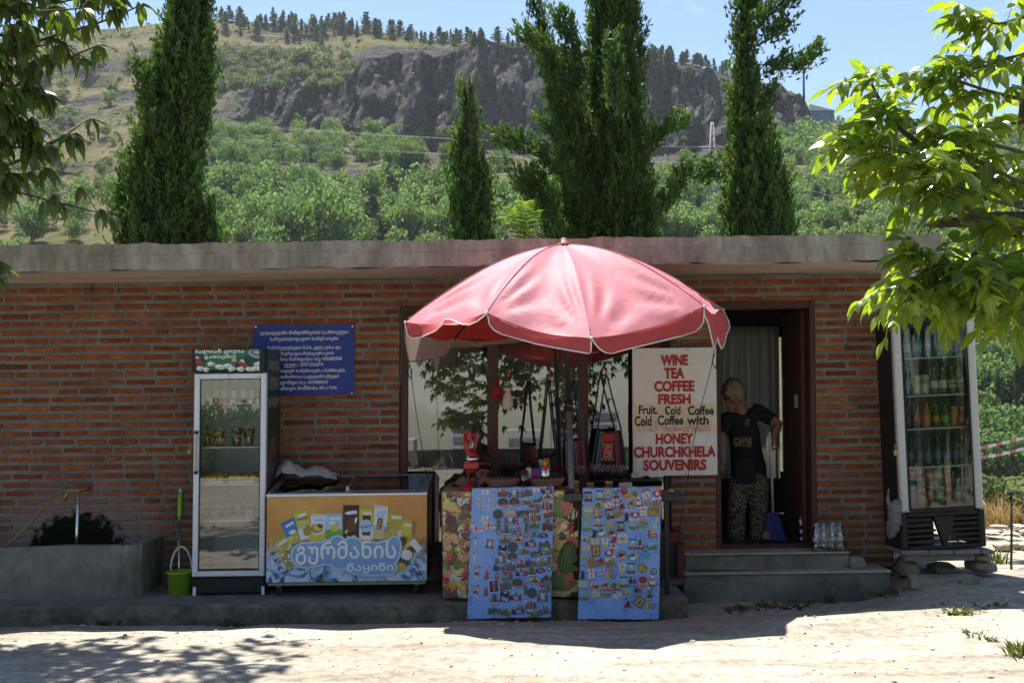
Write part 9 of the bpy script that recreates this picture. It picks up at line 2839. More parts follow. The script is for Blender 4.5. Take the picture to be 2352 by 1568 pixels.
for sx in(-1,1):hb2(sx*.074,-.02,-.01,.05,.6,1.2,1.4)
hb2(.025,.062,.075,.05,1.5,.6,.65)
for k in range(26):
 a=rng.uniform(0,6.28);hb2(.085*math.cos(a),-.04+.08*math.sin(a),.05+rng.uniform(-.05,.07),.022)
remeshed(mb,"hair",.010,hair_mat("dark_auburn_hair",(.030,.012,.008),(.016,.008,.006)),vend,2)
# stool she sits on
stl_=empty("stool",W(vd(1062,1300).x,YV+.1,-1.7),"low wooden stool under the seated stallholder","stool")
c=vd(1062,1310,.12);sz_=S(1062,1303,YV+.1).z
mb=MB();mb.bevbox(c.x-.17,c.x+.17,YV-.02,YV+.30,-1.32,-1.285,.006);mb.build("seat",wood_dark,stl_)
for sx in(-1,1):
 for y in(YV+.02,YV+.26):
  mb=MB();mb.box(c.x+sx*.13-.016,c.x+sx*.13+.016,y-.016,y+.016,-1.698,-1.321);mb.build("leg",wood_dark,stl_)
# ---- drinks cabinet at the right, leaning a little on its planks
FX,FY,FZ=S(2168,1259,10.0).x,10.0,S(2168,1259,10.0).z
MF=Matrix.Translation((FX,FY,FZ))@Matrix.Rotation(-.032,4,'Y')@Matrix.Rotation(R(4),4,'Z')
HW,HH,DP=.372,2.065,.62
cab=empty("drinks_cabinet",W(FX,FY,FZ),"tall black drinks cabinet with a curved glass door standing on planks at the right","fridge")
mb=MB(MF)
mb.bevbox(-HW,-HW+.03,.05,DP,.0,HH,.006);mb.bevbox(HW-.03,HW,.05,DP,0,HH,.006)
mb.box(-HW+.031,HW-.031,DP-.03,DP,.36,HH-.002);mb.box(-HW+.031,HW-.031,.06,DP-.031,HH-.07,HH-.002)
mb.box(-HW+.031,HW-.031,.06,DP-.031,.34,.355)
mb.build("body",blackp,cab)
mb=MB(MF);mb.box(-HW+.032,HW-.032,DP-.045,DP-.034,.36,HH-.08);mb.box(-HW+.031,-HW+.036,.08,DP-.05,.36,HH-.08);mb.box(HW-.036,HW-.031,.08,DP-.05,.36,HH-.08)
mb.build("liner",mat("cabinet_liner",(.10,.115,.11),rough=.5),cab)
mb=MB(MF);mb.bevbox(-HW+.012,HW-.012,-.012,.05,HH-.085,HH-.004,.008);top=mb.build("top_strip",blackp,cab)
mb=MB(MF);mb.box(HW-.13,HW-.05,-.0145,-.0125,HH-.058,HH-.034,(.5,.5,.55));bdg=mb.build("maker_badge",paint,top)
lettering("UGUR",.02,MF@Matrix.Translation((HW-.08,-.0155,HH-.046)),mat("navy_print",(.02,.02,.16)),bdg,width=.042)
strip_m=mat("pale_grey_door_strip",(.50,.50,.47),rough=.4,var=.06)
for s in(-1,1):
 x0=s*(HW-.036)
 mb=MB(MF);mb.bevbox(x0-.036,x0+.036,-.018,.045,.335,HH-.02 if s>0 else HH-.30*0-.02,.012);mb.build("door_strip",strip_m,cab)
gx=HW-.073
mb=MB(MF)
for a in((-gx,-gx+.016,.34,HH-.09),(gx-.016,gx,.34,HH-.09)):mb.box(a[0],a[1],-.012,.02,a[2],a[3])
mb.box(-gx+.016,gx-.016,-.012,.02,.315,.365);mb.box(-gx+.016,gx-.016,-.012,.02,HH-.115,HH-.088)
dfr=mb.build("door_frame",blackp,cab)
mb=MB(MF)
g=[[(x,-.014-.028*(1-(x/gx)**2),z)for x in np.linspace(-gx+.016,gx-.016,15)]for z in np.linspace(.366,HH-.116,12)]
mb.sheet(g)
mb.build("pane",glass("curved_door_glass",(.74,.82,.76),refl=.02,bump=.16,bscale=3.0,stretch=(5,5,.35)),dfr)
shelf_z=[]
for py in(1163,1072,984,908,821):
 z=(1259-py)/F*10.0/math.cos(.03)
 shelf_z.append(z)
 mb=MB(MF);mb.box(-HW+.04,HW-.04,.065,.075,z-.016,z-.002)
 for i in range(16):
  x=-HW+.045+(2*HW-.09)*i/15;mb.box(x-.002,x+.002,.076,DP-.06,z-.010,z-.006)
 mb.build("shelf",strip_m,cab)
# base grille
mb=MB(MF)
mb.bevbox(-HW-.01,-HW+.05,-.02,.10,.0,.325,.012);mb.bevbox(HW-.05,HW+.01,-.02,.10,0,.325,.012)
mb.bevbox(-HW+.051,HW-.051,-.02,.08,.285,.325,.008);mb.bevbox(-HW+.051,HW-.051,-.02,.08,.0,.035,.008)
mb.prism([(-.085,.284),(.10,.284),(.022,.036),(-.005,.036)],lambda u,v,d:(u,.03-d,v),.055)
grl=mb.build("base_grille",blackp,cab)
for i in range(5):
 z=.062+i*.046
 for s in(-1,1):
  mb=MB(MF)
  x1=s*(HW-.052);x0=s*(.03+.018*i)
  mb.box(min(x0,x1),max(x0,x1),-.008,.05,z,z+.020);mb.build("slat",blackp,grl)
mb=MB(MF);mb.box(-HW+.05,.05,.3,.56,.03,.25);mb.build("compressor",darkm,cab)
# contents
def fp(u,y,z):return MF@Vector((u,y,z))
SH={"bottom":0,"fourth":1,"third":2,"second":3,"top":4}
stock={"top":[("bottle",(.16,.30,.36),(.42,.46,.5),(.30,.38,.45),.235,.034,"clear blue water bottle")]*7,"second":[("can",(.16,.30,.55),(.35,.42,.52),0,.20,.036,"tall pale blue can"),("bottle",(.03,.10,.36),(.3,.36,.5),(.05,.1,.4),.24,.032,"blue bottle"),("can",(.55,.54,.50),(.52,.34,.05),0,.18,.036,"white and yellow can"),("can",(.56,.55,.50),(.52,.34,.05),0,.18,.036,"white and gold can"),("bottle",(.05,.10,.03),(.55,.55,.5),(.4,.3,.1),.24,.036,"green bottle with a round white label"),("bottle",(.06,.12,.03),(.5,.5,.45),(.4,.3,.1),.24,.036,"green bottle with a white label"),("bottle",(.18,.08,.02),(.52,.50,.44),(.4,.3,.1),.24,.036,"brown bottle with a square label"),("bottle",(.16,.07,.02),(.54,.52,.46),(.4,.3,.1),.25,.036,"rightmost brown bottle")],"third":[("bottle",(.07,.15,.10),(.16,.2,.16),(.5,.5,.5),.21,.033,"dark green bottle with white cap"),("bottle",(.04,.015,.01),(.30,.02,.02),(.3,.02,.02),.21,.033,"dark cola bottle with red label"),("bottle",(.05,.015,.01),(.42,.02,.02),(.4,.02,.02),.22,.033,"cola bottle with bright red label"),("bottle",(.40,.18,.04),(.5,.22,.06),(.4,.2,.05),.22,.033,"orange drink bottle"),("bottle",(.10,.06,.03),(.5,.20,.04),(.05,.35,.06),.20,.034,"iced tea bottle with green cap"),("bottle",(.08,.06,.03),(.12,.42,.05),(.05,.40,.06),.20,.034,"tea bottle with bright green label"),("can",(.52,.20,.03),(.55,.30,.08),0,.18,.034,"orange can"),("can",(.45,.02,.02),(.40,.02,.02),0,.18,.034,"red can")],"fourth":[("bottle",(.02,.06,.05),(.10,.14,.24),(.03,.10,.42),.25,.034,"dark green beer bottle with blue cap")]*8,"bottom":[("can",(.03,.07,.34),(.06,.10,.34),0,.165,.034,"dark blue can"),("can",(.05,.16,.42),(.4,.06,.04),0,.165,.034,"blue and red can"),("can",(.45,.42,.38),(.40,.05,.04),0,.165,.034,"white can with red lettering"),("can",(.30,.12,.07),(.42,.3,.2),0,.165,.034,"brown can"),("can",(.10,.30,.06),(.42,.45,.36),0,.165,.034,"green can"),("can",(.48,.22,.05),(.42,.1,.05),0,.165,.034,"orange red can"),("bottle",(.30,.38,.36),(.45,.48,.48),(.5,.52,.55),.22,.034,"pale water bottle"),("bottle",(.26,.36,.36),(.45,.5,.5),(.5,.52,.55),.22,.034,"clear water bottle")],}
cache={}
for nm,items in stock.items():
 z=shelf_z[SH[nm]]
 n=len(items)
 for i,(kd,c1,c2,cp,h,r_,lb)in enumerate(items):
  if cp==0:cp=(.5,.5,.5)
  key=(kd,c1,c2,cp,h,r_)
  if key not in cache:cache[key]=bottle_mesh(kd,c1,c2,cp,h,r_)
  u=-HW+.085+(2*HW-.17)*i/(n-1)
  lay_=2 if(nm=="bottom" and kd=="can")else 1
  for q in range(lay_):
   p=fp(u,.13+.01*(i%2),z+q*(h+.002))
   o=inst(kd if kd=="can" else "bottle",cache[key],W(p.x,p.y,p.z),(0,-.032,rng.uniform(0,6)))
   where="%s cabinet shelf"%nm
   l_="%s, %s from left on the %s"%(lb,ORD[i],where)if lay_==1 else "%s on the %s, %s of its stack"%(lb,where,"lower" if q==0 else "upper")
   tag(o,l_,"can" if kd=="can" else "bottle","drinks in the black cabinet")
for u,z,wd_,body in((-.165,shelf_z[3]+.13,.06,"კაიფი"),(-.075,shelf_z[3]+.13,.06,"კაიფი"),(.20,shelf_z[3]+.09,.06,"კაიფი"),(.29,shelf_z[3]+.09,.06,"კაიფი")):
 lettering(body,.02,MF@Matrix.Translation((u,.090,z)),ink,cab,offset=.0006,width=wd_)
# padlock and hasp, plastic bag, planks and stones
q=fp(-HW-.004,.02,.86)
mb=MB();mb.tube([q+Vector((-.014,-.01,.03)),q+Vector((-.02,-.01,.07)),q+Vector((.0,-.01,.085)),q+Vector((.012,-.01,.06))],.004,6,(.35,.35,.33));mb.bevbox(q.x-.03,q.x+.02,q.y-.02,q.y,q.z-.03,q.z+.022,.005,(.42,.30,.06))
single(mb,"padlock",gloss,W(*q),"brass padlock hanging on the left edge of the black drinks cabinet","padlock")
mb=MB()
q=S(2050,1200,9.96)
for k in range(3):
 mb.bevbox(q.x-.05+.016*k,q.x+.03+.024*k,9.93,9.99,q.z-.13+.05*k,q.z+.02+.09*k,.03,(.22,.21,.21),jit=.016)
mb.tube([q+Vector((-.01,0,.1)),q+Vector((-.04,0,.2)),q+Vector((-.03,0,.3))],[.03,.016,.006],6,(.2,.2,.2))
single(mb,"plastic_bag",mat("grey_plastic_film",attr=True,rough=.25,var=.2,transl=.3),W(q.x,9.96,q.z-.13),"crumpled grey plastic bag hanging between wall corner and black cabinet","bag")
plk=mat("weathered_plank",(.22,.20,.175),rough=.95,var=.3,scale=5,stretch=(1,8,8),bump=.4,bscale=30)
pal_=empty("plank_platform",W(FX,10.1,FZ-.2),"rough platform of grey planks under the black drinks cabinet","platform")
zs=FZ-.006
for i,(a,b)in enumerate(((2071,2131),(2133,2190),(2192,2252),(2254,2282))):
 x0,x1=S(a,1265,9.93).x,S(b,1265,9.93).x
 mb=MB();mb.bevbox(x0,x1,9.92,10.65,zs-.035-.004*(i%2),zs-.001-.004*(i%2),.006,jit=.004);mb.build("plank",plk,pal_)
x0,x1=S(2078,1280,9.97).x,S(2240,1280,9.97).x
mb=MB();mb.bevbox(x0,x1,9.97,10.06,zs-.095,zs-.041,.006,jit=.004);mb.bevbox(x0,x1,10.5,10.6,zs-.095,zs-.041,.006,jit=.004);mb.build("bearer",plk,pal_)
stone_m=mat("rough_limestone",(.30,.25,.18),rough=.95,var=.25,scale=6,bump=.6,bscale=14,col2=(.20,.17,.13))
def rock(px0,px1,py0,py1,Y,dep,label,seed,m=stone_m,name="stone",jit=.02):
 a,b=S(px0,py0,Y),S(px1,py1,Y)
 mb=MB()
 bm=bmesh.new()
 bmesh.ops.create_icosphere(bm,subdivisions=2,radius=1)
 rr=random.Random(seed)
 ph=[(rr.uniform(-2,2),rr.uniform(-2,2),rr.uniform(-2,2),rr.uniform(0,6))for _ in range(5)]
 sx,sy,sz_=(b.x-a.x)/2,dep/2,(a.z-b.z)/2
 vs=[]
 for v in bm.verts:
  n_=v.co.normalized()
  mm_=max(abs(n_.x),abs(n_.y),abs(n_.z))
  q=n_*(.62/mm_+.38)
  k_=1+sum(.045*math.sin(p[0]*n_.x*2+p[1]*n_.y*2+p[2]*n_.z*2+p[3])for p in ph)
  q=Vector((max(-1,min(1,q.x*k_)),max(-1,min(1,q.y*k_)),max(-1,min(1,q.z*k_))))
  vs.append(((a.x+b.x)/2+q.x*sx,Y+dep/2+q.y*sy,(a.z+b.z)/2+q.z*sz_))
 mb.add(vs,[[v.index for v in f.verts]for f in bm.faces])
 bm.free()
 return single(mb,name,m,W((a.x+b.x)/2,Y,b.z),label,"stone")
rock(2240,2285,1274,1292,9.96,.3,"squared stone block under the right end of the plank platform",1,jit=.012)
rock(2244,2300,1293,1320,9.93,.36,"lower stone block under the right end of the planks",2,jit=.012)
rock(2072,2120,1288,1330,10.05,.4,"grey boulder under the left end of the plank platform",3,jit=.03)
rock(1953,1993,1279,1308,10.06,.13,"small rough stone standing on the lower step by the wall corner",4,jit=.016)
rock(2150,2205,1296,1336,10.2,.3,"shadowed stone in the middle under the planks",8,jit=.03)
# long flat stone slab
a,b=S(2092,1322,9.62),S(2250,1345,9.62)
mb=MB()
ol=[(a.x,0),(a.x+.06,.26),(a.x+.35,.30),(b.x-.1,.26),(b.x,.22),(b.x+.01,.02),(b.x-.16,-.02),(a.x+.42,.03),(a.x+.22,-.03),(a.x+.08,-.02)]
zt_=a.z-.03
mb.add([(x,9.62+y,zt_+.012*math.sin(x*13))for x,y in ol]+[(x,9.62+y-.008,zt_-.075)for x,y in ol],[list(range(10))[::-1],list(range(10,20))]+[(i,(i+1)%10,10+(i+1)%10,10+i)for i in range(10)])
single(mb,"stone_slab",stone_m,W((a.x+b.x)/2,9.62,zt_-.1),"long flat pale stone slab lying before the drinks cabinet","stone")
# sunlit rubble beyond the cabinet
rs=random.Random(5)
for i in range(16):
 px=rs.uniform(2262,2400);py=rs.uniform(1206,1262);Y=12.9-(py-1206)/56*1.9
 rock(px,px+rs.uniform(16,44),py,py+rs.uniform(8,18),Y,rs.uniform(.1,.25),"sunlit rubble stone on the ground beyond the drinks cabinet",20+i,mat("pale_rubble",(.40,.35,.28),rough=.95,var=.25,scale=6,bump=.5,bscale=16),jit=.016)["group"]="sunlit rubble stones"
# stake, warning tape, overhead wires
q0,q1=S(2322,1310,10.3),S(2322,1132,10.3)
stk=empty("metal_stake",W(q0.x,10.3,q0.z),"thin rusty metal stake driven into the ground at the right","stake")
mb=MB();mb.tube([q0-Vector((0,0,.1)),q0.lerp(q1,.5)+Vector((.006,0,0)),q1],.0115,6);mb.build("rod",mat("rusty_iron",(.06,.045,.035),rough=.8,var=.3),stk)
mb=MB();mb.bevbox(q1.x-.03,q1.x+.02,10.28,10.32,q1.z-.02,q1.z+.02,.006);mb.build("loop",mat("rusty_iron"),stk)
def tape_mat():
 m=bpy.data.materials.new("red_white_tape");m.use_nodes=True
 nt=m.node_tree;L=nt.links;bs=nt.nodes['Principled BSDF'];bs.inputs['Roughness'].default_value=.4
 geo=_n(nt,'ShaderNodeNewGeometry');sp=_n(nt,'ShaderNodeSeparateXYZ');L.new(geo.outputs['Position'],sp.inputs[0])
 mu=_n(nt,'ShaderNodeMath',_operation='MULTIPLY');mu.inputs[1].default_value=4.2;L.new(sp.outputs['X'],mu.inputs[0])
 fr=_n(nt,'ShaderNodeMath',_operation='FRACT');L.new(mu.outputs[0],fr.inputs[0])
 gt=_n(nt,'ShaderNodeMath',_operation='GREATER_THAN');gt.inputs[1].default_value=.5;L.new(fr.outputs[0],gt.inputs[0])
 mx=_n(nt,'ShaderNodeMixRGB',Color1=(.62,.60,.58,1),Color2=(.50,.02,.02,1));L.new(gt.outputs[0],mx.inputs['Fac']);L.new(mx.outputs['Color'],bs.inputs['Base Color'])
 return m
tm=tape_mat()
for k,(pts,lb)in enumerate(((((2252,1028),(2300,1018),(2352,1006),(2460,985)),"upper strip of red and white warning tape right of the cabinet"),(((2254,1050),(2300,1043),(2352,1030),(2460,1008)),"lower strip of red and white warning tape right of the cabinet"))):
 P=spline([S(x,y,10.65+.35*i)for i,(x,y)in enumerate(pts)],20)
 mb=MB();hgt=.028
 mb.sheet([[p+Vector((0,.012*math.sin(i*1.1),hgt*(s-.5)))for i,p in enumerate(P)]for s in(0,1)])
 single(mb,"warning_tape",tm,W(*P[0]),lb,"tape")
for k,(y0,y1)in enumerate(((770,755),(784,766))):
 wire("overhead_wire",U(2180,y0+8,13.0),U(2500,y1-14,14.0),.04,.006,"%s of two thin wires crossing right of the drinks cabinet"%("upper" if k==0 else "lower"),wire_m,group="wires right of the cabinet")
# ---- water bottles on the step
bp_m=glass("clear_bottle",(.72,.82,.93),refl=.16)
shrink=glass("shrink_film",(.94,.95,.97),refl=.06,rough=.15,bump=.6,bscale=30.0)
p0=S(1902,1266,10.2)
zst=uz
capm=mat("pale_blue_cap",(.30,.42,.62),rough=.4)
labm=mat("pale_label",(.46,.50,.58),rough=.4)
proto_b=MB(shear=False);r_=.033;h_=.235
proto_b.lathe([(.02,.002),(r_,.006),(r_,.05),(r_*.94,.055),(r_,.06),(r_,.15),(r_*.95,.165),(r_*.5,.205),(.013,.213),(.013,.222)],n=16)
bme=proto_b.mesh("bottle");bme.materials.append(bp_m)
lbm=MB(shear=False);lbm.lathe([(r_+.0006,.085),(r_+.0006,.125)],n=16);lme=lbm.mesh("label");lme.materials.append(labm)
cbm=MB(shear=False);cbm.lathe([(.0145,.215),(.015,.235),(0,.236)],n=12);cme=cbm.mesh("cap");cme.materials.append(capm)
wbm=MB(shear=False);wbm.lathe([(0,.004),(r_*.92,.008),(r_*.92,.16),(0,.161)],n=14);wme=wbm.mesh("water");wme.materials.append(glass("still_water",(.62,.74,.88),refl=.03))
bxs=[]
for i,(dx,dy)in enumerate(((-.115,0),(-.043,.012),(.029,.0),(.101,.012),(-.080,.072),(.065,.075))):
 x,y=p0.x+dx,10.17+dy
 o=inst("water_bottle",bme,W(x,y,zst+.001));bxs.append((x,y))
 tag(o,("%s bottle from the left in the front row of the shrink wrapped water pack"%ORD[i])if i<4 else "%s bottle in the back row of the shrink wrapped water pack"%("left" if i==4 else "right"),"bottle","water bottles on the upper step")
 for nm,m_ in(("label",lme),("cap",cme),("water",wme)):
  inst(nm,m_,(0,0,0),parent=o)
x0,x1=p0.x-.152,p0.x+.138
mb=MB()
rp_=random.Random(3)
g=[]
for t in np.linspace(0,1,9):
 rowp=[]
 for a in np.linspace(0,2*math.pi,33):
  ex,ey=(x1-x0)/2*(1-.10*t**3),.080*(1-.12*t**3)
  c_,s_=math.cos(a),math.sin(a)
  u=math.copysign(abs(c_)**.35,c_)*ex;v=math.copysign(abs(s_)**.35,s_)*ey
  rowp.append(((x0+x1)/2+u+rp_.uniform(-.003,.003),10.205+v+rp_.uniform(-.003,.003),zst+.003+.215*t))
 rowp[-1]=rowp[0]
 g.append(rowp)
mb.sheet(g)
single(mb,"shrink_wrap",shrink,W(p0.x,10.2,zst),"clear shrink wrap round the pack of water bottles on the upper step","wrapping")
# large blue bottle inside the door
q=S(1845,1251,10.62)
jb=empty("water_jug",W(q.x,10.62,-1.445),"large blue tinted water jug standing just inside the doorway","bottle")
mb=MB();mb.lathe([(.06,.002),(.075,.01),(.075,.06),(.070,.07),(.075,.08),(.075,.13),(.070,.14),(.075,.15),(.075,.21),(.07,.22),(.07,.26),(.03,.31),(.025,.32)],(q.x,10.62,-1.444),16);mb.build("jug",glass("blue_pet",(.10,.16,.42),refl=.12),jb)
mb=MB();mb.lathe([(.03,.32),(.03,.345),(0,.346)],(q.x,10.62,-1.444),14);mb.build("cap",mat("navy_plastic"),jb)
# red metal cabinet with a dark mouth, behind the right board
a,b=S(1530,1222,9.92),S(1570,1328,9.92)
hb_=empty("gas_heater",W((a.x+b.x)/2-.1,9.92,-1.7),"old dark red metal heater standing between the right board and the steps","heater")
rx=mat("dull_red_enamel",(.11,.018,.016),rough=.45,var=.3,scale=6)
x0,x1,z0,z1=a.x-.30,b.x+.01,b.z,a.z
mb=MB();mb.bevbox(x0,x1,9.92,9.96,z1-.10,z1,.016);mb.bevbox(x0,x0+.06,9.92,9.96,z0,z1-.10,.012);mb.bevbox(x1-.075,x1,9.92,9.96,z0,z1-.101,.012);mb.bevbox(x0+.06,x1-.076,9.92,9.96,z0,z0+.03,.008);mb.bevbox(x0,x1,9.965,10.25,z0,z1-.01,.012);mb.build("casing",rx,hb_)
mb=MB();mb.box(x0+.062,x1-.077,9.945,9.963,z0+.032,z1-.102);mb.build("mouth",blackp,hb_)
mb=MB();mb.ball((S(1531,1233,9.91).x,9.915,S(1531,1233,9.91).z),.014,8,5);mb.build("knob",chrome,hb_)
mb=MB()
mb.box(x0,x1,9.98,10.28,-1.699,z0-.002);single(mb,"concrete_block",step_m,W((x0+x1)/2,10,-1.7),"dark concrete block under the red heater","block")
# black cable along the lower step
mb=MB();mb.tube(spline([S(1580,1311,10.03),S(1680,1310,10.03),S(1800,1311,10.03),S(1930,1310,10.04),S(1975,1312,10.03),S(2030,1308,10.12),S(2058,1292,10.2),S(2068,1276,10.3)],40),.0075,6)
single(mb,"cable",blackp,W(S(1580,1311,10.03).x,10.03,lz),"black cable lying along the lower concrete step","cable")
# something round hanging inside the door: hats on hooks
for(px,py,rr,lb)in((1834,950,.05,"upper dark straw hat hung on the open door leaf"),(1826,1030,.045,"lower dark hat hung on the open door leaf")):
 q=S(px,py,10.75);mb=MB();mb.lathe([(0,.05),(rr*.6,.045),(rr*.9,.0),(rr*2.0,-.012),(rr*2.0,-.018),(0,-.02)],q,16,col=(.02,.014,.01),axis=Matrix.Rotation(R(-90),3,'Y'))
 single(mb,"hat",cloth_m,W(*q),lb,"hat")
# ---- weeds and grass
grass_m=leaf_mat("weed_blade",(.060,.085,.022),(.13,.15,.045),.3,(1.3,1.3,.6),objvar=False)
dry_m=leaf_mat("dry_grass_blade",(.30,.22,.10),(.40,.30,.16),.3,(1.2,1.1,.8),objvar=False)
def tuft_mesh(name,m,n,hgt,spread,seed,wide=.006,lean=.5,origin=(0,0,0)):
 r=np.random.default_rng(seed)
 V,Fq,C_=[],[],[]
 for i in range(n):
  a=r.uniform(0,6.28);rr=spread*math.sqrt(r.random())
  b=np.array([rr*math.cos(a),rr*math.sin(a)*.5,-.01])
  h=hgt*r.uniform(.4,1.1);d=np.array([math.cos(a)*lean+r.normal()*.3,math.sin(a)*lean*.6+r.normal()*.25,1.0]);d/=np.linalg.norm(d)
  s=np.array([-math.sin(a+r.normal()),math.cos(a),0])*wide*r.uniform(.6,1.4)
  k=len(V)
  tip=b+d*h+np.array([d[0],d[1],-.25])*h*.35
  V+=[b-s,b+s,b+d*h*.55+s*.8,b+d*h*.55-s*.8,tip+s*.15,tip-s*.15]
  Fq+=[(k,k+1,k+2,k+3),(k+3,k+2,k+4,k+5)]
  c=r.uniform(0,1);C_+=[(c,c,c)]*6
 me=np_mesh(name,np.array(V),np.array(Fq),np.array(C_));me.materials.append(m);return me
tm_=[tuft_mesh("grass_tuft",grass_m,70,.11,.11,200+i)for i in range(4)]+[tuft_mesh("weed",grass_m,60,.06,.16,210+i,.011,1.0)for i in range(3)]
def on_ground(px,py):
 """ground point under a spot of the photograph"""
 lo,hi=5.5,14.0
 for _ in range(40):
  m_=(lo+hi)/2
  p=U(px,py,m_)
  if p.z>gz(p.x,m_):lo=m_
  else:hi=m_
 p=U(px,py,lo);return Vector((p.x,lo,gz(p.x,lo)))
for i,(px,py,k,s,lb)in enumerate(((240,1432,0,1.0,"grass tuft at the kerb foot near the trough"),(262,1436,1,.8,"smaller grass tuft at the kerb foot near the trough"),(420,1428,4,.8,"leafy weed at the kerb foot below the bucket"),(520,1436,2,1.3,"green grass tuft at the kerb foot below the fridge"),(545,1434,5,1.0,"leafy weed beside the tuft below the fridge"),(340,1430,6,.8,"dry weed at the kerb foot between trough and bucket"),(1040,1412,6,.7,"weed at the kerb under the fruit cloth"),(1300,1408,5,1.0,"dark weed between the two blue boards"),(1560,1412,0,.9,"grass tuft at the left foot of the steps"),(1690,1404,4,1.0,"weed at the foot of the lower step"),(1745,1398,5,1.2,"broad weed along the foot of the lower step"),(1790,1392,6,1.2,"second broad weed along the foot of the lower step"),(1840,1386,4,1.2,"third broad weed along the foot of the lower step"),(1900,1382,1,1.0,"grass tuft near the right end of the lower step"),(1960,1376,2,1.2,"taller grass tuft near the right end of the lower step"),(2042,1366,5,1.3,"leafy weed at the right corner of the lower step"),(2060,1362,3,.9,"grass tuft right of the lower step corner"),(2195,1402,4,1.1,"flat weed on the verge below the stone slab"),(2215,1404,6,1.0,"flat weed on the verge just right of another"),(2270,1388,5,.8,"small flat weed on the verge at the right"),(2290,1290,2,1.4,"bright green weed beside the plank platform"),(2345,1497,1,.9,"grass tuft on the sunny road edge at the right"),(2358,1505,0,1.1,"larger grass tuft on the sunny road edge at the right"),(2250,1462,6,.8,"low weed on the sunny road at the right"))):
 p=on_ground(px,py)
 o=inst("grass_tuft" if k<4 else "weed",tm_[k],p,(0,0,rng.uniform(0,6)),(s,s,s));tag(o,lb,"grass" if k<4 else "weed","weeds along the shop front")
dt=[tuft_mesh("dry_grass_tuft",dry_m,110,.42,.22,230+i,.006,.35)for i in range(3)]
for i in range(16):
 px=rng.uniform(2262,2420);p=U(px,1215-rng.uniform(0,40),13.2+rng.uniform(0,1.2));p.z=gz(p.x,p.y)
 o=inst("dry_grass_tuft",rng.choice(dt),p,(0,0,rng.uniform(0,6)));tag(o,"tall dry grass tuft on the bank beyond the drinks cabinet","grass","dry grass on the bank")
for i in range(10):
 px=rng.uniform(2255,2400);p=U(px,1200,13.6+rng.uniform(0,1.5));p.z=gz(p.x,p.y)
 o=inst("bush",rng.choice(bushes),p-Vector((0,0,.1)),(0,0,rng.uniform(0,6)),(.5,.5,.55));tag(o,"low green bush on the bank beyond the drinks cabinet","bush","bushes on the bank")
# ---- across the road, seen mirrored in the glass
src_leaves=[c for c in che.children if c.name.startswith("leaves")][0]
src_w=[c for c in wal.children if c.name.startswith("leaves")][0]
for i,(dx,dy,dz,rz,src,lab)in enumerate(((2.6,-11.2,-1.0,0,src_leaves,"leafy tree across the road, mirrored in the left window pane"),(-3.6,-10.4,-1.2,0,src_w,"leafy tree across the road, mirrored in the middle window pane"),(7.0,-12.5,-1.0,0,src_leaves,"leafy tree across the road, mirrored in the right window pane"),(5.3,-11.0,-2.2,0,src_leaves,"low leafy tree across the road, mirrored behind the hanging bags"),(4.0,-12.4,-1.7,0,src_leaves,"farther leafy tree across the road, mirrored behind the pouch"))):
 base=parent_origin(src.parent)+Vector((dx,dy,0))
 base.z=gz(base.x,base.y)
 t=empty("roadside_tree",base,lab,"tree")
 o=src.copy();COL.objects.link(o);o.parent=t;o.location=(0,0,dz+parent_origin(src.parent).z-base.z);tag(o,kind="stuff");o.name="leaves"
 mb=MB(shear=False)
 top_=Vector((base.x+(2.0 if src is src_leaves else-1.5),base.y,1.2))
 sx_=(-3.2,4.9,5.8,6.6,7.4)[i];b_=Vector((sx_,base.y,gz(sx_,base.y)))
 mb.tube([b_-Vector((0,0,.2)),b_+Vector((0,0,2.2)),b_+Vector((0,0,3.6)),Vector((top_.x,base.y,4.2))],[.12,.10,.08,.04],8);mb.build("trunk",bark,t)
for i in range(7):
 x=-6.9+i*.32;y=-3.3-.3*(i%3)
 o=inst("roadside_shrub",broad[i%6],Vector((x,y,gz(x,y)-.1)),(0,0,i),(.75,.75,1.0+.12*(i%3)))
 tag(o,"leafy shrub across the road, mirrored in the glass door of the pale fridge","shrub","shrubs across the road")
for i in range(9):  # unseen shrubs added to shade the road and darken the cabinet door's reflection
 x=5.0+3.4*(i%3)/2+rng.uniform(-.3,.3)+.8*(i//3);y=1.2+1.7*(i//3)+rng.uniform(-.4,.4)
 o=inst("roadside_shrub",broad[i%6],Vector((x,y,gz(x,y)-.1)),(0,0,i),(.95,.95,1.7+.2*(i%3)))
 tag(o,"tall leafy shrub beside the road, mirrored in the drinks cabinet door","shrub","shrubs beside the road")
mb=MB()
mb.bevbox(-9,9,-4.5,-4.2,-2.2,-1.26,.01)
single(mb,"roadside_wall",mortar_m,W(0,-4.4,-2.2),"low wall across the road, mirrored in the shop windows","wall")
cw=mat("pale_city_block",(.42,.41,.40),rough=.8,var=.1,scale=.1)
cw2=mat("dim_balcony_band",(.16,.17,.19),rough=.6)
for i in range(16):
 x=-90+i*13+rng.uniform(-3,3);wd_=rng.uniform(8,12);h_=rng.uniform(-14,-3);y=-250-rng.uniform(0,40)
 bdl=empty("apartment_block",Vector((x,y,-46)),"pale distant apartment block across the valley, mirrored in the glass","building","apartment blocks across the valley")
 mb=MB(shear=False);mb.box(x-wd_/2,x+wd_/2,y,y+12,-46,h_);mb.build("wall",cw,bdl)
 mb=MB(shear=False)
 z=-40
 while z<h_-2:
  mb.box(x-wd_/2+1,x+wd_/2-1,y+12,y+12.3,z,z+1.5);z+=3
 mb.build("balcony_band",cw2,bdl)
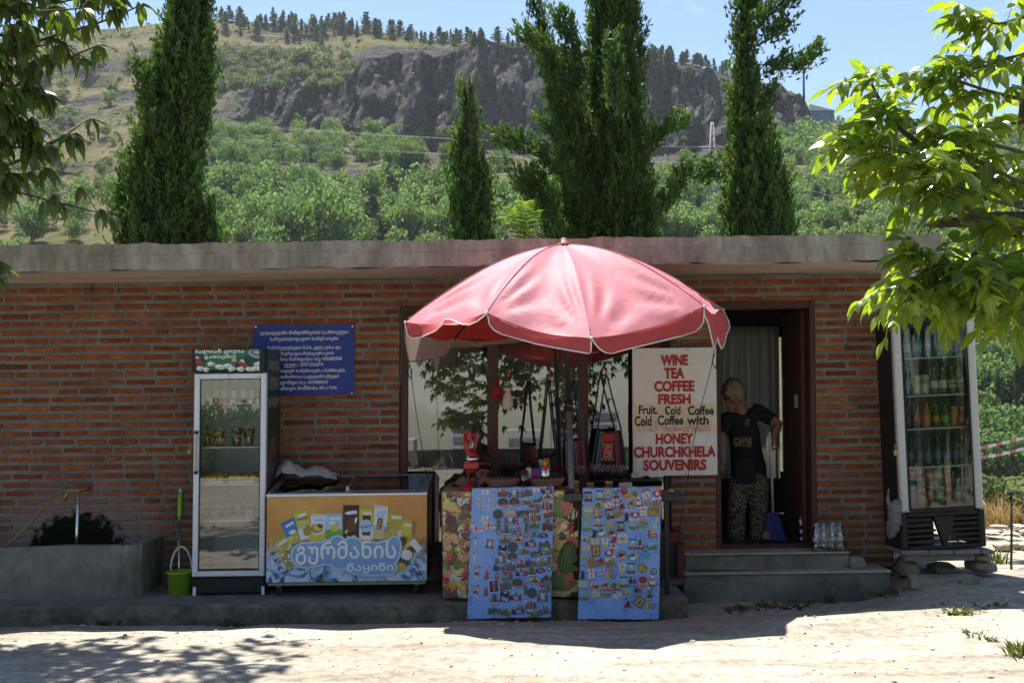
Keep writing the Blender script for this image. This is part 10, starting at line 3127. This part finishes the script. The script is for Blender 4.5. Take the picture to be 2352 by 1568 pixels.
# ---- one label for each far tree and bush
MARK=[(-999,"the far left edge"),(60,"the trough tap"),(200,"the right end of the trough"),(330,"the lime bucket"),(440,"the pale framed fridge"),(560,"the left edge of the blue banner"),(660,"the middle of the blue banner"),(760,"the right edge of the blue banner"),(830,"the left end of the window"),(930,"the left tip of the parasol"),(1030,"the citrus press"),(1130,"the left board"),(1230,"the parasol finial"),(1330,"the right board"),(1430,"the menu sign"),(1560,"the right half of the parasol"),(1660,"the doorway"),(1760,"the right door jamb"),(1870,"the water pack"),(1970,"the wall corner"),(2060,"the drinks cabinet"),(2180,"the right edge of the drinks cabinet"),(2290,"the metal stake")]
ORDS=["first","second","third","fourth","fifth","sixth","seventh","eighth","ninth","tenth","eleventh","twelfth","thirteenth","fourteenth","fifteenth","sixteenth","seventeenth","eighteenth","nineteenth","twentieth"]
NOUN={"pines along the ridge":"ridge pine","bushes scattered on the dry slope":"slope bush","bushes on the cliff":"cliff bush","trees of the wood on the lower mountain":"leafy hill tree"}
bins={}
for o,px,py,h,g in FAR:
 if g not in NOUN:continue
 mk=[m for x,m in MARK if px>=x][-1]
 lim={"ridge pine":(32,41),"slope bush":(19,27),"cliff bush":(8,12),"leafy hill tree":(34,44)}[NOUN[g]]
 sz_="small" if h<lim[0]else("middling" if h<lim[1]else "large")
 bins.setdefault((NOUN[g],sz_,mk),[]).append((-py,px,o))
for(nn,sz_,mk),li in bins.items():
 li.sort(key=lambda q:(q[0],q[1]))
 for i,(_,_,o)in enumerate(li):
  o["label"]="%s %s straight above %s"%(sz_,nn,mk)if len(li)==1 else "%s %s straight above %s, %s from below"%(sz_,nn,mk,ORDS[min(i,19)])
for g in("bushes on the bank","sunlit rubble stones","dry grass on the bank","apartment blocks across the valley","shrubs across the road","shrubs beside the road","cluster of dark spire trees","dark conifers on the right slope"):
 li=sorted([o for o in SC.objects if o.get("group")==g and o.parent is None],key=lambda o:o.location.x/max(1.0,abs(o.location.y)))
 for i,o in enumerate(li):
  o["label"]="%s, %s from left"%(o["label"].split(",")[0]if len(o["label"].split())>12 else o["label"],ORDS[i])
for g,a in(("power lines from the pylon","thin grey power line left of the pylon"),("power lines to the right","thin grey power line right of the pylon")):
 for i,o in enumerate([o for o in SC.objects if o.get("group")==g]):
  o["label"]="%s, %s one"%(a,("lowest","second lowest","second highest","highest")[i])
# ---- summer haze over the valley
mb=MB(shear=False)
mb.box(-1300,1800,-460,2000,-100,420)
hz_m=bpy.data.materials.new("thin_air_haze")
hz_m.use_nodes=True
nt=hz_m.node_tree
nt.nodes.remove(nt.nodes['Principled BSDF'])
pv=_n(nt,'ShaderNodeVolumePrincipled',Density=.00011,Anisotropy=.2)
pv.inputs['Color'].default_value=(.82,.90,1.0,1)
nt.links.new(pv.outputs[0],nt.nodes['Material Output'].inputs['Volume'])
hzo=mb.build("haze",hz_m,None,(0,0,0))
tag(hzo,"thin pale summer haze over the valley",None,None,"stuff")
SC.cycles.volume_bounces=0
